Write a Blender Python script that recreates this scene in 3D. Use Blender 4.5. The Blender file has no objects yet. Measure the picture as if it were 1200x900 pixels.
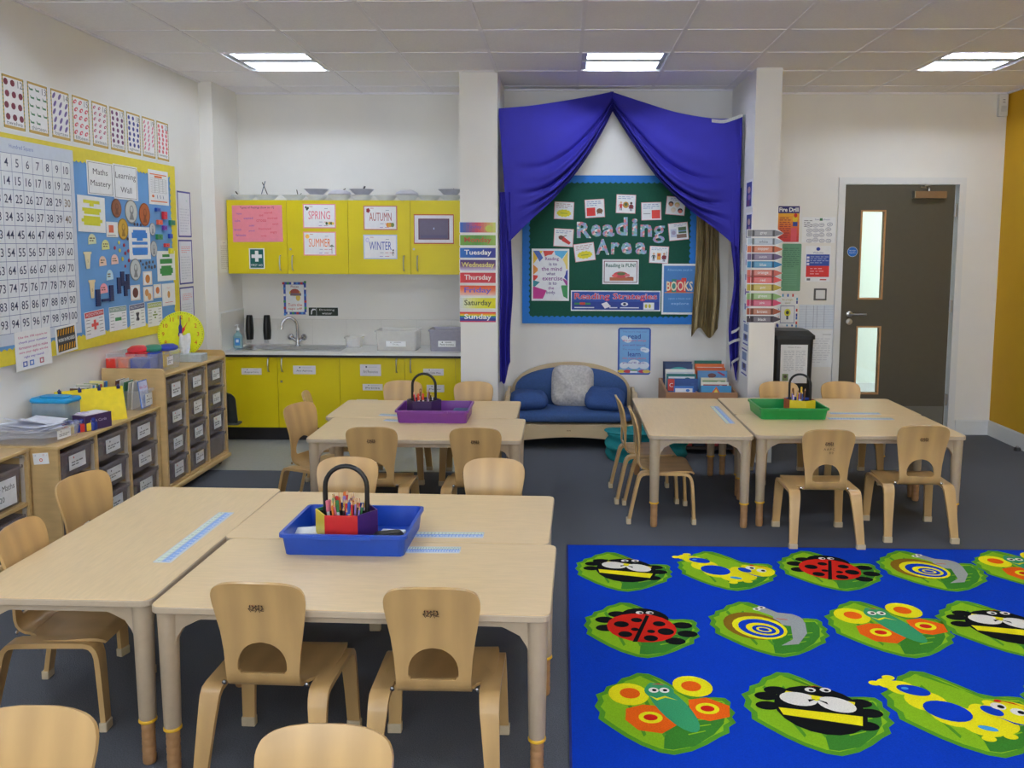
import bpy, bmesh, math, random
from mathutils import Vector, Matrix, Euler
rnd = random.Random(11)
SC = bpy.context.scene
COL = SC.collection
PI = math.pi
TUBEW, SKYW = 27., 2.1          # brightness of the fluorescent tubes and of the sky

# ------------------------------------------------------------------ camera model (measured from the photograph)
F, PITCH, YAW, ROLL, CX, CY, H = 1004.023, .10206, .02286, .00381, 635.378, 389.101, 1.607
def ray(u, v):
    a = (u-CX)/F; b = (v-CY)/F
    c, s = math.cos(ROLL), math.sin(ROLL); a, b = c*a+s*b, -s*a+c*b
    c, s = math.cos(PITCH), math.sin(PITCH)
    y = c-s*b; z = -s-c*b
    c, s = math.cos(YAW), math.sin(YAW)
    return c*a-s*y, s*a+c*y, z
def onY(u, v, Y):
    x, y, z = ray(u, v); t = Y/y; return Vector((x*t, Y, H+z*t))
def onZ(u, v, Z):
    x, y, z = ray(u, v); t = (Z-H)/z; return Vector((x*t, y*t, Z))
def onX(u, v, X):
    x, y, z = ray(u, v); t = X/x; return Vector((X, y*t, H+z*t))

# ------------------------------------------------------------------ materials
_m = {}
def lin(c):
    c = c/255.
    return c/12.92 if c <= .04045 else ((c+.055)/1.055)**2.4
def mat(col, rough=.6, metal=0., var=.06, scale=30., stretch=None, bump=0., alpha=1., spec=.5, name=None, emit=0., grain=None, trans=0., sheen=0.):
    key = (col, rough, metal, var, scale, stretch, bump, alpha, spec, emit, grain, trans, sheen)
    if key in _m: return _m[key]
    m = bpy.data.materials.new(name or 'mat_%02x%02x%02x' % tuple(int(x) for x in col)); m.use_nodes = True
    nt = m.node_tree; b = nt.nodes['Principled BSDF']
    b.inputs['Roughness'].default_value = rough; b.inputs['Metallic'].default_value = metal
    b.inputs['Specular IOR Level'].default_value = spec; b.inputs['Alpha'].default_value = alpha
    b.inputs['Transmission Weight'].default_value = trans
    if sheen: b.inputs['Sheen Weight'].default_value = sheen
    rgb = [lin(x) for x in col]
    tc = nt.nodes.new('ShaderNodeTexCoord'); mp = nt.nodes.new('ShaderNodeMapping'); nz = nt.nodes.new('ShaderNodeTexNoise')
    nt.links.new(tc.outputs['Object'], mp.inputs['Vector']); nt.links.new(mp.outputs['Vector'], nz.inputs['Vector'])
    if stretch: mp.inputs['Scale'].default_value = stretch
    nz.inputs['Scale'].default_value = scale; nz.inputs['Detail'].default_value = 3
    cr = nt.nodes.new('ShaderNodeValToRGB')
    e = cr.color_ramp.elements
    e[0].position = .3; e[1].position = .7
    e[0].color = [x*(1-var) for x in rgb]+[1]; e[1].color = [min(1, x*(1+var)) for x in rgb]+[1]
    nt.links.new(nz.outputs['Fac'], cr.inputs['Fac'])
    if grain:   # wood growth bands
        wv = nt.nodes.new('ShaderNodeTexWave'); wv.wave_type = 'BANDS'; wv.bands_direction = 'X'
        wv.inputs['Scale'].default_value = grain[0]; wv.inputs['Distortion'].default_value = grain[1]; wv.inputs['Detail'].default_value = 1.5; wv.inputs['Detail Scale'].default_value = .8
        nt.links.new(mp.outputs['Vector'], wv.inputs['Vector'])
        mx = nt.nodes.new('ShaderNodeMix'); mx.data_type = 'RGBA'; mx.blend_type = 'MULTIPLY'
        mx.inputs['Factor'].default_value = grain[2]
        nt.links.new(cr.outputs['Color'], mx.inputs['A']); nt.links.new(wv.outputs['Color'], mx.inputs['B'])
        nt.links.new(mx.outputs['Result'], b.inputs['Base Color'])
    else:
        nt.links.new(cr.outputs['Color'], b.inputs['Base Color'])
    if bump:
        bp = nt.nodes.new('ShaderNodeBump'); bp.inputs['Strength'].default_value = bump; bp.inputs['Distance'].default_value = .01
        nt.links.new(nz.outputs['Fac'], bp.inputs['Height']); nt.links.new(bp.outputs['Normal'], b.inputs['Normal'])
    if emit:
        b.inputs['Emission Color'].default_value = rgb+[1]; b.inputs['Emission Strength'].default_value = emit
    _m[key] = m
    return m
def P(*c, **k):      # printed / painted paper colour
    k.setdefault('rough', .55); k.setdefault('var', .03)
    return mat(c, **k)
WHITE = P(236, 238, 240); BLACK = P(25, 25, 30); GREY = P(120, 120, 125); RED = P(200, 40, 40); BLUE = P(40, 80, 190)
WALLM = mat((232, 230, 225), .75, var=.015, scale=4, name='wall_paint', bump=.03)
YEL = mat((219, 199, 0), .4, var=.02, scale=6, name='yellow_laminate')
PLY = mat((200, 163, 108), .30, var=.06, scale=7, stretch=(3, 1, .6), grain=(1.1, 14, .13), name='moulded_birch_ply')
PLYEDGE = mat((176, 132, 84), .4, var=.15, scale=60, name='ply_edge')
TTOP = mat((224, 196, 150), .33, var=.045, scale=14, stretch=(1, 9, 1), name='maple_laminate')
TEDGE = mat((186, 168, 144), .45, var=.03, name='table_edge_plastic')
LEGP = mat((180, 161, 136), .5, var=.03, name='beige_leg_plastic')
LEGLOW = mat((170, 128, 86), .5, var=.08, name='tan_leg_extension')
SHELFW = mat((205, 172, 118), .4, var=.06, scale=8, stretch=(1, 1, 6), grain=(2.5, 4, .1), name='birch_board')
TRAYC = mat((160, 150, 154), .22, var=.05, alpha=.5, name='smoky_clear_plastic')
CLEARP = mat((225, 228, 235), .15, var=.02, alpha=.17, name='clear_plastic')
CHROME = mat((200, 200, 205), .18, 1., var=.02, name='chrome')
STEEL = mat((190, 192, 195), .3, 1., var=.03, scale=50, name='stainless_steel')
DARKB = mat((22, 22, 24), .4, var=.1, name='black_plastic')

# ------------------------------------------------------------------ text geometry
_t = {}
def glyphs(s, bold=0.):
    if (s, bold) in _t: return _t[(s, bold)]
    cu = bpy.data.curves.new('txt', 'FONT'); cu.body = s; cu.size = 1; cu.resolution_u = 2; cu.offset = bold
    o = bpy.data.objects.new('txt', cu); COL.objects.link(o)
    dg = bpy.context.evaluated_depsgraph_get(); dg.update()
    me = o.evaluated_get(dg).to_mesh()
    vs = [(v.co.x, v.co.y) for v in me.vertices]; fs = [tuple(p.vertices) for p in me.polygons]
    # make every face look towards +z
    out = []
    for f in fs:
        a = sum(vs[f[i]][0]*vs[f[(i+1) % len(f)]][1]-vs[f[(i+1) % len(f)]][0]*vs[f[i]][1] for i in range(len(f)))
        out.append(f if a > 0 else f[::-1])
    o.evaluated_get(dg).to_mesh_clear()
    bpy.data.objects.remove(o); bpy.data.curves.remove(cu)
    xs = [v[0] for v in vs] or [0, 1]; ys = [v[1] for v in vs] or [0, 1]
    _t[(s, bold)] = (vs, out, min(xs), max(xs), min(ys), max(ys))
    return _t[(s, bold)]

# ------------------------------------------------------------------ mesh builder
class MB:
    def __init__(s): s.v = []; s.f = []; s.mi = []; s.ms = []; s.sm = []; s.z = 0.; s.dz = .00006
    def mid(s, m):
        if m not in s.ms: s.ms.append(m)
        return s.ms.index(m)
    def add(s, vs, fs, m, smooth=False, M=None):
        o = len(s.v); k = s.mid(m)
        s.v += [tuple(M @ Vector(v)) if M else tuple(v) for v in vs]
        for f in fs:
            s.f.append(tuple(o+i for i in f)); s.mi.append(k); s.sm.append(smooth)
        return s
    def bx(s, x0, x1, y0, y1, z0, z1, m, M=None):
        v = [(x, y, z) for x in (x0, x1) for y in (y0, y1) for z in (z0, z1)]
        return s.add(v, [(0, 1, 3, 2), (4, 6, 7, 5), (0, 4, 5, 1), (2, 3, 7, 6), (0, 2, 6, 4), (1, 5, 7, 3)], m, False, M)
    def prism(s, pts, z0, z1, m, M=None, bevel=0, smooth=False):
        """pts: ccw outline in xy"""
        n = len(pts)
        if bevel:
            cx = sum(p[0] for p in pts)/n; cy = sum(p[1] for p in pts)/n
            ins = []
            for i in range(n):
                a = Vector(pts[i-1]); b = Vector(pts[i]); c = Vector(pts[(i+1) % n])
                d1 = (b-a).normalized(); d2 = (c-b).normalized(); nn = Vector((-(d1+d2).y, (d1+d2).x))
                if nn.length < 1e-6: nn = Vector((-d1.y, d1.x))
                nn.normalize(); ins.append(tuple(b+nn*bevel))
            rings = [(ins, z0), (pts, z0+bevel), (pts, z1-bevel), (ins, z1)]
        else: rings = [(pts, z0), (pts, z1)]
        v = [(p[0], p[1], z) for r, z in rings for p in r]; f = []
        for k in range(len(rings)-1):
            for i in range(n):
                j = (i+1) % n; f.append((k*n+i, k*n+j, (k+1)*n+j, (k+1)*n+i))
        f.append(tuple(range(n))[::-1]); f.append(tuple((len(rings)-1)*n+i for i in range(n)))
        return s.add(v, f, m, smooth, M)
    def rbox(s, x0, x1, y0, y1, z0, z1, m, r=.01, M=None, bevel=0, seg=4):
        return s.prism(rrect(x0, x1, y0, y1, r, seg), z0, z1, m, M, bevel)
    def lathe(s, prof, m, c=(0, 0), n=20, M=None, smooth=True):
        v = []; f = []
        for r, z in prof:
            for i in range(n):
                a = 2*PI*i/n; v.append((c[0]+r*math.cos(a), c[1]+r*math.sin(a), z))
        for k in range(len(prof)-1):
            for i in range(n):
                j = (i+1) % n; f.append((k*n+i, k*n+j, (k+1)*n+j, (k+1)*n+i))
        if prof[0][0] > 1e-5: f.append(tuple(range(n))[::-1])
        if prof[-1][0] > 1e-5: f.append(tuple((len(prof)-1)*n+i for i in range(n)))
        return s.add(v, f, m, smooth, M)
    def tube(s, path, r, m, n=8, M=None, flat=None, closed=False):
        """round tube along path; r number or list; flat=(width_vec_hint) unused"""
        path = [Vector(p) for p in path]; N = len(path); v = []; f = []
        rr = r if isinstance(r, (list, tuple)) else [r]*N
        up = Vector((0, 0, 1)); prev = None
        for i, p in enumerate(path):
            a = path[(i-1) % N] if (closed or i > 0) else p; b = path[(i+1) % N] if (closed or i < N-1) else p
            d = (b-a).normalized()
            if prev is None:
                x = d.cross(up)
                if x.length < .05: x = d.cross(Vector((1, 0, 0)))
            else: x = prev-d*prev.dot(d)
            x.normalize(); prev = x; y = d.cross(x)
            for k in range(n):
                t = 2*PI*k/n; v.append(p+(x*math.cos(t)+y*math.sin(t))*rr[i])
        for i in range(N if closed else N-1):
            i2 = (i+1) % N
            for k in range(n):
                k2 = (k+1) % n; f.append((i*n+k, i*n+k2, i2*n+k2, i2*n+k))
        if not closed:
            f.append(tuple(range(n))); f.append(tuple((N-1)*n+k for k in range(n))[::-1])
        return s.add(v, f, m, True, M)
    def grid(s, fn, nu, nv, m, smooth=True, M=None, flip=False):
        v = [fn(i/nu, j/nv) for j in range(nv+1) for i in range(nu+1)]; f = []
        for j in range(nv):
            for i in range(nu):
                a = j*(nu+1)+i; q = (a, a+1, a+nu+2, a+nu+1); f.append(q[::-1] if flip else q)
        return s.add(v, f, m, smooth, M)
    # ---- flat printing on the +z side of a sheet
    def step(s): s.z += s.dz; return s.z
    def poly(s, pts, m, M=None):
        a = sum(pts[i][0]*pts[(i+1) % len(pts)][1]-pts[(i+1) % len(pts)][0]*pts[i][1] for i in range(len(pts)))
        if a < 0: pts = pts[::-1]
        z = s.step(); return s.add([(p[0], p[1], z) for p in pts], [tuple(range(len(pts)))], m, False, M)
    def rect(s, x0, y0, x1, y1, m, rot=0):
        p = [(x0, y0), (x1, y0), (x1, y1), (x0, y1)]
        if rot: p = rotp(p, rot, (x0+x1)/2, (y0+y1)/2)
        return s.poly(p, m)
    def ell(s, cx, cy, rx, ry, m, rot=0, n=20):
        p = [(cx+rx*math.cos(2*PI*i/n), cy+ry*math.sin(2*PI*i/n)) for i in range(n)]
        return s.poly(rotp(p, rot, cx, cy) if rot else p, m)
    def text(s, t, cx, cy, h, m, w=None, rot=0, align='c', bold=0.):
        """h: height of the whole string's box; w: its width"""
        vs, fs, x0, x1, y0, y1 = glyphs(t, bold)
        k = h/max(y1-y0, 1e-3); kx = w/max(x1-x0, 1e-3) if w else k
        ox = {'c': (x0+x1)/2, 'l': x0, 'r': x1}[align]; oy = (y0+y1)/2; z = s.step()
        c, q = math.cos(rot), math.sin(rot); v = []
        for x, y in vs:
            a = (x-ox)*kx; b = (y-oy)*k; v.append((cx+a*c-b*q, cy+a*q+b*c, z))
        return s.add(v, fs, m)
    def lines(s, x0, x1, y0, y1, n, m, th=.35):
        """rows of writing too small to read"""
        h = (y1-y0)/n
        for i in range(n):
            y = y1-(i+.5)*h; x = x0; z = s.step(); v = []; f = []
            while x < x1-h*.8:
                w = min(rnd.uniform(.8, 2.6)*h, x1-x); k = len(v)
                v += [(x, y-h*th/2, z), (x+w, y-h*th/2, z), (x+w, y+h*th/2, z), (x, y+h*th/2, z)]; f.append((k, k+1, k+2, k+3)); x += w+h*.5
                if i == n-1 and x > x0+(x1-x0)*.6: break
            s.add(v, f, m)
        return s
    def build(s, name, parent=None, M=None, sharp=40, recalc=False, solid=0., merge=0.):
        me = bpy.data.meshes.new(name); me.from_pydata([tuple(v) for v in s.v], [], s.f)
        for m in s.ms: me.materials.append(m)
        me.polygons.foreach_set('material_index', s.mi); me.polygons.foreach_set('use_smooth', s.sm)
        if recalc or solid or merge:
            b = bmesh.new(); b.from_mesh(me)
            if merge: bmesh.ops.remove_doubles(b, verts=b.verts, dist=merge)
            if recalc: bmesh.ops.recalc_face_normals(b, faces=b.faces)
            if solid: bmesh.ops.solidify(b, geom=b.faces[:], thickness=solid)
            b.to_mesh(me); b.free()
        me.update()
        if any(s.sm): me.set_sharp_from_angle(angle=math.radians(sharp))
        o = bpy.data.objects.new(name, me); COL.objects.link(o)
        if parent is not None: o.parent = parent
        if M is not None: o.matrix_basis = M
        return o
def rotp(p, a, cx=0, cy=0):
    c, s = math.cos(a), math.sin(a)
    return [(cx+(x-cx)*c-(y-cy)*s, cy+(x-cx)*s+(y-cy)*c) for x, y in p]
def rrect(x0, x1, y0, y1, r, seg=4):
    r = min(r, (x1-x0)/2-1e-5, (y1-y0)/2-1e-5); p = []
    for cx, cy, a0 in ((x1-r, y0+r, -PI/2), (x1-r, y1-r, 0), (x0+r, y1-r, PI/2), (x0+r, y0+r, PI)):
        for i in range(seg+1):
            a = a0+PI/2*i/seg; p.append((cx+r*math.cos(a), cy+r*math.sin(a)))
    return p
def tag(o, label=None, cat=None, group=None, kind=None):
    if label: o['label'] = label
    if cat: o['category'] = cat
    if group: o['group'] = group
    if kind: o['kind'] = kind
    return o
def empty(name, loc=(0, 0, 0), rz=0, M=None):
    o = bpy.data.objects.new(name, None); COL.objects.link(o); o.empty_display_size = .1
    if M is not None: o.matrix_basis = M
    else: o.location = loc; o.rotation_euler = (0, 0, rz)
    return o
def copy_tree(o, parent=None):
    c = o.copy(); COL.objects.link(c)
    if parent: c.parent = parent
    for ch in [x for x in bpy.data.objects if x.parent == o]: copy_tree(ch, c)
    return c
def struct(name, mb, **k): return tag(mb.build(name, **k), kind='structure')

# wall frames: local x to the viewer's right, y up, z out of the wall
def MBk(p): return Matrix(((1, 0, 0, p[0]), (0, 0, -1, p[1]), (0, 1, 0, p[2]), (0, 0, 0, 1)))       # on a wall facing the camera
def ML(p): return Matrix(((0, 0, 1, p[0]), (1, 0, 0, p[1]), (0, 1, 0, p[2]), (0, 0, 0, 1)))        # on a wall facing +x
def MR(p): return Matrix(((0, 0, -1, p[0]), (-1, 0, 0, p[1]), (0, 1, 0, p[2]), (0, 0, 0, 1)))      # on a face facing -x
def boxB(u0, v0, u1, v1, Y):
    """centre, width, height of a sheet on the plane y=Y that fills these photo bounds"""
    a = onY(u0, (v0+v1)/2, Y); b = onY(u1, (v0+v1)/2, Y); t = onY((u0+u1)/2, v0, Y); q = onY((u0+u1)/2, v1, Y)
    return Vector(((a.x+b.x)/2, Y, (t.z+q.z)/2)), b.x-a.x, t.z-q.z
def boxX(u0, v0, u1, v1, X):
    a = onX(u0, (v0+v1)/2, X); b = onX(u1, (v0+v1)/2, X); t = onX((u0+u1)/2, v0, X); q = onX((u0+u1)/2, v1, X)
    return Vector((X, (a.y+b.y)/2, (t.z+q.z)/2)), abs(b.y-a.y), t.z-q.z
def sheet(kind, box, plane, name, label, cat, art, col=None, group=None, rot=0, th=.0012, r=0, parent=None):
    """a real sheet of paper or card on a wall, printed by art(mb, w, h); box in photo pixels gives its place and size on the plane"""
    c, w, h = (boxB if kind == 'B' else boxX)(*box, plane)
    mb = MB()
    if r: mb.prism(rrect(-w/2, w/2, -h/2, h/2, r, 3), 0, th, col or WHITE)
    else: mb.bx(-w/2, w/2, -h/2, h/2, 0, th, col or WHITE)
    mb.z = th
    if art: art(mb, w, h)
    M = {'B': MBk, 'L': ML, 'R': MR}[kind](c) @ Matrix.Rotation(rot, 4, 'Z')
    if parent is not None: M = parent.matrix_basis.inverted() @ M
    o = mb.build(name, parent=parent, M=M)
    if parent is None: tag(o, label, cat, group)
    elif label: o['label'] = label
    return o
# ================================================================== THE ROOM
XL, XR, YK, YA, YR, ZC, YF = -2.85, 3.66, 7.30, 7.15, 7.30, 2.861, -2.6     # left/right wall, kitchen, alcove, door wall, ceiling, wall behind
COLA = (-.764, -.482, 6.43); COLB = (1.375, 1.560, 6.285)                    # the two piers
CARPET = mat((92, 95, 102), .95, var=.28, scale=260, bump=.35, spec=.1, name='charcoal_carpet')
VINYL = mat((158, 160, 158), .45, var=.05, scale=40, name='grey_vinyl')
CEIL = mat((242, 240, 243), .85, var=.03, scale=90, bump=.05, name='mineral_ceiling_tile')
GRIDM = mat((236, 234, 240), .5, var=.02, name='ceiling_grid_paint')
struct('floor', MB().bx(XL-.1, XR+.1, YF-.1, 5.91, -.06, 0, CARPET).bx(COLA[0]+.1, 5.4, 5.91, 9.6, -.06, 0, CARPET))
struct('floor_vinyl', MB().bx(XL-.1, COLA[0]+.1, 5.91, 7.4, -.06, .001, VINYL))
struct('wall_left', MB().bx(XL-.12, XL, YF-.1, YK+.1, 0, ZC+.1, WALLM))
OCHRE = mat((208, 160, 8), .7, var=.03, scale=3, name='ochre_paint')
struct('wall_right', MB().bx(XR, XR+.12, YF-.1, YR+.1, 0, ZC+.1, OCHRE))
FILLWIN = ((-2.35, -.55), (-.35, 1.45), (1.65, 3.35)); WZ0, WZ1 = .85, 2.55      # three unseen windows, added behind the camera to fill light onto the ceiling
mb = MB().bx(XL-.1, XR+.1, YF-.12, YF, 0, WZ0, WALLM).bx(XL-.1, XR+.1, YF-.12, YF, WZ1, ZC+.1, WALLM)
for a, b_ in ((XL-.1, FILLWIN[0][0]), (FILLWIN[0][1], FILLWIN[1][0]), (FILLWIN[1][1], FILLWIN[2][0]), (FILLWIN[2][1], XR+.1)): mb.bx(a, b_, YF-.12, YF, WZ0, WZ1, WALLM)
struct('wall_front', mb)
WFR = mat((225, 226, 226), .4, var=.01, name='fill_window_frame')
for i, (a, b_) in enumerate(FILLWIN):
    m_ = MB()
    for x in (a, (a+b_)/2-.025, b_-.05): m_.bx(x, x+.05, YF-.09, YF-.03, WZ0, WZ1, WFR)
    m_.bx(a, b_, YF-.09, YF-.03, WZ0, WZ0+.05, WFR).bx(a, b_, YF-.09, YF-.03, WZ1-.05, WZ1, WFR).bx(a, b_, YF-.09, YF-.03, 1.95, 2.0, WFR).bx(a, b_, YF-.03, YF+.12, WZ0-.03, WZ0, WFR)
    struct('fill_window_%d' % (i+1), m_)
struct('wall_kitchen', MB().bx(XL-.1, COLA[0]+.05, YK, YK+.1, 0, ZC+.1, WALLM))
struct('wall_alcove', MB().bx(COLA[1]-.05, COLB[0]+.05, YA, YA+.25, 0, ZC+.1, WALLM))
DX0, DX1, DZ = 2.360, 3.300, 2.115
struct('wall_back', MB().bx(COLB[0], DX0-.01, YR, YR+.12, 0, ZC+.1, WALLM).bx(DX1+.01, XR+.1, YR, YR+.12, 0, ZC+.1, WALLM).bx(DX0-.01, DX1+.01, YR, YR+.12, DZ+.01, ZC+.1, WALLM))
struct('wall_pier_kitchen', MB().bx(COLA[0], COLA[1], COLA[2], YK+.05, 0, ZC+.05, WALLM))
struct('wall_pier_door', MB().bx(COLB[0], COLB[1], COLB[2], YR+.05, 0, ZC+.05, WALLM))
struct('wall_boxing', MB().bx(XL-.05, -2.745, 6.78, YK+.05, 0, ZC+.05, WALLM))
# ceiling with real cut-outs for the recessed lights
GX, GY = .1126, 6.3906
LIGHTS = [(c, r) for r in (0, 4, 8, 12) for c in (-4, 0, 4)]                   # grid cells: x from GX+.6c, y from GY-.6(r+1) to GY-.6r
def cell(c, r): return GX+.6*c, GX+.6*(c+1), GY-.6*(r+1), GY-.6*r
mb = MB()
xs = sorted({XL-.1, XR+.1, *[q for c in (-4, 0, 4) for q in cell(c, 0)[:2]]}); ys = sorted({YF-.1, 7.45, *[q for r in (0, 4, 8, 12) for q in cell(0, r)[2:]]})
holes = {(round(cell(c, r)[0], 3), round(cell(c, r)[2], 3)) for c, r in LIGHTS}
for i in range(len(xs)-1):
    for j in range(len(ys)-1):
        if (round(xs[i], 3), round(ys[j], 3)) not in holes: mb.bx(xs[i], xs[i+1], ys[j], ys[j+1], ZC, ZC+.03, CEIL)
struct('ceiling', mb)
mb = MB()
c = -5
while GX+.6*c < XR:
    x = GX+.6*c
    if x > XL: mb.bx(x-.012, x+.012, YF, YK, ZC-.004, ZC+.001, GRIDM)
    c += 1
r = -1
while GY-.6*r > YF:
    y = GY-.6*r
    mb.bx(XL, XR, y-.012, y+.012, ZC-.0035, ZC+.001, GRIDM); r += 1
for x0, x1, y in ((-2.745, COLA[0], YK), (COLA[1], COLB[0], YA), (COLB[1], XR, YR)): mb.bx(x0, x1, y-.022, y, ZC-.012, ZC, GRIDM)
mb.bx(XL, XL+.02, YF, 6.78, ZC-.012, ZC, GRIDM); mb.bx(XR-.02, XR, YF, YR, ZC-.012, ZC, GRIDM)
struct('trim_ceiling', mb)
# skirting
SK = mat((222, 223, 222), .45, var=.01, name='white_gloss_paint')
def skirt(x0, x1, y0, y1, name):
    struct(name, MB().bx(x0, x1, y0, y1, 0, .12, SK).bx(x0+(.006 if x1-x0 < .03 else 0), x1-(.006 if x1-x0 < .03 else 0), y0+(.006 if y1-y0 < .03 else 0), y1, .12, .128, SK))
skirt(3.37, XR, YR-.018, YR, 'baseboard_back'); skirt(XR-.018, XR, YF, YR-.018, 'baseboard_right'); skirt(COLB[1]+.002, DX0-.06, YR-.018, YR, 'baseboard_door')
skirt(COLA[1]+.018, COLB[0]-.018, YA-.018, YA, 'baseboard_alcove'); skirt(XL, XL+.018, YF, 6.78, 'baseboard_left'); skirt(XL+.018, XR-.018, YF, YF+.018, 'baseboard_front')
skirt(COLA[0]-.001, COLA[1]+.018, COLA[2]-.018, COLA[2], 'baseboard_pier'); skirt(COLA[1], COLA[1]+.018, COLA[2], YA, 'baseboard_pier_side')
skirt(COLB[0]-.018, COLB[1]+.001, COLB[2]-.018, COLB[2], 'baseboard_pier_door')
# door frame + door
struct('trim_door', MB().bx(DX0-.055, DX0, YR-.018, YR+.12, 0, DZ+.055, SK).bx(DX1, DX1+.055, YR-.018, YR+.12, 0, DZ+.055, SK).bx(DX0, DX1, YR-.018, YR+.12, DZ, DZ+.055, SK)
       .bx(DX0, DX0+.02, YR+.05, YR+.12, 0, DZ, SK).bx(DX1-.02, DX1, YR+.05, YR+.12, 0, DZ, SK))
DOORM = mat((84, 78, 64), .5, var=.03, scale=20, name='dark_olive_laminate')
BEAD = mat((188, 140, 92), .4, var=.08, name='oak_glazing_bead')
yd = YR-.004
d0, d1 = DX0+.004, DX1-.030
def dz(v, u=1010): return onY(u, v, yd).z
w1 = (onY(1007, 300, yd).x, onY(1035, 300, yd).x, dz(351), dz(246)); w2 = (onY(1003, 420, yd).x, onY(1031, 420, yd).x, dz(462), dz(382))
wx0, wx1 = (w1[0]+w2[0])/2-.004, (w1[1]+w2[1])/2+.004
mb = MB()
for a, b_, z0, z1 in ((d0, wx0, .008, DZ-.004), (wx1, d1, .008, DZ-.004), (wx0, wx1, .008, w2[2]), (wx0, wx1, w2[3], w1[2]), (wx0, wx1, w1[3], DZ-.004)): mb.bx(a, b_, yd, yd+.044, z0, z1, DOORM)
door = struct('door_1', mb)
GLASS = mat((235, 245, 240), .03, var=.0, trans=1., name='glazing')
for z0, z1 in ((w1[2], w1[3]), (w2[2], w2[3])):
    fr = MB(); b = .014
    for a, b_, c_, d_ in ((wx0, wx0+b, z0, z1), (wx1-b, wx1, z0, z1), (wx0+b, wx1-b, z0, z0+b), (wx0+b, wx1-b, z1-b, z1)): fr.bx(a, b_, yd-.004, yd+.048, c_, d_, BEAD)
    fo = fr.build('glazing_bead', parent=door)
    MB().bx(wx0+b, wx1-b, yd+.018, yd+.024, z0+b, z1-b, GLASS).build('pane', parent=fo)
hc = onY(996, 368, yd)
hm = MB(); Mh = MBk((hc.x-.005, yd, hc.z))
hm.lathe([(.001, 0), (.026, 0), (.026, .008), (.022, .01), (.001, .01)], STEEL, M=Mh); hm.tube([(0, 0, .01), (0, 0, .045), (.01, 0, .055), (.03, 0, .058), (.125, 0, .058)], .0095, STEEL, M=Mh)
hm.build('handle', parent=door)
lk = MB(); Ml = MBk((hc.x-.005, yd, hc.z-.065)); lk.lathe([(.001, 0), (.026, 0), (.026, .008), (.001, .01)], STEEL, M=Ml); lk.tube([(0, 0, .008), (0, 0, .03)], .009, STEEL, M=Ml); lk.build('lock', parent=door)
MB().bx(d0+.02, d1-.01, yd-.002, yd, .02, onY(1080, 476, yd).z, mat((118, 115, 106), .45, .3, var=.03, name='brushed_kick_plate')).build('kick_plate', parent=door)
for z in (.25, 1.05, 1.85):
    MB().bx(d1-.002, d1+.022, yd-.004, yd+.03, z, z+.1, STEEL).lathe([(.007, z), (.007, z+.1)], STEEL, c=(d1+.006, yd-.006), n=10).build('hinge', parent=door)
a = onY(1070, 223, yd); b_ = onY(1106, 232, yd)
cl = MB().rbox(a.x, b_.x, -.006, .006, 0, 1, DOORM, r=.001)
cl = MB().bx(a.x, b_.x, yd-.055, yd, b_.z-.004, a.z-.01, mat((150, 122, 92), .35, .5, var=.05, name='bronze_closer_cover')).bx(a.x-.006, a.x, yd-.056, yd, b_.z-.004, a.z-.01, STEEL)
cb = cl.build('closer', parent=door)
MB().tube([(a.x+.12, yd-.03, a.z-.01), (a.x+.12, yd-.03, a.z+.015)], .009, STEEL).tube([(a.x+.12, yd-.03, a.z+.015), (a.x+.05, yd-.12, a.z+.03), (a.x+.14, yd-.02, a.z+.045)], .006, STEEL).tube([(a.x+.12, yd-.03, a.z+.02), (a.x+.04, yd-.06, a.z+.022)], .006, STEEL).build('closer_arm', parent=cb)
def a_keep(m, w, h):
    m.ell(0, 0, w/2*.94, h/2*.94, P(30, 110, 200)); m.text('Fire door', 0, h*.12, h*.13, WHITE, w*.6); m.text('keep shut', 0, -h*.1, h*.13, WHITE, w*.6)
c, w, h = boxB(993, 289, 1005, 301, yd); m_ = MB(); m_.lathe([(.001, 0), (w/2, 0), (w/2, .001), (.001, .001)], WHITE, n=24, smooth=False); m_.z = .0012; a_keep(m_, w, h)
m_.build('door_sign', parent=door, M=MBk(c))
# corridor beyond the door
CW = mat((226, 232, 224), .7, var=.01, name='corridor_paint')
struct('wall_corridor', MB().bx(1.2, 5.2, 9.2, 9.3, 0, 2.7, CW).bx(1.1, 1.2, YR+.12, 9.3, 0, 2.7, CW).bx(5.2, 5.3, YR+.12, 9.3, 0, 2.7, CW).bx(1.1, 5.3, YR+.12, 9.3, 2.7, 2.75, CW).bx(1.2, 5.2, 9.18, 9.2, 0, .14, SK))
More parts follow.
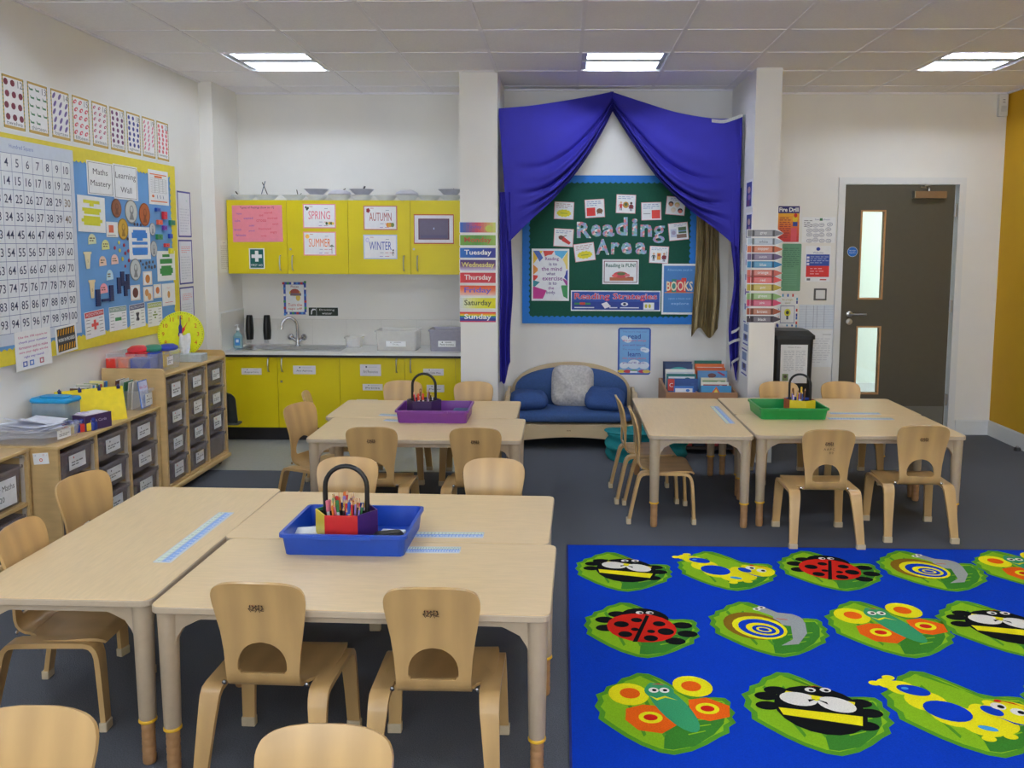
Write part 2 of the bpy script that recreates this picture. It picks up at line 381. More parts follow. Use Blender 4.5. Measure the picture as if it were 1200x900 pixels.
# ------------------------------------------------------------------ recessed ceiling lights
TUBE = mat((230, 241, 255), .4, var=0, emit=TUBEW, name='fluorescent_tube')
REFL = mat((190, 193, 196), .35, var=.01, name='white_reflector')
def light_unit(c, r):
    x0, x1, y0, y1 = cell(c, r); e = .012; x0 += e; x1 -= e; y0 += e; y1 -= e; cx, cy = (x0+x1)/2, (y0+y1)/2; hx, hy = (x1-x0)/2, (y1-y0)/2
    t = empty('ceiling_light', (cx, cy, ZC))
    b = MB(); d = .085
    b.bx(-hx, hx, -hy, hy, d, d+.006, REFL)
    for s in (-1, 1):
        b.bx(min(s*hx, s*(hx-.006)), max(s*hx, s*(hx-.006)), -hy, hy, 0, d, REFL); b.bx(-hx, hx, min(s*hy, s*(hy-.006)), max(s*hy, s*(hy-.006)), 0, d, REFL)
    b.build('housing', parent=t)
    # two troughs: sloping reflectors either side of each tube and a ridge between them
    rf = MB()
    for yc in (-hy/2, hy/2):
        for s in (-1, 1):
            rf.add([(-hx+.006, yc+s*(hy/2-.004), .004), (hx-.006, yc+s*(hy/2-.004), .004), (hx-.006, yc+s*.045, .074), (-hx+.006, yc+s*.045, .074)], [(0, 1, 2, 3)], REFL)
    rf.build('reflector', parent=t, solid=.002)
    MB().bx(-hx+.004, hx-.004, -.045, .045, .012, .05, REFL).build('centre_bar', parent=t)
    MB().bx(-hx, -hx+.035, -hy, hy, .008, .03, REFL).build('end_cover', parent=t); MB().bx(hx-.035, hx, -hy, hy, .008, .03, REFL).build('end_cover', parent=t)
    for yc in (-hy/2, hy/2):
        MB().tube([(-hx+.03, yc, .05), (hx-.03, yc, .05)], .013, TUBE, n=10).build('tube', parent=t)
    return t
names = {(-4, 0): 'square recessed light panel in the ceiling above the yellow kitchen cupboards', (0, 0): 'square recessed light panel in the ceiling just before the blue drapes', (4, 0): 'square recessed light panel in the ceiling near the ochre wall and door'}
for c, r in LIGHTS:
    t = light_unit(c, r)
    tag(t, names.get((c, r), 'recessed light panel out of view above the tables'), 'ceiling light', 'recessed ceiling lights' if (c, r) in names else 'ceiling lights over the middle of the room')
def corridor_lamp():
    t = empty('ceiling_light', (2.9, 8.2, 2.7)); MB().rbox(-.6, .6, -.1, .1, -.05, 0, mat((240, 248, 240), .4, var=0, emit=4.5, name='corridor_diffuser'), r=.03).build('diffuser', parent=t)
    MB().rbox(-.62, .62, -.12, .12, -.02, .0, SK, r=.03).build('base', parent=t)
    tag(t, 'ceiling lamp in the corridor beyond the door glass', 'ceiling light')
corridor_lamp()
# alarm box and floor socket
c, w, h = boxB(1168, 112, 1179, 136, YR-.001)
t = empty('alarm_sensor', M=MBk((XR-.05, YR, c.z)))
MB().rbox(-.035, .035, -.09, .09, 0, .045, SK, r=.008, bevel=.004).build('housing', parent=t)
MB().rbox(-.022, .022, -.055, -.005, .045, .047, mat((205, 207, 205), .3, name='sensor_window'), r=.004).bx(-.01, .01, .02, .024, .045, .047, BLACK).bx(-.01, .01, .04, .044, .045, .047, BLACK).build('sensor_window', parent=t)
tag(t, 'small white alarm box high up in the corner beside the ochre wall', 'alarm sensor')
p = onZ(1195, 528, 0)
t = empty('door_stop', (p.x-.02, p.y, .0)); MB().lathe([(.001, 0), (.028, 0), (.028, .012), (.02, .025), (.001, .028)], DARKB).build('base', parent=t); MB().lathe([(.001, .028), (.012, .028), (.009, .036), (.001, .038)], CHROME).build('cap', parent=t)
tag(t, 'small round black floor stop on the carpet by the ochre wall', 'door stop')
# ================================================================== TABLES
TW, TD, TH = 1.19, .592, .539
RING = mat((226, 176, 40), .4, name='yellow_ring')
def make_table():
    r = empty('classroom_table')
    t = MB(); t.prism(rrect(-TW/2, TW/2, -TD/2, TD/2, .03, 5), TH-.024, TH-.002, TEDGE, bevel=.003); t.prism(rrect(-TW/2+.002, TW/2-.002, -TD/2+.002, TD/2-.002, .028, 5), TH-.003, TH, TTOP, bevel=.001)
    t.build('tabletop', parent=r)
    rail = MB(); q = .05
    rail.bx(-TW/2+.1, TW/2-.1, -TD/2+.03, -TD/2+.05, TH-.05, TH-.024, TEDGE).bx(-TW/2+.1, TW/2-.1, TD/2-.05, TD/2-.03, TH-.05, TH-.024, TEDGE)
    rail.bx(-TW/2+.03, -TW/2+.05, -TD/2+.1, TD/2-.1, TH-.05, TH-.024, TEDGE).bx(TW/2-.05, TW/2-.03, -TD/2+.1, TD/2-.1, TH-.05, TH-.024, TEDGE)
    rail.build('rail', parent=r)
    for sx in (-1, 1):
        for sy in (-1, 1):
            x, y = sx*(TW/2-.040), sy*(TD/2-.040)
            l = MB(); l.lathe([(.0235, .145), (.0255, .15), (.029, .40), (.031, TH-.06), (.032, TH-.024)], LEGP, c=(x, y), n=18)
            # curved webs that brace the leg against the top
            for dx, dy in ((-sx, 0), (0, -sy)):
                o = .026; th = .013
                prof = [(0, TH-.024), (.135, TH-.024), (.12, TH-.035), (.07, TH-.052), (.025, TH-.075), (.006, TH-.105), (0, TH-.12)]
                a = []; b = []
                for d, z in prof:
                    px, py = x+dx*(o+d), y+dy*(o+d)
                    a.append((px+dy*th, py+dx*th, z)); b.append((px-dy*th, py-dx*th, z))
                n = len(prof)
                l.add(a+b, [tuple(range(n)), tuple(range(n, 2*n))[::-1]]+[(i, (i+1) % n, n+(i+1) % n, n+i) for i in range(n)], LEGP)
            lo = l.build('leg', parent=r, recalc=True)
            MB().lathe([(.0255, .136), (.0275, .138), (.0275, .143), (.0255, .146)], RING, c=(x, y), n=18).build('height_ring', parent=lo)
            pr = [(.017, .0), (.0195, .004)]
            for k in range(5): z = .01+k*.025; pr += [(.0195, z), (.0205, z+.003), (.0205, z+.018), (.0195, z+.021)]
            MB().lathe(pr+[(.0195, .138)], LEGLOW, c=(x, y), n=14).build('leg_extension', parent=lo)
    return r
tproto = make_table()
TABLES = [((-.615, 2.688), -.024, 'table with blue tray edge, its front side having two chairs pushed in from the camera side'),
          ((-.628, 3.283), -.024, 'table carrying the big blue pencil tray, behind the one with two chairs tucked in front'),
          ((-1.522, 3.045), PI/2-.012, 'table lying lengthwise at the storage shelves end, with a number line strip on it'),
          ((-.812, 4.888), .0, 'front table of the pair nearest the yellow kitchen, two chair backs before it'),
          ((-.868, 5.482), .0, 'rear table of the pair nearest the yellow kitchen, in line with the sofa'),
          ((.790, 5.345), PI/2, 'table lengthwise beside the sofa, two chairs along its left-hand side'),
          ((1.694, 5.085), .012, 'front table of the pair facing the patterned rug, before the door'),
          ((1.692, 5.680), .012, 'rear table of the pair near the door, behind the green tray')]
for i, ((x, y), rz, lab) in enumerate(TABLES):
    o = tproto if i == 0 else copy_tree(tproto)
    o.location = (x, y, 0); o.rotation_euler.z = rz
    tag(o, ['maple topped table under two tucked-in chairs, in front of the blue tray table',
            'maple topped table on which the blue pencil tray stands',
            'maple topped table set lengthwise beside the tray shelves, long ruler strip on it',
            'maple topped table between two chairs and the purple tray, near the kitchen end',
            'maple topped table closest to the yellow base cupboards',
            'maple topped table set lengthwise close by the sofa end, two chairs along its side',
            'maple topped table before the door with chairs tucked in from the rug side',
            'maple topped table nearest to the dark door'][i], 'table', 'classroom tables')

# ================================================================== CHAIRS
def make_chair():
    r = empty('classroom_chair')
    # back shell: profile (y, z) from the bend upwards
    prof = [(-.078, .306), (-.098, .308), (-.113, .316), (-.123, .330), (-.127, .348)]
    for k in range(1, 19):
        t = k/18; prof.append((-.127-.018*t-.034*t**2.2+.004*math.sin(PI*t), .348+.300*t))
    def hw(z):      # half width of the back
        pts = [(.30, .108), (.35, .109), (.42, .114), (.48, .122), (.53, .1305), (.57, .1365), (.595, .1375), (.612, .134), (.624, .127), (.633, .116), (.640, .099), (.645, .074), (.648, .040)]
        if z <= pts[0][0]: return pts[0][1]
        for (a, p), (b, q) in zip(pts, pts[1:]):
            if z <= b: return p+(q-p)*(z-a)/(b-a)
        return pts[-1][1]
    zs0, zs1 = .352, .452
    # resample rows
    def at(z):
        for (y0, z0), (y1, z1) in zip(prof, prof[1:]):
            if z0 <= z <= z1: return y0+(y1-y0)*(z-z0)/max(z1-z0, 1e-6)
        return prof[-1][0]
    rows = [(y, z) for y, z in prof[:5]]
    zz = [zs0, .356, .364, .376, .39, .405, .418, .43, .44, .447, zs1, .462, .48, .5, .52, .54, .556, .572, .586, .598, .608, .617, .624, .630, .635, .639, .642, .645, .647, .648]
    rows += [(at(z), z) for z in zz]
    def hh(z):
        if z < zs0: return .07
        if z <= zs1:
            t = (z-zs0)/(zs1-zs0)
            return max(.004, .073*math.sqrt(max(0, 1-max(0, (t-.25)/.75)**2.0))*(1 if t > .06 else .9))
        return .004+min(1, (z-zs1)/.08)*.05
    no, ni = 5, 5; v = []; idx = []
    for y, z in rows:
        w, h = hw(z), min(hh(z), hw(z)-.02); xs = [-w+(w-h)*i/no for i in range(no)]+[-h+2*h*i/ni for i in range(ni)]+[h+(w-h)*i/no for i in range(no+1)]
        row = []
        for x in xs:
            cv = .014*(abs(x)/.14)**2*min(1, max(0, (z-.36)/.12)); row.append(len(v)); v.append((x, y+cv, z))
        idx.append(row)
    f = []
    for j in range(len(rows)-1):
        z0, z1 = rows[j][1], rows[j+1][1]
        for i in range(len(idx[0])-1):
            if no <= i < no+ni and z0 >= zs0-1e-6 and z1 <= zs1+1e-6: continue
            f.append((idx[j][i], idx[j][i+1], idx[j+1][i+1], idx[j+1][i]))
    b = MB(); b.add(v, f, PLY, True); b.build('backrest', parent=r, recalc=True, solid=.0095, sharp=35)
    # seat shell
    sp = [(-.08, .306, .112), (-.062, .304, .118), (-.04, .303, .142), (-.018, .303, .162), (.01, .304, .170), (.06, .306, .172), (.11, .309, .172), (.145, .310, .170), (.168, .307, .166), (.182, .300, .160), (.190, .290, .152)]
    v = []; n = 12
    for y, z, w in sp:
        for i in range(n+1):
            t = -1+2*i/n; v.append((w*t, y, z-.007*(1-t*t)*(1 if -.06 < y < .15 else .3)))
    f = [(j*(n+1)+i, j*(n+1)+i+1, (j+1)*(n+1)+i+1, (j+1)*(n+1)+i) for j in range(len(sp)-1) for i in range(n)]
    s = MB(); s.add(v, f, PLY, True); s.build('seat', parent=r, recalc=True, solid=.0095, sharp=35)
    # legs: bent strips
    def strip(path, wd, th=.017):
        m = MB(); v = []; P_ = [Vector(p) for p in path]
        for i, p in enumerate(P_):
            d = (P_[min(i+1, len(P_)-1)]-P_[max(i-1, 0)]).normalized(); nrm = Vector((0, -d.z, d.y)).normalized(); w = wd[i]/2
            for a, b_ in ((-w, -th/2), (w, -th/2), (w, th/2), (-w, th/2)): v.append(p+Vector((a, 0, 0))+nrm*b_)
        f = [(4*i+k, 4*i+(k+1) % 4, 4*i+4+(k+1) % 4, 4*i+4+k) for i in range(len(P_)-1) for k in range(4)]+[(0, 1, 2, 3), tuple(4*(len(P_)-1)+k for k in (3, 2, 1, 0))]
        m.add(v, f, PLY, True); return m
    for sx in (-1, 1):
        for rear in (1, 0):
            if rear: pts = [(.178, -.190, .012), (.172, -.168, .12), (.166, -.148, .21), (.163, -.138, .252), (.162, -.130, .275), (.161, -.116, .290), (.160, -.095, .2945), (.160, -.04, .2945), (.160, .0, .2945)]
            else: pts = [(.178, .186, .012), (.174, .180, .12), (.170, .174, .21), (.167, .170, .25), (.165, .163, .272), (.163, .150, .287), (.162, .13, .2935), (.161, .06, .2945), (.160, .0, .2945)]
            wd = [.040, .045, .052, .056, .058, .060, .060, .060, .060] if rear else [.040, .043, .047, .05, .053, .056, .058, .06, .06]
            lo = strip([(sx*x, y, z) for x, y, z in pts], wd).build('leg', parent=r, recalc=True, sharp=50)
            x, y = sx*.1785, pts[0][1]
            MB().rbox(x-.023, x+.023, y-.012-.002, y+.012, 0, .032, mat((196, 180, 150), .55, name='leg_cap_rubber'), r=.004, bevel=.002).build('leg_cap', parent=lo)
    for sx in (-1, 1): MB().lathe([(.001, 0), (.0075, 0), (.0065, .004), (.001, .006)], CHROME, n=10, M=Matrix.Translation((sx*.124, -.116, .312)) @ Matrix.Rotation(PI/2, 4, 'X')).build('bolt', parent=r)
    return r
def add_logo(ch, extra=False):
    """small dark mark of running figures burnt into the back of the chair"""
    m = MB(); k = P(60, 40, 28)
    rr = random.Random(5)
    for i in range(5):
        x = -.018+.009*i
        m.ell(x, .010+rr.uniform(-.003, .003), .0022, .0024, P(150, 40, 40) if i == 1 else k)
        for a in (-.9, .4, 1.2, -.2): m.rect(x-.0055, .001+a*.006, x+.0055, .003+a*.006, k, rot=a*1.1+i)
    if extra:
        m.text('A A P C', 0, -.024, .012, k); m.text('8 0', .012, -.044, .012, k)
    M = Matrix.Translation((0, -.1702, .562)) @ Matrix.Rotation(PI/2+.09, 4, 'X')
    m.build('logo', parent=ch, M=M)
cproto = make_chair()
CHG = 'moulded plywood classroom chairs'
# x, y, heading (0 = faces away from the camera), logo, label
CHAIRS = [
 (-.866, 2.512, -.03, 1, 'plywood chair with cut-out back under the blue-tray table, beside the lengthwise table'),
 (-.365, 2.492, .0, 1, 'plywood chair with cut-out back under the blue-tray table, nearer the rug'),
 (-.955, 3.60, PI+.03, 0, 'plywood chair directly behind the pencil caddy on the blue tray table'),
 (-.300, 3.60, PI, 0, 'plywood chair behind the blue-tray table, clear of the caddy, nearer the rug'),
 (-1.70, 2.83, -PI/2+.06, 0, 'plywood chair beside the maths-box shelf, curved legs showing below the lengthwise table'),
 (-1.84, 3.40, -PI/2-.28, 0, 'plywood chair standing in front of the low tray storage unit'),
 (-.466, 1.44, PI, 0, 'plywood chair back cut by the bottom edge, below the two tucked-in chairs'),
 (-1.085, 1.49, PI, 0, 'plywood chair back cut by the bottom corner, below the lengthwise table'),
 (-1.005, 4.60, .0, 1, 'plywood chair with cut-out back before the purple tray, on its kitchen side'),
 (-.450, 4.60, -.02, 1, 'plywood chair with cut-out back before the purple tray, next to the carpet aisle'),
 (-1.115, 5.78, PI, 0, 'plywood chair behind the purple caddy, against the yellow cupboards'),
 (-.615, 5.76, PI, 0, 'plywood chair behind the purple-tray table, before the white pier'),
 (-1.435, 5.0, -PI/2-.42, 0, 'plywood chair at the end of the purple-tray table, seat showing by the leg'),
 (-1.50, 5.50, -PI/2+.16, 0, 'plywood chair seen edge-on at the end of the table by the yellow cupboards'),
 (.585, 5.02, -PI/2+.0, 0, 'plywood chair in side view at the sofa-side table, nearer the rug'),
 (.53, 5.405, -PI/2+.05, 0, 'plywood chair in side view at the sofa-side table, nearer the sofa'),
 (1.413, 4.63, .0, 1, 'plywood chair with black letters under the mark on its back'),
 (1.965, 4.755, -.03, 1, 'plywood chair by the rug nearest the ochre wall, only a small mark on it'),
 (1.535, 5.86, PI, 0, 'plywood chair behind the green tray, before the black bin'),
 (1.975, 5.88, PI, 0, 'plywood chair behind the far tables, before the dark door'),
]
for i, (x, y, rz, lg, lab) in enumerate(CHAIRS):
    o = cproto if i == 0 else copy_tree(cproto)
    o.location = (x, y, 0); o.rotation_euler.z = rz; tag(o, lab, 'chair', CHG)
bpy.context.view_layer.update()
for i, o in enumerate([q for q in bpy.data.objects if q.name.startswith('classroom_chair')]):
    pass
_ch = sorted([q for q in bpy.data.objects if q.name.startswith('classroom_chair')], key=lambda q: q.name)
for o, c in zip(_ch, CHAIRS):
    if c[3]: add_logo(o, extra=(c[0] == 1.413))

# ================================================================== RUG
RUGB = mat((16, 62, 186), .95, var=.10, scale=220, bump=.25, spec=.05, name='blue_rug_pile')
def RC(*c): return mat(c, .95, var=.12, scale=220, bump=.2, spec=.05)
RG1, RG2, RG3 = RC(136, 186, 34), RC(84, 150, 42), RC(62, 132, 46)
RY, RO, RR, RB, RW, RGR, RBR, RTE, RDB, RLB = RC(236, 226, 30), RC(236, 100, 24), RC(208, 40, 28), RC(22, 24, 26), RC(235, 232, 225), RC(160, 165, 165), RC(138, 104, 30), RC(62, 158, 108), RC(18, 62, 190), RC(70, 160, 225)
rug = MB(); RX0, RX1, RY0, RY1 = .033, 3.06, 1.95, 4.455
rug.rbox(RX0, RX1, RY0, RY1, 0, .007, mat((14, 34, 110), .9, name='rug_binding'), r=.01); rug.z = .007
rug.rect(RX0+.008, RY0+.008, RX1-.008, RY1-.008, RUGB); rug.z += .0006
BZ = rug.z
def leaf(cx, cy, s, A):
    """leaf in a unit frame: x right 1 = half width, y up"""
    def T(pts, rot=0): return [(cx+x*s, cy+y*s*A) for x, y in (rotp(pts, rot) if rot else pts)]
    def pl(pts, m, rot=0): rug.poly(T(pts, rot), m)
    def el(x, y, rx, ry, m, rot=0, n=20): rug.poly(T([(x+a, y+b) for a, b in rotp([(rx*math.cos(2*PI*k/n), ry*math.sin(2*PI*k/n)) for k in range(n)], rot)]), m)
    out = [(-.30, .95), (-.12, .93), (.05, .80), (.22, .62), (.40, .42), (.58, .35), (.78, .36), (.93, .34), (.99, .24), (.95, .12), (1.0, .0), (.93, -.1), (.96, -.22), (.84, -.32), (.82, -.44), (.66, -.54), (.48, -.68), (.25, -.82), (.0, -.9), (-.18, -.86),
           (-.42, -.72), (-.62, -.55), (-.8, -.36), (-.96, -.18), (-.93, -.04), (-1.0, .1), (-.94, .24), (-.97, .38), (-.84, .46), (-.8, .58), (-.64, .66), (-.55, .80), (-.42, .86)]
    pl(out, RG2); pl([(x*.91, y*.91) for x, y in out], RG1)
    pl([(.0, -.80), (.3, -.72), (.6, -.48), (.78, -.25), (.88, .05), (.86, .24), (.55, .22), (.22, .1), (-.05, -.35), (-.12, -.78)], RG3)
    pl([(.86, .27), (.4, .3), (.1, .62), (-.25, .85), (-.12, .86), (.2, .5), (.45, .34), (.88, .3)], RG2)
    for x in (-.62, -.35): pl([(x, .55), (x+.05, .6), (x+.3, -.5), (x+.26, -.55)], RG2, 0)
    for k in range(3): pl([(.25, -.2-.14*k), (.7-.1*k, -.12-.14*k), (.7-.1*k, -.14-.14*k), (.25, -.225-.14*k)], RG1)
    return pl, el
def ladybug(cx, cy, s, A):
    pl, el = leaf(cx, cy, s, A)
    for x, y in ((-.62, .30), (-.62, .02), (-.38, .5), (.72, .14), (.76, -.14), (.52, -.38)): el(x, y, .17, .11, RB)
    el(.10, .42, .42, .30, RB, -.25); el(.0, .05, .6, .48, RR, -.12)
    pl([(.12, .48), (.18, .45), (-.12, -.42), (-.2, -.42)], RB)
    for x, y, a in ((-.34, .15, .13), (-.3, -.18, .12), (-.06, .3, .1), (.32, .18, .11), (.40, -.08, .14), (.12, -.3, .12), (-.12, -.02, .07), (.15, -.08, .07)): el(x, y, a, a*.8, RB)
    for x in (.02, .2): el(x, .56, .07, .055, RW); el(x+.02, .55, .03, .03, RB)
def bee(cx, cy, s, A):
    pl, el = leaf(cx, cy, s, A)
    for x, y in ((-.62, .34), (-.66, .12), (-.45, .48), (.66, .2), (.72, -.02), (.55, -.3)): el(x, y, .17, .1, RB)
    el(.05, .05, .62, .55, RB, -.2)
    pl([(-.52, .08), (-.5, -.08), (.5, -.3), (.58, -.1)], RY); pl([(-.35, .40), (-.3, .47), (.6, .22), (.55, .12)], RY)
    el(-.18, .28, .26, .16, RW, -.15); el(.32, .16, .26, .17, RW, -.35); el(.07, .30, .06, .06, RY)
    for x, y in ((-.05, .24), (.2, .18)): pl([(.07, .28), (x, y+.03), (x, y-.03)], RB)
    for x in (.06, .28): el(x, .50, .08, .055, RW); el(x+.01, .49, .035, .03, RB)
    pl([(.05, .575), (.15, .6), (.28, .575), (.15, .585)], RR)
def caterpillar(cx, cy, s, A):
    pl, el = leaf(cx, cy, s, A)
    for x, y, a in ((-.78, .62, .14), (-.62, .52, .2), (-.42, .22, .28), (-.2, -.08, .3), (.08, -.28, .28), (.3, -.25, .24), (.5, .0, .26), (.66, -.02, .3)): el(x, y, a, a*.85, RY)
    for x, y in ((-.95, .62), (-.7, .76), (.42, .2), (.12, .02), (.0, -.55), (.3, -.5)): el(x, y, .09, .06, RY)
    el(-.48, .46, .22, .12, RDB, -.3); el(-.24, .0, .3, .22, RDB, -.3); el(.22, .0, .16, .17, RY); el(.36, .02, .14, .1, RDB, -.6); el(.1, -.35, .12, .05, RLB, -.3); el(-.58, .5, .05, .03, RLB)
    for x, y in ((.5, .12), (.70, .0)): el(x, y, .1, .08, RW); el(x+.03, y-.01, .045, .04, RB)
    pl([(.35, -.1), (.5, -.26), (.68, -.3), (.5, -.22)], RDB); pl([(.55, .26), (.75, .2), (.92, .0), (.78, .15)], RR); el(.56, .24, .05, .03, RR)
def snail(cx, cy, s, A):
    pl, el = leaf(cx, cy, s, A)
    pl([(.05, -.55), (.3, -.35), (.4, .1), (.15, .45), (-.05, .62), (.1, .75), (.3, .55), (.55, .5), (.68, .2), (.6, -.15), (.35, -.5)], RGR); el(.42, .3, .26, .22, RGR)
    el(-.24, .08, .52, .46, RBR, -.3); el(-.16, .02, .46, .38, RY, -.3); el(-.14, .0, .38, .3, RDB, -.3); el(-.12, -.03, .28, .2, RY, -.3); el(-.10, -.05, .2, .14, RDB, -.3); el(-.1, -.05, .13, .08, RY, -.3); el(-.1, -.05, .09, .05, RDB, -.3)
    for x, y in ((-.04, .66), (.06, .72)): el(x, y, .07, .05, RW); el(x, y, .03, .025, RB)
    pl([(.22, .32), (.4, .28), (.4, .3), (.22, .34)], RR)
def butterfly(cx, cy, s, A):
    pl, el = leaf(cx, cy, s, A)
    el(-.48, .40, .30, .27, RY, -.1); el(-.46, .42, .15, .13, RO); el(.50, .62, .30, .26, RY, -.3); el(.48, .62, .15, .13, RO)
    pl([(-.55, .05), (-.3, .15), (-.05, .12), (.15, -.28), (-.1, -.48), (-.42, -.42), (-.58, -.2)], RO); el(-.22, -.14, .17, .13, RY); el(-.22, -.14, .1, .07, RR)
    pl([(.38, .28), (.65, .34), (.95, .15), (.9, -.1), (.6, -.2), (.35, -.12)], RO); el(.62, .08, .17, .13, RY); el(.62, .08, .1, .07, RR)
    el(.12, .12, .22, .62, RTE, .42); el(-.02, .48, .22, .2, RTE)
    for x in (-.1, .06): el(x, .5, .075, .065, RW); el(x+.01, .5, .035, .03, RB)
    pl([(-.18, .36), (-.08, .3), (.05, .36), (.22, .26), (.05, .32), (-.08, .25)], RY); pl([(-.12, .64), (0, .67), (.08, .62), (0, .645)], RR)
KINDS = {'b': bee, 'c': caterpillar, 'l': ladybug, 's': snail, 'f': butterfly}
# photo centre and width of every motif
for k, u, v, w in (('b', 731, 671, 114), ('c', 852, 670, 114), ('l', 973, 670, 116), ('s', 1093, 670, 118), ('f', 1208, 670, 118),
                   ('l', 752, 739, 136), ('s', 901, 738, 136), ('f', 1043, 738, 140), ('b', 1178, 738, 142),
                   ('f', 779, 836, 164), ('b', 958, 836, 168), ('c', 1131, 836, 174)):
    a = onZ(u-w/2, v, 0); b = onZ(u+w/2, v, 0); rug.z = BZ
    KINDS[k]((a.x+b.x)/2, a.y+.005, (b.x-a.x)/2, 1.16)
pitch = (onZ(901, 738, 0)-onZ(752, 739, 0)).x
rc = onZ(1178, 738, 0); rug.z = BZ; bee_s = .27
for k, dx in (('c', 1),): rug.z = BZ; KINDS[k](rc.x+pitch*dx, rc.y, .27, 1.16)
rc = onZ(1122, 836, 0); rug.z = BZ; KINDS['l'](rc.x+pitch, rc.y, .27, 1.16); rug.z = BZ; KINDS['s'](rc.x+2*pitch, rc.y, .27, 1.16)
tag(rug.build('rug'), 'bright blue rug printed with rows of insects and snails on green leaves', 'rug')
# ================================================================== STORAGE UNITS AND TRAYS
def shelf_unit(name, label, x0, x1, y0, y1, top, cols, rows, lip=0., plinth=.075, castors=False, cat='shelf unit', backlip=0):
    r = empty(name, ((x0+x1)/2, (y0+y1)/2, 0)); hx, hy = (x1-x0)/2, (y1-y0)/2; t = .018
    tag(r, label, cat)
    for s in (-1, 1):
        y = s*hy; a, b = (y, y+t) if s < 0 else (y-t, y)
        p = MB(); zt = top+lip
        prof = [(-hx, plinth-.02 if castors else 0), (hx, plinth-.02 if castors else 0), (hx, zt-.03), (hx-.012, zt-.008), (hx-.03, zt), (-hx, zt)] if lip else [(-hx, plinth-.02 if castors else 0), (hx, plinth-.02 if castors else 0), (hx, top-.018), (-hx, top-.018)]
        v = [(q[0], a, q[1]) for q in prof]+[(q[0], b, q[1]) for q in prof]; n = len(prof)
        p.add(v, [tuple(range(n)), tuple(range(n, 2*n))[::-1]]+[(i, i+n, (i+1) % n+n, (i+1) % n) for i in range(n)], SHELFW); p.build('side_panel', parent=r, recalc=True)
    tp = MB().rbox(-hx, hx+(.006 if not lip else 0), -hy+(t if lip else -.003), hy-(t if lip else 0), top-.018, top, SHELFW, r=.004, bevel=.003); tp.build('top_panel', parent=r)
    bs = MB().bx(-hx, hx, -hy+t, hy-t, plinth, plinth+t, SHELFW)
    if castors: bs.rbox(-hx, hx+.022, -hy, hy, plinth-.02, plinth+.006, SHELFW, r=.01, bevel=.004)
    else: bs.bx(hx-.03, hx-.012, -hy+t, hy-t, 0, plinth, SHELFW)
    bs.build('base_panel', parent=r)
    MB().bx(-hx, -hx+.006, -hy+t, hy-t, plinth+t, top-.018, SHELFW).build('back_panel', parent=r)
    cw = (2*hy-t)/cols
    for i in range(1, cols):
        y = -hy+cw*i; MB().bx(-hx+.006, hx-.004, y, y+t, plinth+t, top-.018, SHELFW).build('divider', parent=r)
    rh = (top-.018-plinth-t)/rows; RUN = mat((196, 184, 168), .4, name='runner_plastic')
    for i in range(cols):
        for yy in (-hy+cw*i+t, -hy+cw*(i+1)-.011):
            rn = MB().bx(hx-.034, hx-.014, yy+.004, yy+.007, plinth+t+.01, top-.03, RUN)
            for k in range(rows):
                z = plinth+t+rh*(k+1)-.028; rn.bx(-hx+.02, hx-.012, yy, yy+.011, z, z+.006, RUN).bx(hx-.03, hx-.012, yy, yy+.011, z-.018, z+.012, RUN)
            rn.build('tray_runner', parent=r)
    if castors:
        for sx in (-1, 1):
            for sy in (-1, 1):
                c = MB(); M = Matrix.Translation((sx*(hx-.05), sy*(hy-.05), .027)) @ Matrix.Rotation(PI/2, 4, 'Y')
                c.lathe([(.001, -.011), (.02, -.011), (.024, -.007), (.024, .007), (.02, .011), (.001, .011)], DARKB, M=M).bx(sx*(hx-.05)-.014, sx*(hx-.05)+.014, sy*(hy-.05)-.014, sy*(hy-.05)+.014, .048, plinth-.018, STEEL); c.build('castor', parent=r)
    return r, cw, rh, plinth+t, t
CONT = [(150, 60, 60), (70, 90, 150), (190, 170, 90), (120, 120, 125), (90, 130, 90), (170, 150, 140), (60, 60, 70)]
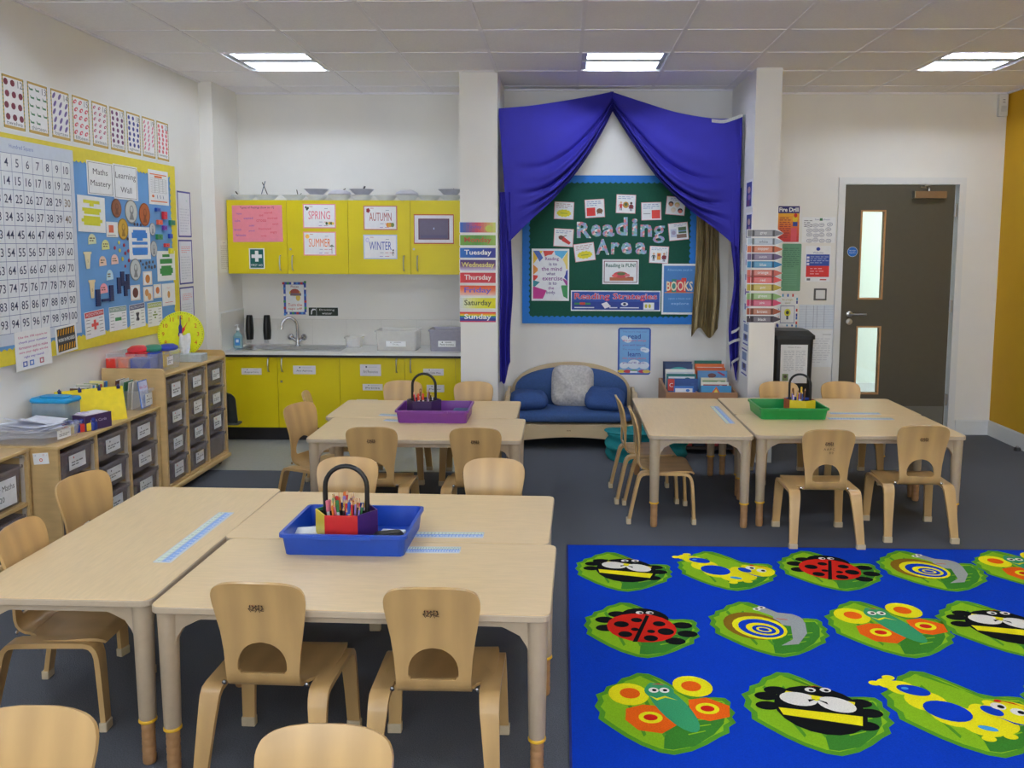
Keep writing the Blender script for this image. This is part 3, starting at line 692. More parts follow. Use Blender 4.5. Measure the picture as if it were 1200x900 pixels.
def make_tray(w, h, d, lab, cm, content=None, name='storage_tray'):
    """tray with its front towards +x, origin at the middle of the bottom"""
    r = empty(name); b = MB(); w0, w1 = w/2-.016, w/2-.008; t = .003
    out0 = rrect(-d/2+.012, d/2-.014, -w0, w0, .02, 3); out1 = rrect(-d/2+.004, d/2-.004, -w1, w1, .02, 3)
    in1 = rrect(-d/2+.004+t, d/2-.004-t, -w1+t, w1-t, .018, 3); in0 = rrect(-d/2+.012+t, d/2-.014-t, -w0+t, w0-t, .018, 3)
    lip = rrect(-d/2, d/2+.006, -w/2, w/2, .02, 3)
    rings = [(out0, 0), (out1, h-.012), (lip, h-.012), (lip, h), (in1, h), (in0, t)]; n = len(out0); v = [(p[0], p[1], z) for q, z in rings for p in q]
    f = [(k*n+i, k*n+(i+1) % n, (k+1)*n+(i+1) % n, (k+1)*n+i) for k in range(len(rings)-1) for i in range(n)]+[tuple(range(n))[::-1], tuple(5*n+i for i in range(n))]
    b.add(v, f, cm); b.bx(d/2+.004, d/2+.012, -w*.22, w*.22, h-.014, h-.002, cm)
    b.build('tray_body', parent=r)
    if content:
        c = MB(); rr = rnd
        for i in range(7):
            x = rr.uniform(-d/2+.05, d/2-.06); y = rr.uniform(-w/2+.06, w/2-.06); s = rr.uniform(.03, .055); cc = P(*rr.choice(CONT))
            c.bx(x-s*.8, x+s*.8, y-s*.8, y+s*.8, .005, h*rr.uniform(.3, .75), cc, M=None)
        tag(c.build('contents', parent=r), kind='stuff')
    if lab:
        lw, lh = lab; m = MB().bx(-lw/2, lw/2, -lh/2, lh/2, 0, .001, WHITE); m.z = .001
        m.ell(-lw*.22, lh*.3, lh*.07, lh*.07, RED if rnd.random() < .5 else BLACK, n=8); m.lines(-lw*.36, lw*.40, -lh*.28, lh*.08, 2, GREY, .5)
        sl = math.atan2(.010, h-.012)
        M = Matrix.Translation((d/2-.0025-.005*(1-h*.0), 0, h*.5)) @ Matrix(((0, 0, 1, 0), (1, 0, 0, 0), (0, 1, 0, 0), (0, 0, 0, 1)))
        m.build('label_card', parent=r, M=Matrix.Translation((.0045, 0, 0)) @ M)
    return r
XW = XL+.02
r, cw, rh, zb, t = shelf_unit('tray_storage_unit', 'tall birch storage unit of smoky trays on castors, clock on its top', XW, -2.44, 5.155, 6.115, .797, 3, 4, lip=.04, castors=True)
colw = ['column by the short unit', 'middle column', 'column next to the yellow cupboards']; roww = ['lowest', 'second lowest', 'second highest', 'topmost']
for i in range(3):
    for k in range(4):
        w = cw-t-.008; h = rh-.022
        tr = make_tray(w, h, .37, None if (i == 2 and k == 0) else (.125, .07 if (i+k) % 3 else .085), TRAYC, content=not (i == 2 and k == 0))
        tr.location = (-2.628, 5.155+cw*i+t/2+cw/2, zb+rh*k+.002); tag(tr, '%s smoky tray in the tall unit, %s' % (roww[k], colw[i]), 'storage tray', 'smoky storage trays')
r, cw, rh, zb, t = shelf_unit('tray_storage_unit', 'low birch storage unit of smoky trays below the yellow flip chart', XW, -2.475, 4.075, 5.150, .607, 3, 3)
colw = ['column nearest the maths boxes', 'middle column', 'column touching the tall unit']; roww = ['lowest', 'middle', 'topmost']
for i in range(3):
    for k in range(3):
        w = cw-t-.008; h = rh-.03
        tr = make_tray(w, h, .33, (.15, .075), TRAYC, content=True)
        tr.location = (-2.648+(.03 if False else 0), 4.075+cw*i+t/2+cw/2, zb+rh*k+.002); tag(tr, '%s smoky tray in the low unit, %s' % (roww[k], colw[i]), 'storage tray', 'smoky storage trays')
c, w, h = boxB(39, 531, 57, 544, 4.07)
def a_num(m, w, h):
    m.text('11', -w*.36, h*.3, h*.16, BLUE); m.text('12', w*.2, h*.32, h*.14, RED); m.ell(0, -h*.12, h*.15, h*.15, P(220, 90, 60)); m.ell(0, -h*.12, h*.08, h*.08, WHITE); m.text('1', w*.40, h*.3, h*.12, GREY)
sheet('B', (39, 531, 57, 544), 4.073, 'number_card', 'small white card stuck to the end panel of the low tray unit', 'card', a_num, rot=.08)
# open shelf unit with maths boxes in the near corner
r, cw, rh, zb, t = shelf_unit('shelf_unit', 'birch shelf unit cut by the picture edge, holding the maths box', XW, -2.605, 3.06, 4.055, .607, 2, 2)
hx = (-2.605-XW)/2
MB().bx(-hx+.006, hx-.004, -.49, .49, zb+rh-.018, zb+rh, SHELFW).build('shelf', parent=r)
LABX = Matrix(((0, 0, 1, 0), (1, 0, 0, 0), (0, 1, 0, 0), (0, 0, 0, 1)))
for k, y in enumerate((3.06+cw*1.5+t/2, 3.06+cw*.5+t/2)):
    for j in (1, 0):
        h = rh-.06; tr = make_tray(cw-t-.012, h, .20, None, TRAYC, content=True)
        tr.location = (-2.72, y, zb+rh*j+.002)
        if j == 1:
            m = MB().bx(-.13, .13, -.065, .065, 0, .001, WHITE); m.z = .001; m.text('Number Maths', 0, .025, .028, BLACK, .23); m.text('to 20', .0, -.025, .026, BLACK)
            m.build('label_card', parent=tr, M=Matrix.Translation((.1+.003, .03, h*.45)) @ LABX)
        tag(tr, [['grey tray with big maths label beside the end of the low unit', 'grey tray low down in the cut-off shelf beside the low unit'], ['grey tray with big maths label at the far end of the cut-off shelf', 'grey tray at the bottom far end of the cut-off shelf']][k][1-j], 'storage tray', 'smoky storage trays')

# ---------------------------------------------------------------- things on the low unit (top z .607)
ZL, ZT = .607, .797
t = make_tray(.29, .075, .30, (.10, .045), CLEARP, name='paper_tray'); t.location = (-2.665, 4.225, ZL); t.rotation_euler.z = -.10
tag(t, 'clear shallow tray heaped with white papers on the low unit', 'tray')
for i in range(13):
    a = rnd.uniform(.10, .14); b = rnd.uniform(.08, .11); z = .030+.006*i; M = Matrix.Translation((-2.685+rnd.uniform(-.03, .03), 4.225+rnd.uniform(-.02, .02), ZL+z)) @ Euler((rnd.uniform(-.12, .12), rnd.uniform(-.05, .20), rnd.uniform(0, 3)), 'XYZ').to_matrix().to_4x4()
    def cf(u, v, a=a, b=b, k=rnd.uniform(-.8, .8)): return ((u-.5)*2*a, (v-.5)*2*b, .10*k*((u-.5)**2)+.0)
    if i < 11:
        q = MB().grid(cf, 6, 2, P(232, 234, 244)); tag(q.build('paper_sheet', M=M, solid=.001), 'loose white paper piled in the clear tray on the low unit', 'paper', 'papers heaped in the clear tray')
# box with bright blue lid
t = empty('lidded_box', (-2.712, 4.475, ZL), 1.50); b = MB().rbox(-.062, .062, -.105, .105, 0, .150, mat((150, 170, 185), .2, alpha=.6, name='tinted_clear_box'), r=.02)
b.build('box_body', parent=t); MB().rbox(-.069, .069, -.112, .112, .150, .176, mat((28, 150, 205), .35, name='sky_blue_lid'), r=.025, bevel=.008).rbox(-.04, .04, -.075, .075, .176, .184, mat((28, 150, 205), .35, name='sky_blue_lid'), r=.02, bevel=.003).build('lid', parent=t)
c = MB()
for i in range(9): c.lathe([(.001, 0), (.014, .005), (.014, .02), (.001, .025)], P(*rnd.choice([(220, 60, 50), (240, 200, 40), (60, 120, 200), (240, 130, 40)])), c=(rnd.uniform(-.05, .05), rnd.uniform(-.08, .08)), n=8, M=Matrix.Translation((0, 0, .003+.01*(i % 3))))
tag(c.build('contents', parent=t), kind='stuff'); tag(t, 'small clear box with bright sky-blue lid against the wall', 'box')
# colourful bear-shaped toy links
for i, cc in enumerate(((210, 45, 40), (235, 205, 50), (40, 60, 160), (205, 50, 45), (235, 205, 50), (40, 60, 150))):
    t = MB(); x, y = -2.600+.018*i, 4.352+.022*i
    t.rbox(-.02, .02, -.018, .018, 0, .045, P(*cc), r=.01, bevel=.004).lathe([(.001, .0), (.013, .004), (.016, .014), (.013, .024), (.001, .028)], P(35, 50, 140), n=10, M=Matrix.Translation((0, 0, .043)))
    tag(t.build('linking_toy', M=Matrix.Translation((x, y, ZL)) @ Matrix.Rotation(.3*i, 4, 'Z')), ['red', 'yellow', 'blue', 'second red', 'second yellow', 'second blue'][i]+' linking toy in the row between blue-lidded box and purple card box', 'toy', 'linking toys')
# purple card box
t = MB().rbox(-.055, .055, -.085, .085, 0, .082, mat((74, 52, 92), .4, name='purple_card'), r=.003); t.z = .082
o = t.build('card_box', M=Matrix.Translation((-2.545, 4.510, ZL)) @ Matrix.Rotation(-.35, 4, 'Z')); tag(o, 'dark purple card box with open top beside the flip chart', 'box')
q = MB().bx(-.045, .045, -.07, .07, 0, .004, P(226, 222, 230)).bx(-.04, .0, -.06, -.01, .004, .008, P(206, 190, 220)); q.build('cards', parent=o, M=Matrix.Translation((0, 0, .082)))
q = MB(); q.z = 0; q.text('Flash Cards', 0, .0, .014, P(225, 215, 235), .1); q.build('lettering', parent=o, M=Matrix.Translation((.0552, 0, .05)) @ Matrix(((0, 0, 1, 0), (1, 0, 0, 0), (0, 1, 0, 0), (0, 0, 0, 1))))
# yellow tent flip chart
YF_ = mat((240, 214, 18), .45, name='yellow_card')
t = empty('flip_chart', (-2.655, 4.700, ZL), .75-PI/2); L = .175; hh, bw = .180, .07
for s in (-1, 1):
    p = MB(); v = [(s*bw, -L, 0), (s*bw, L, 0), (0, L, hh), (0, -L, hh)]; p.add(v, [(0, 1, 2, 3)], YF_); p.build('panel', parent=t, solid=.004)
for y in (-.15, -.05, .05, .15):
    MB().tube([(.012*math.cos(a), y, hh+.0+.012*math.sin(a)) for a in [2*PI*k/12 for k in range(12)]], .0035, mat((35, 45, 110), .4, name='navy_ring'), closed=True).bx(-.011, .011, y-.008, y+.008, hh-.012, hh+.006, mat((35, 45, 110), .4, name='navy_ring')).build('binder_ring', parent=t)
tag(t, 'yellow tent-shaped flip chart with navy rings on the low unit', 'flip chart')
# clear box of picture books
t = make_tray(.15, .12, .22, (.085, .075), CLEARP, name='clear_book_box'); t.location = (-2.60, 5.055, ZL); tag(t, 'clear box of children\'s booklets with a white label, before the tall unit panel', 'box')
cols = [(96, 60, 50), (230, 230, 225), (70, 130, 90), (200, 200, 190), (240, 236, 225), (80, 140, 190), (225, 225, 220), (120, 150, 80), (60, 150, 170), (210, 90, 70), (230, 225, 150), (90, 110, 170), (60, 150, 215)]
t = make_tray(.105, .10, .30, None, CLEARP, name='clear_book_rack'); t.location = (-2.775, 4.90, ZL); t.rotation_euler.z = PI/2; tag(t, 'narrow clear rack of booklets along the wall behind the flip chart', 'box')
for i in range(18):
    bk = i < 13; hgt = .165+rnd.uniform(-.006, .012); w = .042 if bk else .050
    b = MB().bx(-.003, .003, -w, w, 0, hgt, P(*cols[i % 13])).bx(-.0024, .0024, -w+.002, w-.0005, .002, hgt+.0015, P(240, 238, 230)); b.z = 0
    M = (Matrix.Translation((-2.775, 4.775+.0205*i, ZL+.004)) @ Matrix.Rotation(PI/2, 4, 'Z') if bk else Matrix.Translation((-2.68+.026*(i-13), 5.055, ZL+.004))) @ Matrix.Rotation(.10, 4, 'Y')
    tag(b.build('booklet', M=M), 'thin reading booklet in the row behind the flip chart' if bk else 'thin reading booklet in the white-labelled clear box', 'book', 'booklets behind the flip chart' if bk else 'booklets in the labelled clear box')
def a_bk(m, w, h): pass
b = MB().bx(-.055, .055, 0, .165, -.004, .0, P(70, 120, 200)); b.z = .0003; b.rect(-.05, .005, .05, .16, P(206, 214, 240)); b.text('We Can', 0, .125, .018, P(200, 70, 130)); b.text('Read', 0, .095, .016, P(90, 80, 180)); b.ell(0, .05, .03, .025, P(150, 180, 230))
tag(b.build('booklet', M=Matrix.Translation((-2.505, 5.045, ZL+.012)) @ Matrix(((0, 0, 1, 0), (1, 0, 0, 0), (0, 1, 0, 0), (0, 0, 0, 1))) @ Matrix.Rotation(-.12, 4, 'X')), 'pale blue booklet leaning face-out at the front of the clear box', 'book')
# ---------------------------------------------------------------- things on the tall unit
t = make_tray(.37, .125, .33, (.085, .055), CLEARP, name='clear_block_box'); t.location = (-2.662, 5.37, ZT); tag(t, 'big clear box of red, orange and blue blocks on the tall unit', 'box')
# label is on the front; blocks
k = 0
for nm, cc, xs_, ys_ in (('red', (212, 52, 40), (-2.79,), (5.24,)), ('orange', (226, 96, 36), (-2.72,), (5.245,)), ('blue', (32, 62, 160), (-2.645, -2.575), (5.245,)), ('red', (200, 40, 50), (-2.74, -2.67), (5.38,)), ('blue', (40, 70, 170), (-2.60,), (5.38,)), ('green', (60, 150, 90), (-2.76, -2.69), (5.49,)), ('yellow', (235, 200, 50), (-2.61,), (5.49,))):
    for x in xs_:
        for y in ys_:
            zz = .004; s = .032
            M = Matrix.Translation((x, y, ZT+zz)) @ Matrix.Rotation(rnd.uniform(-.1, .1), 4, 'Z')
            b = MB().rbox(-s, s, -.045, .045, 0, .092 if y < 5.3 else .11, P(*cc, rough=.35), r=.006, bevel=.003)
            tag(b.build('play_block', M=M), '%s plastic block in the clear box on the tall unit, %s row, %s' % (nm, 'front' if y < 5.3 else 'middle' if y < 5.45 else 'back', 'label end' if x > -2.63 else 'centre' if x > -2.70 else 'wall side'), 'block', 'play blocks in the clear box'); k += 1
for i, (nm, cc) in enumerate((('red', (214, 50, 60)), ('green', (60, 140, 110)), ('blue', (50, 70, 170)))):
    b = MB().lathe([(.001, 0), (.055, 0), (.062, .006), (.062, .02), (.04, .034), (.001, .038)], P(*cc, rough=.35), n=22)
    tag(b.build('plastic_lid', M=Matrix.Translation((-2.72+.075*i, 5.40+.05*i, ZT+.116)) @ Matrix.Rotation(.08, 4, 'X')), nm+' round plastic lid on top of the blocks in the clear box', 'lid', 'round lids on the blocks')
# teaching clock
t = empty('teaching_clock', (-2.672, 5.91, ZT+.016), 0); t.rotation_euler = (-.08, 0, .12)
CLK = mat((226, 232, 20), .35, name='lime_yellow_plastic'); Rr = .158; f_ = MB(); Mf = MBk((0, 0, Rr)); f_.lathe([(.001, -.008), (Rr, -.008), (Rr, .0), (Rr-.004, .004), (.001, .004)], CLK, n=48, M=Mf, smooth=False); fo = f_.build('face', parent=t)
q = MB(); q.z = .0045
for h in range(1, 13):
    a = PI/2-h*PI/6; q.text(str(h), .118*math.cos(a), .118*math.sin(a), .028, P(206, 50, 30)); q.z = .0046
for mnt in range(60):
    a = mnt*PI/30; c0, s0 = math.cos(a), math.sin(a); w = .0022 if mnt % 5 == 0 else .001; l = .008
    q.z = .0046; q.poly([(c0*(Rr-.014)-s0*w, s0*(Rr-.014)+c0*w), (c0*(Rr-.014)+s0*w, s0*(Rr-.014)-c0*w), (c0*(Rr-.006)+s0*w, s0*(Rr-.006)-c0*w), (c0*(Rr-.006)-s0*w, s0*(Rr-.006)+c0*w)], P(35, 45, 40))
q.build('numerals', parent=fo, M=Mf)
q = MB(); q.prism([(-.009, -.02), (.009, -.02), (.012, .05), (.004, .07), (.003, .125), (0, .13), (-.003, .125), (-.004, .07), (-.012, .05)], .007, .010, P(40, 50, 150)); q.build('minute_hand', parent=t, M=Mf)
q = MB(); q.prism([(-.008, -.02), (.008, -.02), (.011, .04), (.003, .055), (0, .1), (-.003, .055), (-.011, .04)], .0045, .0068, P(220, 50, 40)); q.build('hour_hand', parent=t, M=Mf @ Matrix.Rotation(-PI/6, 4, 'Z'))
MB().lathe([(.001, .004), (.014, .004), (.014, .014), (.001, .015)], P(40, 50, 150), M=Mf).build('hub', parent=t)
MB().bx(-.04, .04, .006, .05, -Rr+.158-.158, .012, CLK).bx(-.03, .03, .006, .012, 0, .12, CLK).build('stand', parent=t)
tag(t, 'lime yellow teaching clock with red numbers leaning on the tall unit', 'clock')
# tissue box
t = empty('tissue_box', (-2.545, 5.80, ZT), .05)
MB().rbox(-.115, .085, -.055, .055, 0, .052, mat((176, 186, 192), .5, var=.12, scale=40, name='grey_tissue_carton'), r=.003, bevel=.002).build('carton', parent=t)
def tis(u, v):
    a = 2*PI*u; z = v*.135; rr_ = (.045+.016*math.sin(3*a)+.010*math.sin(7*a+v*4))*(.35+.9*v-.75*v*v)
    return (-.05+rr_*math.cos(a)*1.15, rr_*math.sin(a)*.8, .050+z+.008*math.sin(2*a+1)*v)
MB().grid(tis, 36, 10, mat((236, 238, 240), .8, name='tissue_paper')).build('tissue', parent=t)
tag(t, 'grey tissue box with a puffed white tissue before the clock', 'tissue box')

# ================================================================== KITCHEN
YB = 6.80                                                                   # door faces of the base units
KTOP = mat((226, 226, 224), .3, var=.01, name='white_worktop'); KDARK = mat((30, 26, 30), .5, name='dark_edge')
KR = COLA[0]+.0
def kx(u, v=460, Y=YB): return onY(u, v, Y).x
zc0, zc1 = .115, .695
def door_leaf(parent, x0, x1, z0, z1, Y, hx_, hz, keyhole=False, hlen=.11):
    d = MB().rbox(x0+.0015, x1-.0015, z0, z1, 0, .018, YEL, r=.002, M=Matrix(((1, 0, 0, 0), (0, 0, 1, Y), (0, 1, 0, 0), (0, 0, 0, 1)))).build('door', parent=parent, recalc=True)
    MB().tube([(hx_, Y, hz-hlen/2), (hx_, Y-.022, hz-hlen/2+.006), (hx_, Y-.027, hz-hlen/4), (hx_, Y-.03, hz), (hx_, Y-.027, hz+hlen/4), (hx_, Y-.022, hz+hlen/2-.006), (hx_, Y, hz+hlen/2)], .0055, STEEL).build('handle', parent=d)
    if keyhole: MB().lathe([(.001, 0), (.009, 0), (.009, .006), (.001, .007)], STEEL, n=12, M=MBk((keyhole[0], Y, keyhole[1]))).build('lock', parent=d)
    return d
u0, u1, u2, u3, u4 = -2.742, kx(326), kx(398.5), kx(474.5), kx(534)
hz = onY(316, 428, YB-.03).z
for nm, (a, b, c, lab) in enumerate(((u0, u1, u2, 'yellow two-door base cupboard under the sink'), (u2, u3, u4, 'yellow two-door base cupboard beside the pier'))):
    r = empty('base_cupboard', (0, 0, 0)); tag(r, lab, 'cupboard')
    e = c if nm == 0 else KR-.002
    MB().bx(a+.001, e-.001, YB+.019, YK-.003, zc0, zc1, YEL).build('carcass', parent=r)
    if nm == 1: MB().bx(c, e-.001, YB+.004, YB+.019, zc0, zc1, YEL).build('filler', parent=r)
    MB().bx(a+.001, e-.001, YB+.065, YB+.085, 0, zc0, KDARK).build('plinth', parent=r)
    door_leaf(r, a, b, zc0+.002, zc1-.002, YB, kx(316) if nm == 0 else kx(465.5), hz); door_leaf(r, b, c, zc0+.002, zc1-.002, YB, kx(332) if nm == 0 else kx(482), hz, keyhole=(onY(330, 447, YB).x, onY(330, 447, YB).z) if nm == 0 else False)
def lab_art(txt):
    def f(m, w, h): m.ell(-w*.2, h*.28, h*.08, h*.08, BLACK, n=8); m.rect(-w*.1, h*.24, w*.3, h*.3, P(190, 190, 195)); m.text(txt, 0, -h*.12, h*.26, P(60, 60, 70), w*.7)
    return f
LB = P(222, 218, 222)
for b, tx, lab in (((283, 431.5, 306.5, 439), 'Supplies', 'white cupboard label on the door nearest the tall tray unit'), ((343.5, 428.5, 370, 438.5), 'Art Aprons', 'white cupboard label on the door under the tap'),
                   ((422, 427, 446.5, 440.5), 'Art Resources', 'larger white cupboard label, upper of two, behind the purple-tray table'), ((425, 450, 448.5, 457.5), 'Prints', 'slim white cupboard label below the larger one'),
                   ((496, 432, 520, 440), 'Art Table Mats', 'white cupboard label above the caddy handle'), ((500, 451, 520.5, 459.5), 'Paper', 'white cupboard label partly behind the purple caddy'), ((418, 468, 443, 477), 'Paint', 'white label low on the cupboard door just above the table')):
    sheet('B', b, YB-.0005, 'cupboard_label', lab, 'label', lab_art(tx), col=LB, group='labels on the base cupboards')
# worktop with sink cut-out
WZ = .738; wy = 6.765; sx0, sx1, sy0, sy1 = -2.66, -1.80, 6.86, 7.20
w_ = MB()
for a, b, c, d in ((-2.743, sx0+.02, wy, YK), (sx1-.02, KR-.002, wy, YK), (sx0+.02, sx1-.02, wy, sy0+.02), (sx0+.02, sx1-.02, sy1-.02, YK)): w_.bx(a, b, c, d-.001, WZ-.022, WZ, KTOP)
w_.bx(-2.743, KR-.002, wy+.006, YK-.001, WZ-.042, WZ-.022, KDARK)
o = w_.build('worktop'); tag(o, 'long white worktop with dark under-edge over the yellow base cupboards', 'worktop')
# sink
bx0, bx1, by0, by1 = -2.60, -2.26, 6.90, 7.10; t = empty('sink', (0, 0, 0)); s = MB()
for a, b, c, d in ((sx0, bx0, sy0, sy1), (bx1, sx1, sy0, sy1), (bx0, bx1, sy0, by0), (bx0, bx1, by1, sy1)): s.bx(a, b, c, d, WZ-.002, WZ+.006, STEEL)
ri = [(rrect(bx0, bx1, by0, by1, .04, 4), WZ+.006), (rrect(bx0+.01, bx1-.01, by0+.01, by1-.01, .04, 4), WZ-.01), (rrect(bx0+.02, bx1-.02, by0+.02, by1-.02, .04, 4), WZ-.03)]
n = len(ri[0][0]); v = [(p[0], p[1], z) for q, z in ri for p in q]
s.add(v, [(k*n+i, (k+1)*n+i, (k+1)*n+(i+1) % n, k*n+(i+1) % n) for k in range(2) for i in range(n)]+[tuple(2*n+i for i in range(n))], STEEL)
s.build('bowl', parent=t); g = MB()
for i in range(11): x = -2.12+.028*i; g.rbox(x, x+.008, 6.92, 7.14, WZ+.006, WZ+.0085, STEEL, r=.003)
g.build('drainer_ridge', parent=t); MB().lathe([(.001, 0), (.02, 0), (.018, .004), (.001, .005)], CHROME, c=(-2.43, 7.0), M=Matrix.Translation((0, 0, WZ-.03))).build('drain', parent=t)
tag(t, 'stainless steel sink with ridged drainer set in the white worktop', 'sink')
tp = onY(349, 404, 7.15); t = empty('tap', (tp.x, 7.15, WZ+.006)); 
MB().lathe([(.026, 0), (.026, .006), (.018, .012), (.016, .06), (.001, .066)], CHROME).build('body', parent=t)
sp = [(0, 0, .05), (.0, 0, .12)]+[(-.058+.058*math.cos(a), -.025*(1-math.cos(a)), .165+.075*math.sin(a)) for a in [PI*k/10 for k in range(0, 11)]]+[(-.118, -.052, .145)]
MB().tube(sp, .012, CHROME, n=10).build('spout', parent=t)
for s_ in (-1, 1):
    k = MB(); M = Matrix.Translation((s_*.012, 0, .045)) @ Matrix.Rotation(s_*.95, 4, 'Y'); k.lathe([(.012, 0), (.013, .03), (.026, .042), (.029, .06), (.018, .074), (.001, .076)], CHROME, n=12, M=M); k.build('handle', parent=t)
tag(t, 'chrome swan-neck mixer tap behind the sink', 'tap')
# splashback
TIL = mat((224, 222, 216), .25, var=.01, name='white_glazed_tile'); GRO = mat((196, 192, 186), .8, name='grout'); sp_ = MB(); z0, z1 = WZ, onY(400, 374, YK).z
sp_.bx(-2.745, KR, YK-.006, YK, z0, z1, GRO); x = -2.743
while x < KR-.01:
    e = min(x+.298, KR-.002); sp_.rbox(x, e, 0, 1, 0, 1, TIL, r=.001) if False else sp_.bx(x, e, YK-.010, YK-.004, z0+.002, z1-.002, TIL); x += .30
struct('trim_splashback', sp_)
s2 = MB().bx(-2.745, -2.735, 6.79, YK-.010, WZ, WZ+.305, TIL).bx(-2.745, -2.731, 6.785, YK-.010, WZ+.305, WZ+.315, SK); struct('trim_side_tiles', s2)
# wall cupboards
YU = 6.98; zu0, zu1 = 1.357, 1.957
ux = [-2.735, kx(336.5, 280, YU), kx(408, 280, YU), kx(481, 280, YU), KR-.003]
for nm, (a, b, c, lab) in enumerate(((ux[0], ux[1], ux[2], 'yellow two-door wall cupboard with pink feelings sheet and first aid sign'), (ux[2], ux[3], ux[4], 'yellow two-door wall cupboard with AUTUMN and WINTER cards'))):
    r = empty('wall_cupboard'); tag(r, lab, 'cupboard')
    MB().bx(a+.001, c-.001, YU+.019, YK-.003, zu0, zu1, KTOP).build('carcass', parent=r)
    hz2 = onY(330, 308, YU).z
    door_leaf(r, a, b, zu0+.001, zu1-.001, YU, kx(329, 308, YU) if nm == 0 else kx(473.5, 308, YU), hz2, hlen=.12)
    k = onY(340.5, 292, YU) if nm == 0 else onY(485, 292, YU)
    door_leaf(r, b, c, zu0+.001, zu1-.001, YU, kx(343.5, 308, YU) if nm == 0 else kx(489.5, 308, YU), hz2, keyhole=(k.x, k.z), hlen=.12)
# cards on the wall cupboards
YP = YU-.0005
def a_feel(m, w, h):
    pu, rd, bk = P(130, 90, 190), P(220, 70, 90), P(70, 50, 80)
    m.text('Types of Feelings (how am I?)', .0, h*.43, h*.07, bk, w*.68)
    for tx, x, y, c in (('happy', -.36, .27, pu), ('excited', -.18, .15, pu), ('calm', -.40, .08, pu), ('joyful', -.12, -.06, pu), ('loved', -.40, -.16, pu), ('proud', -.12, -.20, pu), ('fantastic', -.34, -.31, pu), ('scared', .22, .3, rd), ('sad', .08, .23, rd), ('worried', .30, .15, rd), ('cross', .08, .08, rd), ('upset', .36, -.02, rd), ('frustrated', .14, -.14, rd), ('angry', .32, -.25, rd), ('lonely', .12, -.34, rd)): m.text(tx, x*w, y*h, h*.06, c)
sheet('B', (272.5, 240.5, 331, 283.5), YP, 'feelings_sheet', 'pink sheet of handwritten feelings words on the wall cupboard', 'paper', a_feel, col=P(236, 140, 155), rot=.008)
def a_aid(m, w, h):
    g = P(10, 96, 90); m.rect(-w*.43, -h*.45, w*.43, h*.45, g); m.rect(-w*.11, -h*.15, w*.11, h*.38, WHITE); m.rect(-w*.34, h*.03, w*.34, h*.2, WHITE); m.text('FIRST AID', 0, -h*.32, h*.11, WHITE, w*.74)
sheet('B', (292, 291, 310, 315), YP, 'first_aid_sign', 'green first aid sign with white cross on the wall cupboard', 'sign', a_aid)
def season(tx, c, bd, deco):
    def f(m, w, h):
        m.rect(-w*.5, -h*.5, w*.5, h*.5, bd); m.rect(-w*.47, -h*.46, w*.47, h*.46, P(240, 240, 244)); m.text(tx, 0, h*.04, h*.34, c, w*.66)
        rr = random.Random(len(tx))
        for i in range(9): x = rr.uniform(-.4, .3)*w; y = rr.choice((-.4, -.32, -.25, .3, .38))*h; m.rect(x, y, x+w*.1, y+h*.02, rr.choice([P(150, 120, 200), P(200, 110, 120), P(140, 150, 170)]))
        deco(m, w, h)
    return f
def d_sp(m, w, h):
    for x, y in ((-.40, .36), (-.34, .33), (-.37, .28)): m.ell(x*w, y*h, w*.03, h*.05, P(60, 70, 60))
    for x, c in ((.22, (50, 90, 50)), (.3, (230, 190, 60)), (.36, (60, 100, 60)), (.41, (240, 210, 80))): m.ell(x*w, -.3*h, w*.035, h*.06, P(*c))
def d_su(m, w, h): m.ell(-.37*w, .30*h, w*.06, h*.09, P(250, 190, 80)); m.rect(.36*w, -.42*h, .375*w, -.08*h, P(120, 100, 90)); m.poly([(.28*w, -.13*h), (.45*w, -.13*h), (.37*w, -.03*h)], P(120, 130, 120))
def d_au(m, w, h):
    for a in range(5): m.ell(-.36*w+.03*w*math.cos(a*1.25), .3*h+.05*h*math.sin(a*1.25), w*.03, h*.05, P(150, 30, 40))
    for x, c in ((.22, (230, 140, 40)), (.3, (190, 60, 40)), (.36, (110, 130, 50)), (.27, (220, 170, 60))): m.ell(x*w, -.29*h, w*.05, h*.09, P(*c))
def d_wi(m, w, h):
    m.ell(-.38*w, .28*h, w*.05, h*.09, P(190, 190, 235)); m.ell(-.38*w, .28*h, w*.035, h*.06, P(235, 235, 245)); m.ell(.38*w, -.28*h, w*.03, h*.08, P(60, 60, 70)); m.ell(.385*w, -.3*h, w*.018, h*.05, WHITE); m.ell(.38*w, -.14*h, w*.022, h*.04, P(40, 40, 50))
for b, tx, c, bd, dc in (((355, 239, 393.5, 267.5), 'SPRING', (230, 110, 140), (240, 150, 165), d_sp), ((355.5, 271.5, 394, 299.5), 'SUMMER', (235, 120, 50), (240, 150, 150), d_su), ((426, 241, 465.5, 269.5), 'AUTUMN', (170, 50, 50), (200, 110, 120), d_au), ((426, 275, 465.5, 303.5), 'WINTER', (50, 80, 180), (190, 205, 240), d_wi)):
    sheet('B', b, YP, 'season_card', 'white %s card on the yellow wall cupboard' % tx, 'card', season(tx, P(*c), P(*bd), dc), group='season cards')
def a_pic(m, w, h):
    m.rect(-w*.5, -h*.5, w*.5, h*.5, P(190, 90, 60)); m.rect(-w*.48, -h*.46, w*.48, h*.46, P(232, 230, 240)); m.rect(-w*.39, -h*.36, w*.39, h*.36, P(214, 212, 226)); m.rect(-w*.385, -h*.35, w*.385, h*.35, P(110, 60, 80)); m.rect(-w*.36, -h*.32, w*.36, h*.32, P(112, 104, 130)); m.rect(-w*.33, -h*.30, w*.33, -h*.2, P(100, 96, 130)); m.ell(0, .02*h, w*.014, h*.035, P(190, 200, 240))
sheet('B', (485, 251, 532, 286), YP, 'framed_picture', 'framed dark purple picture on the last wall cupboard door', 'picture', a_pic, th=.004)
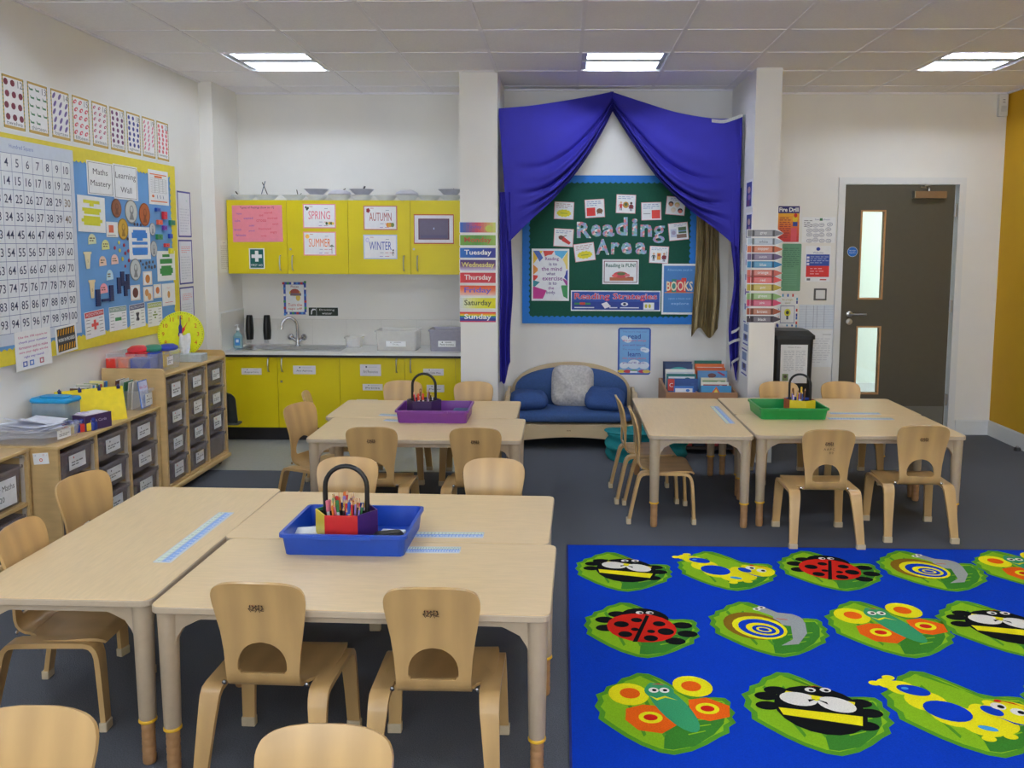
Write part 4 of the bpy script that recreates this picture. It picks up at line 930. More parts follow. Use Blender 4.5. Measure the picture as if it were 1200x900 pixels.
def a_tap(m, w, h):
    m.rect(-w*.5, -h*.5, w*.5, h*.5, P(60, 90, 180)); 
    for i, c in enumerate(((200, 60, 60), (60, 150, 90), (240, 240, 240), (80, 150, 220))*5): 
        a = i/20*4; s = a % 1; x, y = ((-.5+s), .46) if a < 1 else ((.46), .5-s) if a < 2 else ((.5-s), -.46) if a < 3 else (-.46, -.5+s); m.rect(x*w-w*.05, y*h-h*.035, x*w+w*.05, y*h+h*.035, P(*c))
    m.rect(-w*.40, -h*.42, w*.40, h*.42, WHITE); m.text('Please', 0, h*.36, h*.07, P(150, 70, 80)); m.ell(0, h*.17, w*.25, h*.1, P(225, 195, 70)); m.ell(0, h*.2, w*.2, h*.09, P(170, 80, 60)); m.ell(w*.14, h*.02, w*.10, h*.1, P(220, 190, 90)); m.rect(-w*.2, h*.08, w*.28, h*.16, P(120, 100, 110)); m.text('Turn the', 0, -h*.20, h*.09, RED, w*.62); m.text('taps off!', 0, -h*.33, h*.09, RED, w*.6)
sheet('B', (332.5, 330.5, 359, 368.5), YK, 'tap_notice', 'blue-bordered notice about turning the taps off, above the sink', 'notice', a_tap)
def a_dw(m, w, h):
    m.rect(-w*.49, -h*.46, w*.49, h*.46, P(40, 52, 44)); m.rect(-w*.235, -h*.46, -w*.225, h*.46, WHITE); m.text('Drinking', w*.12, h*.18, h*.26, WHITE, w*.5); m.text('water', w*.12, -h*.2, h*.2, WHITE, w*.34)
    m.poly([(-w*.42, -h*.3), (-w*.38, -h*.3), (-w*.37, h*.1), (-w*.30, h*.2), (-w*.26, h*.12), (-w*.26, h*.3), (-w*.36, h*.32), (-w*.41, h*.12)], WHITE)
sheet('B', (361.5, 360, 396.5, 370.5), YK, 'drinking_water_sign', 'dark green Drinking water sign on the wall above the sink', 'sign', a_dw)
def a_list(m, w, h): m.text('Snack Menu', 0, h*.42, h*.03, P(120, 120, 200)); m.lines(-w*.35, w*.35, -h*.4, h*.35, 16, P(190, 185, 185))
c, w, h = Vector((-2.745+.0005, 6.93, (onX(258, 280, -2.745).z+onX(258, 321, -2.745).z)/2)), .22, .26
m = MB().bx(-w/2, w/2, -h/2, h/2, 0, .001, P(238, 238, 236)); m.z = .001; a_list(m, w, h); tag(m.build('notice_sheet', M=ML(c)), 'pale notice sheet on the side of the boxed-in corner by the wall cupboard', 'paper')
# black dispensers
for i, (u, lab) in enumerate(((290.5, 'black tapered dispenser on the wall next to the soap bottle'), (311, 'black tapered dispenser on the wall nearer the tap'))):
    a = onY(u, 369.5, YK-.05); b = onY(u, 398, YK-.05); d = empty('wall_dispenser', (a.x, YK-.01, b.z)); hh_ = a.z-b.z; m = MB()
    pr = [(-.028, 0), (-.030, .1), (-.033, .35), (-.031, .6), (-.026, .93), (-.022, 1)]; n = 10; v = []; rings = []
    for w, z in pr:
        for k in range(n+1): a_ = PI*k/n; v.append((w*math.cos(a_)*-1, -.055*math.sin(a_)*(-w/.033), z*hh_))
    f = [(k*(n+1)+i_, k*(n+1)+i_+1, (k+1)*(n+1)+i_+1, (k+1)*(n+1)+i_) for k in range(len(pr)-1) for i_ in range(n)]+[tuple(range(n+1))[::-1], tuple((len(pr)-1)*(n+1)+i_ for i_ in range(n+1))]+[(k*(n+1), (k+1)*(n+1), (k+1)*(n+1)+n, k*(n+1)+n) for k in range(len(pr)-1)]
    m.add(v, f, DARKB, True); m.build('cover', parent=d, recalc=True); MB().rbox(-.018, .018, -.045, -.012, -.03, .0, CLEARP, r=.008).build('nozzle', parent=d); tag(d, lab, 'dispenser', 'black wall dispensers')
# soap bottle
p = onY(278, 408, 6.98); t = empty('soap_bottle', (-2.69, 7.02, WZ+.0))
MB().rbox(-.038, .038, -.022, .022, 0, .105, mat((170, 215, 225), .12, alpha=.6, name='pale_blue_soap'), r=.02, bevel=.006).lathe([(.036, .105), (.022, .125), (.013, .132), (.013, .15)], mat((170, 215, 225), .12, alpha=.6, name='pale_blue_soap'), n=16).build('bottle', parent=t)
MB().lathe([(.014, .148), (.014, .165), (.005, .167), (.005, .19), (.012, .192), (.012, .198), (.001, .2)], WHITE, n=12).tube([(0, 0, .194), (-.01, -.035, .192)], .004, WHITE).build('pump', parent=t)
q = MB().bx(-.018, .024, -.0235, -.0225, .025, .085, P(60, 140, 215)).bx(-.008, .014, -.0240, -.0235, .05, .075, P(220, 235, 245)); q.build('bottle_label', parent=t); tag(t, 'pump bottle of pale blue soap standing at the sink corner', 'bottle')
# food boxes on the worktop
def tub(x, y, w, d, h, m, name, lab, lid=False, lbl=None):
    t = make_tray(w, h, d, None, m, name=name); t.location = (x, y, WZ); t.rotation_euler.z = -PI/2; tag(t, lab, 'box')
    if lbl:
        q = MB().bx(-w*.23, w*.23, -h*.14, h*.14, 0, .001, WHITE); q.z = .001; q.ell(-w*.12, h*.07, h*.03, h*.03, BLACK, n=8); q.rect(-w*.05, h*.06, w*.12, h*.085, GREY); q.text(lbl, 0, -h*.03, h*.09, BLACK)
        q.build('label_card', parent=t, M=Matrix.Translation((d/2+.002, 0, h*.36)) @ Matrix(((0, 0, 1, 0), (1, 0, 0, 0), (0, 1, 0, 0), (0, 0, 0, 1))))
    return t
FROST = mat((238, 236, 232), .3, alpha=.36, name='frosted_plastic')
a = onY(440, 400, 6.9); b = onY(490, 400, 6.9)
tub((a.x+b.x)/2-.005, 7.02, b.x-a.x+.005, .26, .165, FROST, 'frosted_tub', 'frosted clear tub with a small label on the worktop', lbl='Fruits')
a = onY(500, 400, 6.88)
tub((a.x+KR)/2+.0, 7.02, KR-.02-a.x, .28, .175, mat((186, 184, 200), .3, alpha=.6, name='grey_tub_plastic'), 'grey_tub', 'grey plastic tub on the worktop against the pier', lbl='Paint bottles')
a = onY(415, 395, 7.15); tub(a.x, 7.16, .15, .14, .09, FROST, 'small_frosted_tub', 'small frosted food tub at the end of the sink drainer')
# dustpan hung on the far end of the tray unit
zt_ = onY(274, 459, 6.17).z; zb_ = onY(278, 495, 6.17).z; m = MB(); DPG = mat((66, 70, 66), .5, var=.1, name='dark_grey_dustpan')
def pan(u, v):
    a = PI*(u-.5); w = .105*(1-.15*v)*(1 if v < .75 else math.sqrt(max(0, 1-((v-.75)/.25)**2))*.9+.1); return (-2.475+w*math.sin(a), 6.122+.07*math.cos(a)*(1-.35*v), zb_+(zt_-zb_)*v)
m.grid(pan, 20, 16, DPG); m.rbox(-2.60, -2.365, 6.120, 6.215, zb_-.012, zb_+.004, DPG, r=.02, bevel=.003); m.bx(-2.485, -2.465, 6.116, 6.13, zt_-.04, zt_+.05, DPG)
tag(m.build('dustpan', solid=.002), 'dark grey dustpan hung on the end of the tall tray unit', 'dustpan')
# craft models drying on the wall cupboards
BOWL = mat((236, 238, 238), .45, var=.03, alpha=1., name='waxed_bowl_paper'); TWIG = mat((70, 58, 48), .8, name='twig_bark')
def bowl_craft(u, stack, kind, lab, yy=7.10):
    x = onY(u, 228, yy).x; t = empty('craft_bowl', (x, yy, zu1)); R_, h_ = .096, .046
    b = MB().lathe([(.05, 0), (.052, .003), (R_, h_), (R_+.006, h_), (R_+.006, h_-.003), (R_-.001, h_-.004), (.055, .006), (.001, .005)], BOWL, n=28)
    b.build('bowl', parent=t)
    if kind == 'x': MB().tube([(-.05, 0, .02), (-.005, 0, .16)], .0035, P(70, 90, 110)).tube([(.02, .01, .02), (-.03, .0, .15)], .0035, TWIG).build('stick', parent=t)
    if kind == 't': MB().tube([(-.03, 0, .02), (-.07, 0, .075)], .005, TWIG).build('stick', parent=t)
    if kind == 'y': MB().tube([(.04, 0, .0), (.03, 0, .04), (.02, 0, .09)], .004, TWIG).tube([(.03, 0, .04), (.06, 0, .06)], .003, TWIG).build('stick', parent=t)
    if kind == 'l': MB().tube([(-.0, 0, .03), (-.012, 0, .06), (.05, 0, .10)], .004, TWIG).build('stick', parent=t)
    if kind == 'r': 
        q = MB()
        for k in range(6): q.tube([(.0, 0, .045), (.05*math.cos(k*1.1), .02*math.sin(k), .045+.025*math.sin(k*2.1))], .003, P(150, 60, 60) if k % 2 else TWIG)
        q.build('stick', parent=t)
    if kind == 'v': MB().tube([(-.01, 0, .04), (.025, 0, .12)], .006, P(50, 50, 60)).tube([(.0, 0, .04), (.03, 0, .12)], .004, TWIG).build('stick', parent=t)
    if kind == 'f': MB().tube([(0, 0, .0), (.0, -.01, .1)], .007, TWIG).tube([(-.04, -.01, .095), (.04, -.01, .09)], .004, TWIG).tube([(-.02, -.01, .075), (.03, -.01, .1)], .004, TWIG).tube([(0, -.01, .05), (.03, -.01, .04)], .004, TWIG).build('stick', parent=t)
    if stack:
        c = MB().lathe([(.05, .046), (.052, .049), (R_, .05+.044), (R_+.006, .05+.044), (R_-.001, .09), (.055, .052), (.001, .051)], mat((196, 198, 212), .5, var=.05, name='grey_bowl_paper'), n=28) if stack == 1 else MB().lathe([(R_, .052), (R_-.01, .07), (.05, .088), (.001, .09)], mat((206, 206, 216), .5, var=.05, name='grey_bowl_paper'), n=28)
        c.build('upper_bowl', parent=t)
    tag(t, lab, 'craft bowl', 'craft bowls drying on the wall cupboards')
for u, st, k, lab in ((286, 0, 't', 'white craft bowl with one short twig at the boxed corner end'), (312, 0, 'x', 'white craft bowl with two crossed tall sticks'), (345, 0, 'y', 'white craft bowl with a forked twig above the first cupboard joint'), (371, 1, 'r', 'two stacked craft bowls with red and dark twigs'), (398, 2, 'l', 'craft bowl capped by an upturned bowl, bent twig beside it'),
                      (424, 1, 'v', 'stacked grey craft bowls with a pair of upright sticks'), (452, 0, '', 'plain white craft bowl above the AUTUMN card'), (477, 2, 'r', 'craft bowl under an upturned one with red twigs'), (503, 0, '', 'plain white craft bowl above the framed picture'), (528, 1, 'f', 'stacked craft bowls with a tree-like twig against the pier')): bowl_craft(u, st, k, lab)
# ================================================================== LEFT WALL: MATHS BOARD
XB = -2.83
BY0, BY1, BZ0, BZ1 = 3.30, 6.27, .978, 2.160
BB = mat((108, 160, 216), .8, var=.05, scale=5, name='sky_blue_backing_paper'); BYL = mat((226, 208, 62), .6, var=.04, name='yellow_border_roll')
t = empty('maths_board', (XB, 0, 0))
tag(t, 'big blue maths display board with wavy yellow border', 'display board')
MB().bx(XL+.001-XB, -.002, BY0, BY1, BZ0, BZ1, BB).build('backing', parent=t)
def scallop(L, w, amp, pitch, z0, m, th=.0012):
    """border strip along +x of length L, straight outer edge at y=0, scalloped inner edge at y=w"""
    n = max(2, int(L/pitch)); pts = [(0, 0), (L, 0)]
    for i in range(n*6, -1, -1): pts.append((L*i/(n*6), w+amp*abs(math.sin(PI*i/6))))
    mb = MB(); mb.prism(pts, z0, z0+th, m); return mb
def border(parent, M0, w, h, bw, amp, pitch, m, name='border_strip'):
    """four scalloped strips round a w x h board whose lower corner is the frame origin"""
    for L, T in ((w, Matrix.Identity(4)), (h, Matrix.Translation((w, 0, .0004)) @ Matrix.Rotation(PI/2, 4, 'Z')), (w, Matrix.Translation((w, h, 0)) @ Matrix.Rotation(PI, 4, 'Z')), (h, Matrix.Translation((0, h, .0004)) @ Matrix.Rotation(-PI/2, 4, 'Z'))):
        scallop(L, bw, amp, pitch, 0, m).build(name, parent=parent, M=M0 @ T)
border(t, ML((0, BY0, BZ0)), BY1-BY0, BZ1-BZ0, .075, .012, .042, BYL)
XP = XB+.0012
# the hundred square
c0 = onX(7, 192, XP); c1 = onX(77, 200, XP); cwid = (c1.y-c0.y)/6; rr_ = [onX(77+7.5*(i/9), [200, 221, 240, 259, 277, 296, 315, 334, 352, 370][i], XP).z for i in range(10)]
rh_ = (rr_[0]-rr_[9])/9; y10 = c1.y; ntop = rr_[0]+rh_*.5; nbot = ntop-10*rh_; yl = y10-cwid*9.5; yr = y10+cwid*.5
q = MB(); PN = P(206, 214, 228); q.bx(yl-.05, yr+.035, nbot-.06, ntop+.075, 0, .0012, PN); q.z = .0012
q.rect(yl, nbot, yr, ntop, P(228, 232, 238)); NB = P(40, 50, 90); q.text('Hundred Square', (yl+yr)/2, ntop+.035, .028, P(110, 130, 190))
LN = P(90, 105, 160); q.step()
for i in range(11): q.z = .0014; x = yl+cwid*i; q.rect(x-.0012, nbot, x+.0012, ntop, LN)
for i in range(11): q.z = .0015; z = nbot+rh_*i; q.rect(yl, z-.0012, yr, z+.0012, LN)
for r in range(10):
    for c in range(10):
        q.z = .0016; q.text(str(10*r+c+1), yl+cwid*(c+.5), ntop-rh_*(r+.5), .044, NB if (c < 9) else P(110, 90, 70) if r in (2, 3) else NB, bold=.004)
tag(q.build('hundred_square', M=ML((XP-.001, 0, 0))), 'large white hundred square poster with dark blue numbers', 'poster')
def SL(box, name, label, cat, art, **k): return sheet('L', box, k.pop('X', XP), name, label, cat, art, **k)
def a_mm(m, w, h): m.rect(-w*.46, -h*.46, w*.46, h*.46, P(60, 60, 70)); m.rect(-w*.445, -h*.45, w*.445, h*.45, WHITE); m.text('Maths', 0, h*.2, h*.17, P(50, 50, 60), w*.56); m.text('Mastery', 0, -h*.17, h*.22, P(50, 50, 60), w*.76)
def a_lw(m, w, h): m.rect(-w*.46, -h*.46, w*.46, h*.46, P(60, 60, 70)); m.rect(-w*.445, -h*.45, w*.445, h*.45, WHITE); m.text('Learning', 0, h*.16, h*.23, P(80, 80, 90), w*.84); m.text('Wall', 0, -h*.22, h*.17, P(80, 80, 90), w*.46)
SL((102, 190, 132.5, 229), 'title_card', 'white card reading Maths Mastery on the blue board', 'card', a_mm); SL((133, 194, 161, 234), 'title_card', 'white card reading Learning Wall on the blue board', 'card', a_lw)
def a_or(m, w, h):
    o = P(230, 120, 70)
    m.rect(-w*.42, h*.36, w*.42, h*.39, o); m.rect(-w*.42, -h*.42, w*.42, -h*.39, o); m.rect(-w*.2, h*.28, w*.18, h*.34, o)
    for i in range(9): m.rect(-w*.4, -h*.15+h*.05*i, w*.4, -h*.145+h*.05*i, GREY)
    for x in (-.2, .0, .2, .38): m.rect(w*x, -h*.15, w*(x+.01), h*.26, GREY)
    m.ell(-w*.3, -h*.26, w*.06, h*.04, o)
    for x in (-.1, .05, .2): m.rect(w*x, -h*.32, w*(x+.02), -h*.22, P(50, 70, 140), rot=.3)
SL((174, 200, 197, 240), 'chart_poster', 'white chart with orange lines high up at the far end of the blue board', 'poster', a_or)
def blocks(col, spans):
    def f(m, w, h):
        for y, x in spans: m.rect(-w*x, h*(y-.045), w*x, h*(y+.045), col)
    return f
SL((91, 230, 123, 272), 'fact_sheet', 'white fact sheet with yellow highlighted lines', 'paper', blocks(P(216, 214, 50), [(.34, .3), (.26, .08), (.12, .34), (.04, .28), (-.1, .3), (-.18, .38), (-.27, .3)]), rot=-.02)
SL((151, 266, 176, 304), 'fact_sheet', 'white fact sheet with blocks of bright blue print', 'paper', blocks(P(50, 130, 215), [(.36, .3), (.28, .36), (.2, .36), (.12, .14), (.0, .36), (-.18, .36), (-.27, .36), (-.32, .34)]))
SL((184, 294, 205, 329), 'fact_sheet', 'white fact sheet with blocks of green print by the board edge', 'paper', blocks(P(50, 140, 70), [(.34, .2), (.19, .34), (.12, .34), (-.04, .28), (-.12, .36), (-.21, .36), (-.28, .28)]))
def a_sm(cs):
    def f(m, w, h):
        m.rect(-w*.46, -h*.46, w*.46, h*.46, P(226, 196, 170)); m.rect(-w*.42, -h*.43, w*.42, h*.43, WHITE)
        for x, y, r, c in cs: m.ell(w*x, h*y, w*r, w*r*.9, P(*c))
    return f
SL((124.5, 260, 138, 278), 'small_card', 'small white card with a red-orange patch by the gold coin', 'card', lambda m, w, h: (m.rect(-w*.3, -h*.2, w*.12, h*.28, P(225, 110, 80)), m.rect(-w*.4, -h*.4, w*.3, -h*.36, GREY)))
for b, cs, lab in (((167.5, 318, 178, 334), [(0, -.05, .26, (205, 130, 60))], 'small coin card just below the blue-print fact sheet'), ((153, 334, 164, 352), [(0, 0, .3, (110, 60, 50))], 'small coin card with one dark coin'), ((168, 336, 179, 353), [(-.15, .1, .2, (210, 150, 90)), (.12, -.18, .2, (215, 160, 100))], 'small coin card with two pale coins'), ((180, 333, 189, 349), [(0, .05, .24, (205, 120, 70))], 'small coin card with one orange coin next to the tall card')): SL(b, 'coin_card', lab, 'card', a_sm(cs))
SL((190, 332, 205, 358), 'coin_poster', 'taller white card with a single gold shape just above the clock', 'poster', lambda m, w, h: (m.text('Numbers', 0, h*.3, h*.05, RED), m.ell(0, 0, w*.1, h*.16, P(220, 160, 80)), m.rect(-w*.3, -h*.36, w*.3, -h*.34, RED)))
def a_op(t_, hd, sym, sc):
    def f(m, w, h):
        m.rect(-w*.48, h*.28, w*.48, h*.48, hd); m.text(t_, 0, h*.38, h*.11, WHITE, w*.86)
        if sym == '+': m.rect(-w*.06, -h*.22, w*.06, h*.16, sc); m.rect(-w*.18, -h*.09, w*.18, h*.03, sc)
        elif sym == '-': m.rect(-w*.18, -h*.1, w*.18, h*.04, sc)
        elif sym == 'x': m.rect(-w*.05, -h*.22, w*.05, h*.16, sc, rot=.5); m.rect(-w*.05, -h*.22, w*.05, h*.16, sc, rot=-.5)
        else: m.rect(-w*.16, -h*.06, w*.16, h*.0, sc); m.ell(0, h*.08, w*.06, h*.04, sc); m.ell(0, -h*.14, w*.06, h*.04, sc)
        for k, y in enumerate((.18, .06, -.08, -.22, -.34)):
            for s in (-.44, .22): m.rect(w*s, h*y, w*(s+.2), h*(y+.02), GREY)
    return f
for b, tx, hd, sy, sc, ro in (((99.5, 364, 122.5, 395), 'ADDITION', P(200, 70, 80), '+', P(225, 90, 90), .05), ((128, 359, 148.5, 387), 'SUBTRACTION', P(140, 165, 150), '-', P(60, 150, 90), 0), ((152, 356, 170, 384), 'MULTIPLICATION', P(90, 90, 130), 'x', P(30, 30, 60), .03), ((173, 354, 190, 382), 'DIVISION', P(176, 190, 110), '/', P(120, 150, 70), 0)): SL(b, 'operation_poster', 'small %s word poster along the bottom of the blue board' % tx, 'poster', a_op(tx, hd, sy, sc), rot=ro)
def a_pb(m, w, h):
    for i, (tx, c) in enumerate((('Use the 100 square to', (200, 80, 140)), ('check your number', (120, 90, 190)), ('formation and to make', (190, 90, 150)), ('sure your digits are the', (200, 80, 140)), ('right way round!', (120, 90, 190)))): m.text(tx, 0, h*(.34-.13*i), h*.075, P(*c), w*(.8 if i != 4 else .55), bold=.01)
    for x, c in ((-.26, (80, 110, 190)), (-.08, (80, 130, 210)), (.2, (190, 100, 120))): m.rect(w*(x-.06), -h*.42, w*(x+.06), -h*.28, P(*c)); m.rect(w*(x-.03), -h*.39, w*(x+.03), -h*.31, WHITE)
SL((17.5, 386, 60, 431), 'reminder_sheet', 'white reminder sheet in pink and purple print under the hundred square', 'paper', a_pb, X=XP+.003, rot=.02)
def a_wp(m, w, h):
    m.rect(-w*.42, -h*.42, w*.42, h*.42, P(40, 38, 36))
    for s in (-1, 1):
        for i in range(7): x = -w*.42+w*.12*i+w*.01; y = s*h*.28; m.poly([(x, y-h*.11), (x+w*.055, y-h*.11), (x+w*.10, y+h*.11), (x+w*.045, y+h*.11)], P(220, 160, 40))
    m.rect(-w*.42, -h*.15, w*.42, h*.15, P(60, 62, 70)); m.text('WORK IN PROGRESS', 0, 0, h*.13, WHITE, w*.78, bold=.02)
SL((65, 381, 90, 413), 'work_sign', 'black and orange striped WORK IN PROGRESS sign', 'sign', a_wp, X=XP+.003, rot=.06)
# coins
def coin(b, col, edge, lab, ct='coin_cutout'):
    c, w, h = boxX(*b, XP); m = MB(); n = 26; w = min(w, h*1.05)
    m.prism([(w/2*math.cos(2*PI*i/n), h/2*math.sin(2*PI*i/n)) for i in range(n)], 0, .002, P(*edge)); m.z = .002; m.ell(0, 0, w*.45, h*.45, P(*col)); m.ell(w*.02, h*.06, w*.16, h*.2, P(*edge)); m.poly([(-w*.18, -h*.34), (w*.2, -h*.34), (w*.1, -h*.1), (-w*.08, -h*.1)], P(*edge)); m.ell(w*.02, h*.1, w*.1, h*.12, P(*col))
    tag(m.build(ct, M=ML(c)), lab, 'paper coin')
for b, c, e, lab in (((130.5, 233, 142, 255), (140, 86, 60), (110, 66, 46), 'small dark copper paper coin beside the highlighted sheet'), ((146, 234, 161, 262), (200, 204, 200), (130, 134, 136), 'large silver paper coin under the Learning Wall card'), ((163, 238, 175.5, 265), (176, 96, 50), (136, 70, 36), 'large bright copper paper coin'), ((138, 256, 150, 281), (206, 166, 60), (150, 116, 40), 'gold paper coin next to the red-orange card'),
                     ((175, 261, 182, 276), (196, 200, 205), (140, 144, 150), 'small silver paper coin by the blue-print sheet'), ((176, 282, 184, 301), (190, 196, 200), (140, 144, 150), 'middle-sized silver paper coin above the green-print sheet'), ((152, 303, 165, 329), (196, 204, 206), (130, 136, 140), 'large silver paper coin below the blue-print sheet')): coin(b, c, e, lab)
# ice creams: scoops and cones
def scoop(b, col, lab, cone=False):
    c, w, h = boxX(*b, XP); m = MB()
    if cone: pts = [(-w*.5, h*.5), (-w*.5, h*.38), (-w*.38, h*.36), (-w*.2, -h*.5), (w*.2, -h*.5), (w*.38, h*.36), (w*.5, h*.38), (w*.5, h*.5)][::-1]
    else: pts = [(-w*.5, -h*.5), (w*.5, -h*.42)]+[(w*.48*math.cos(a), -h*.1+h*.6*math.sin(a)) for a in [PI*k/12 for k in range(13)]]
    m.prism(pts, 0, .0012, P(*col)); m.z = .0012; k = P(110, 90, 70)
    if cone: m.text('5', 0, -h*.05, h*.16, k)
    else: m.lines(-w*.32, w*.32, -h*.25, h*.2, 2, k, .5)
    tag(m.build('cone_cutout' if cone else 'scoop_cutout', M=ML(c)), lab, 'paper cut-out')
for b, c, lab in (((103, 274, 112.5, 286.5), (216, 222, 180), 'pale green paper scoop, topmost of the ice cream scoops'), ((119, 281, 128, 293), (222, 226, 150), 'yellow-green paper scoop right of the topmost scoop'), ((116, 300, 124.5, 312), (236, 206, 186), 'peach paper ice cream scoop in the middle row'), ((130, 298, 138.5, 310), (238, 200, 196), 'pale pink paper ice cream scoop with a line on it'), ((124.5, 316, 132.5, 328.5), (190, 222, 236), 'pale blue paper ice cream scoop above the rods'), ((117, 332, 126, 344), (240, 160, 170), 'bright pink paper scoop beside the lowest cone')): scoop(b, c, lab)
scoop((98, 295, 107.5, 315), (224, 214, 176), 'cream paper cone beside the peach scoop', True); scoop((104, 328, 112, 349.5), (224, 204, 160), 'tan paper cone above the dark blue rods', True)
# plastic rods, cubes and counters
RODS = [(112, 339, 117, 359), (128, 334, 132.5, 353), (119, 350, 128, 353), (137, 325, 141, 344), (141, 318, 145, 335), (145, 329, 148.5, 347), (147.5, 321, 151, 339)]
for b in RODS:
    c, w, h = boxX(*b, XP); m = MB(); n = max(3, int(max(w, h)/.012)); NV = P(28, 44, 100, rough=.35)
    for i in range(n):
        a, b_ = -.5+i/n, -.5+(i+1)/n-.012
        if h > w: m.bx(-w/2, w/2, h*a, h*b_, 0, .006, NV)
        else: m.bx(w*a, w*b_, -h/2, h/2, 0, .006, NV)
    m.bx(-w*.4, w*.4, -h*.49, h*.49, 0, .005, NV)
    tag(m.build('tens_rod', M=ML(c)), 'dark blue counting rod stuck to the blue board', 'counting rod', 'dark blue counting rods on the board')
def c7(x0, y0, x1, y1): return (90+x0/6.427, 190+y0/6.427, 90+x1/6.427, 190+y1/6.427)
for (b, col, lab) in ((c7(585, 345, 615, 372), (40, 90, 190), 'blue cube, topmost of the loose cubes on the board'), (c7(638, 373, 665, 430), (215, 50, 70), 'tall red cube pair near the board edge'), (c7(598, 435, 630, 472), (235, 100, 70), 'orange cube left of the purple cube'), (c7(690, 438, 725, 475), (40, 130, 110), 'teal cube at the border'), (c7(640, 478, 665, 512), (120, 60, 170), 'purple cube on the board'),
                      (c7(592, 543, 630, 583), (50, 140, 90), 'green cube between the silver coins'), (c7(685, 540, 707, 575), (40, 80, 180), 'blue cube under the teal cube'), (c7(652, 612, 682, 640), (220, 70, 80), 'red cube above the green-print sheet'), (c7(688, 648, 715, 690), (226, 220, 60), 'yellow cube on top of the green-print sheet')):
    c, w, h = boxX(*b, XP); tag(MB().rbox(-w/2, w/2, -h/2, h/2, 0, .018, P(*col, rough=.35), r=.003, bevel=.002).lathe([(.001, .018), (.005, .018), (.005, .022), (.001, .022)], P(*col, rough=.35), n=8).build('linking_cube', M=ML(c)), lab, 'cube', 'linking cubes on the board')
CT = [((305, 592, 328, 620), 'y'), ((275, 632, 297, 660), 'r'), ((345, 612, 365, 640), 'r'), ((312, 650, 333, 680), 'y'), ((355, 672, 375, 700), 'r'), ((378, 655, 398, 682), 'r'), ((332, 713, 355, 745), 'y'), ((383, 727, 402, 755), 'r'), ((355, 772, 375, 795), 'r'), ((425, 455, 445, 480), 'b'), ((447, 457, 467, 482), 'b'), ((472, 460, 490, 485), 'b'), ((373, 565, 393, 590), 'b'),
      ((470, 735, 490, 755), 'b'), ((490, 760, 507, 780), 'b'), ((515, 748, 533, 775), 'b'), ((540, 742, 555, 765), 'b'), ((565, 740, 580, 763), 'b'), ((537, 775, 553, 800), 'b'), ((556, 780, 574, 805), 'b'), ((580, 772, 595, 800), 'b'), ((510, 785, 525, 805), 'b')]
nmc = {'y': ('yellow', (225, 210, 90)), 'r': ('crimson', (176, 40, 80)), 'b': ('slate', (76, 72, 92))}
for b, k in CT:
    c, w, h = boxX(*c7(*b), XP); r_ = min(w, h)/2; tag(MB().lathe([(.0005, 0), (r_, 0), (r_, .002), (.0005, .0025)], P(*nmc[k][1], rough=.35), n=12).build('counter', M=ML(c)), 'small round %s counter scattered on the blue board' % nmc[k][0], 'counter', '%s counters on the board' % nmc[k][0])
# number frieze above the board
SETS = [(12, 'twelve', (120, 40, 60)), (13, 'thirteen', (60, 120, 80)), (14, 'fourteen', (110, 90, 150)), (15, 'fifteen', (210, 80, 100)), (16, 'sixteen', (180, 70, 110)), (17, 'seventeen', (110, 50, 100)), (18, 'eighteen', (50, 60, 140)), (19, 'nineteen', (220, 120, 150)), (20, 'twenty', (225, 110, 120))]
for i, (n, wd, col) in enumerate(SETS):
    w, h = .178, .27; m = MB().bx(-w/2-.006, w/2+.006, -h/2-.006, h/2+.006, 0, .001, P(238, 238, 236)); m.z = .001; m.rect(-w/2, -h/2, w/2, h/2, P(196, 160, 80))
    for k in range(14): y = -h/2+h*(k+.3)/14; m.z = .0011; m.rect(-w/2, y, -w/2+.008, y+h*.03, P(90, 120, 60)); m.z = .0011; m.rect(w/2-.008, y, w/2, y+h*.03, P(90, 120, 60))
    m.z = .0012; m.rect(-w/2+.010, -h/2+.016, w/2-.010, h/2-.012, P(238, 236, 236))
    c = 0; nr = (n+2)//3
    for r in range(nr):
        for q in range(3):
            if c >= n: break
            if r == 0 and q == 2: continue
            x = -.055+.055*q+(.004 if r % 2 else -.004); y = h*.37-(h*.66)*r/max(1, nr-1)*.98+.0; m.z = .0014; a = .0185 if n < 16 else .0145
            if n in (15, 16): m.ell(x, y, a*1.15, a*.6, P(*col), rot=.5, n=8); m.z = .0015; m.ell(x+a*.2, y, a*.4, a*.3, P(238, 236, 236), n=6)
            elif n in (14, 19): m.ell(x, y, a*1.2, a*.55, P(*col), rot=.9, n=8)
            elif n == 13: m.poly([(x-a, y+a*.6), (x-a*.6, y-a*.4), (x+a, y-a*.5), (x+a, y+a*.1), (x-a*.2, y)], P(*col))
            else: m.ell(x, y, a, a*.95, P(*col), n=9)
            c += 1
    m.z = .0015; m.text(str(n), .058, h*.37, .036, P(90, 90, 95)); m.text(wd, 0, -h*.385, .022, P(110, 110, 115), .13)
    y = 4.475+.2085*i
    tag(m.build('number_card', M=ML((XL+.0015, y, 2.325)) @ Matrix.Rotation(-.012, 4, 'Z')), 'gold-edged number card for %s in the row above the board' % wd, 'number card', 'number cards above the maths board')
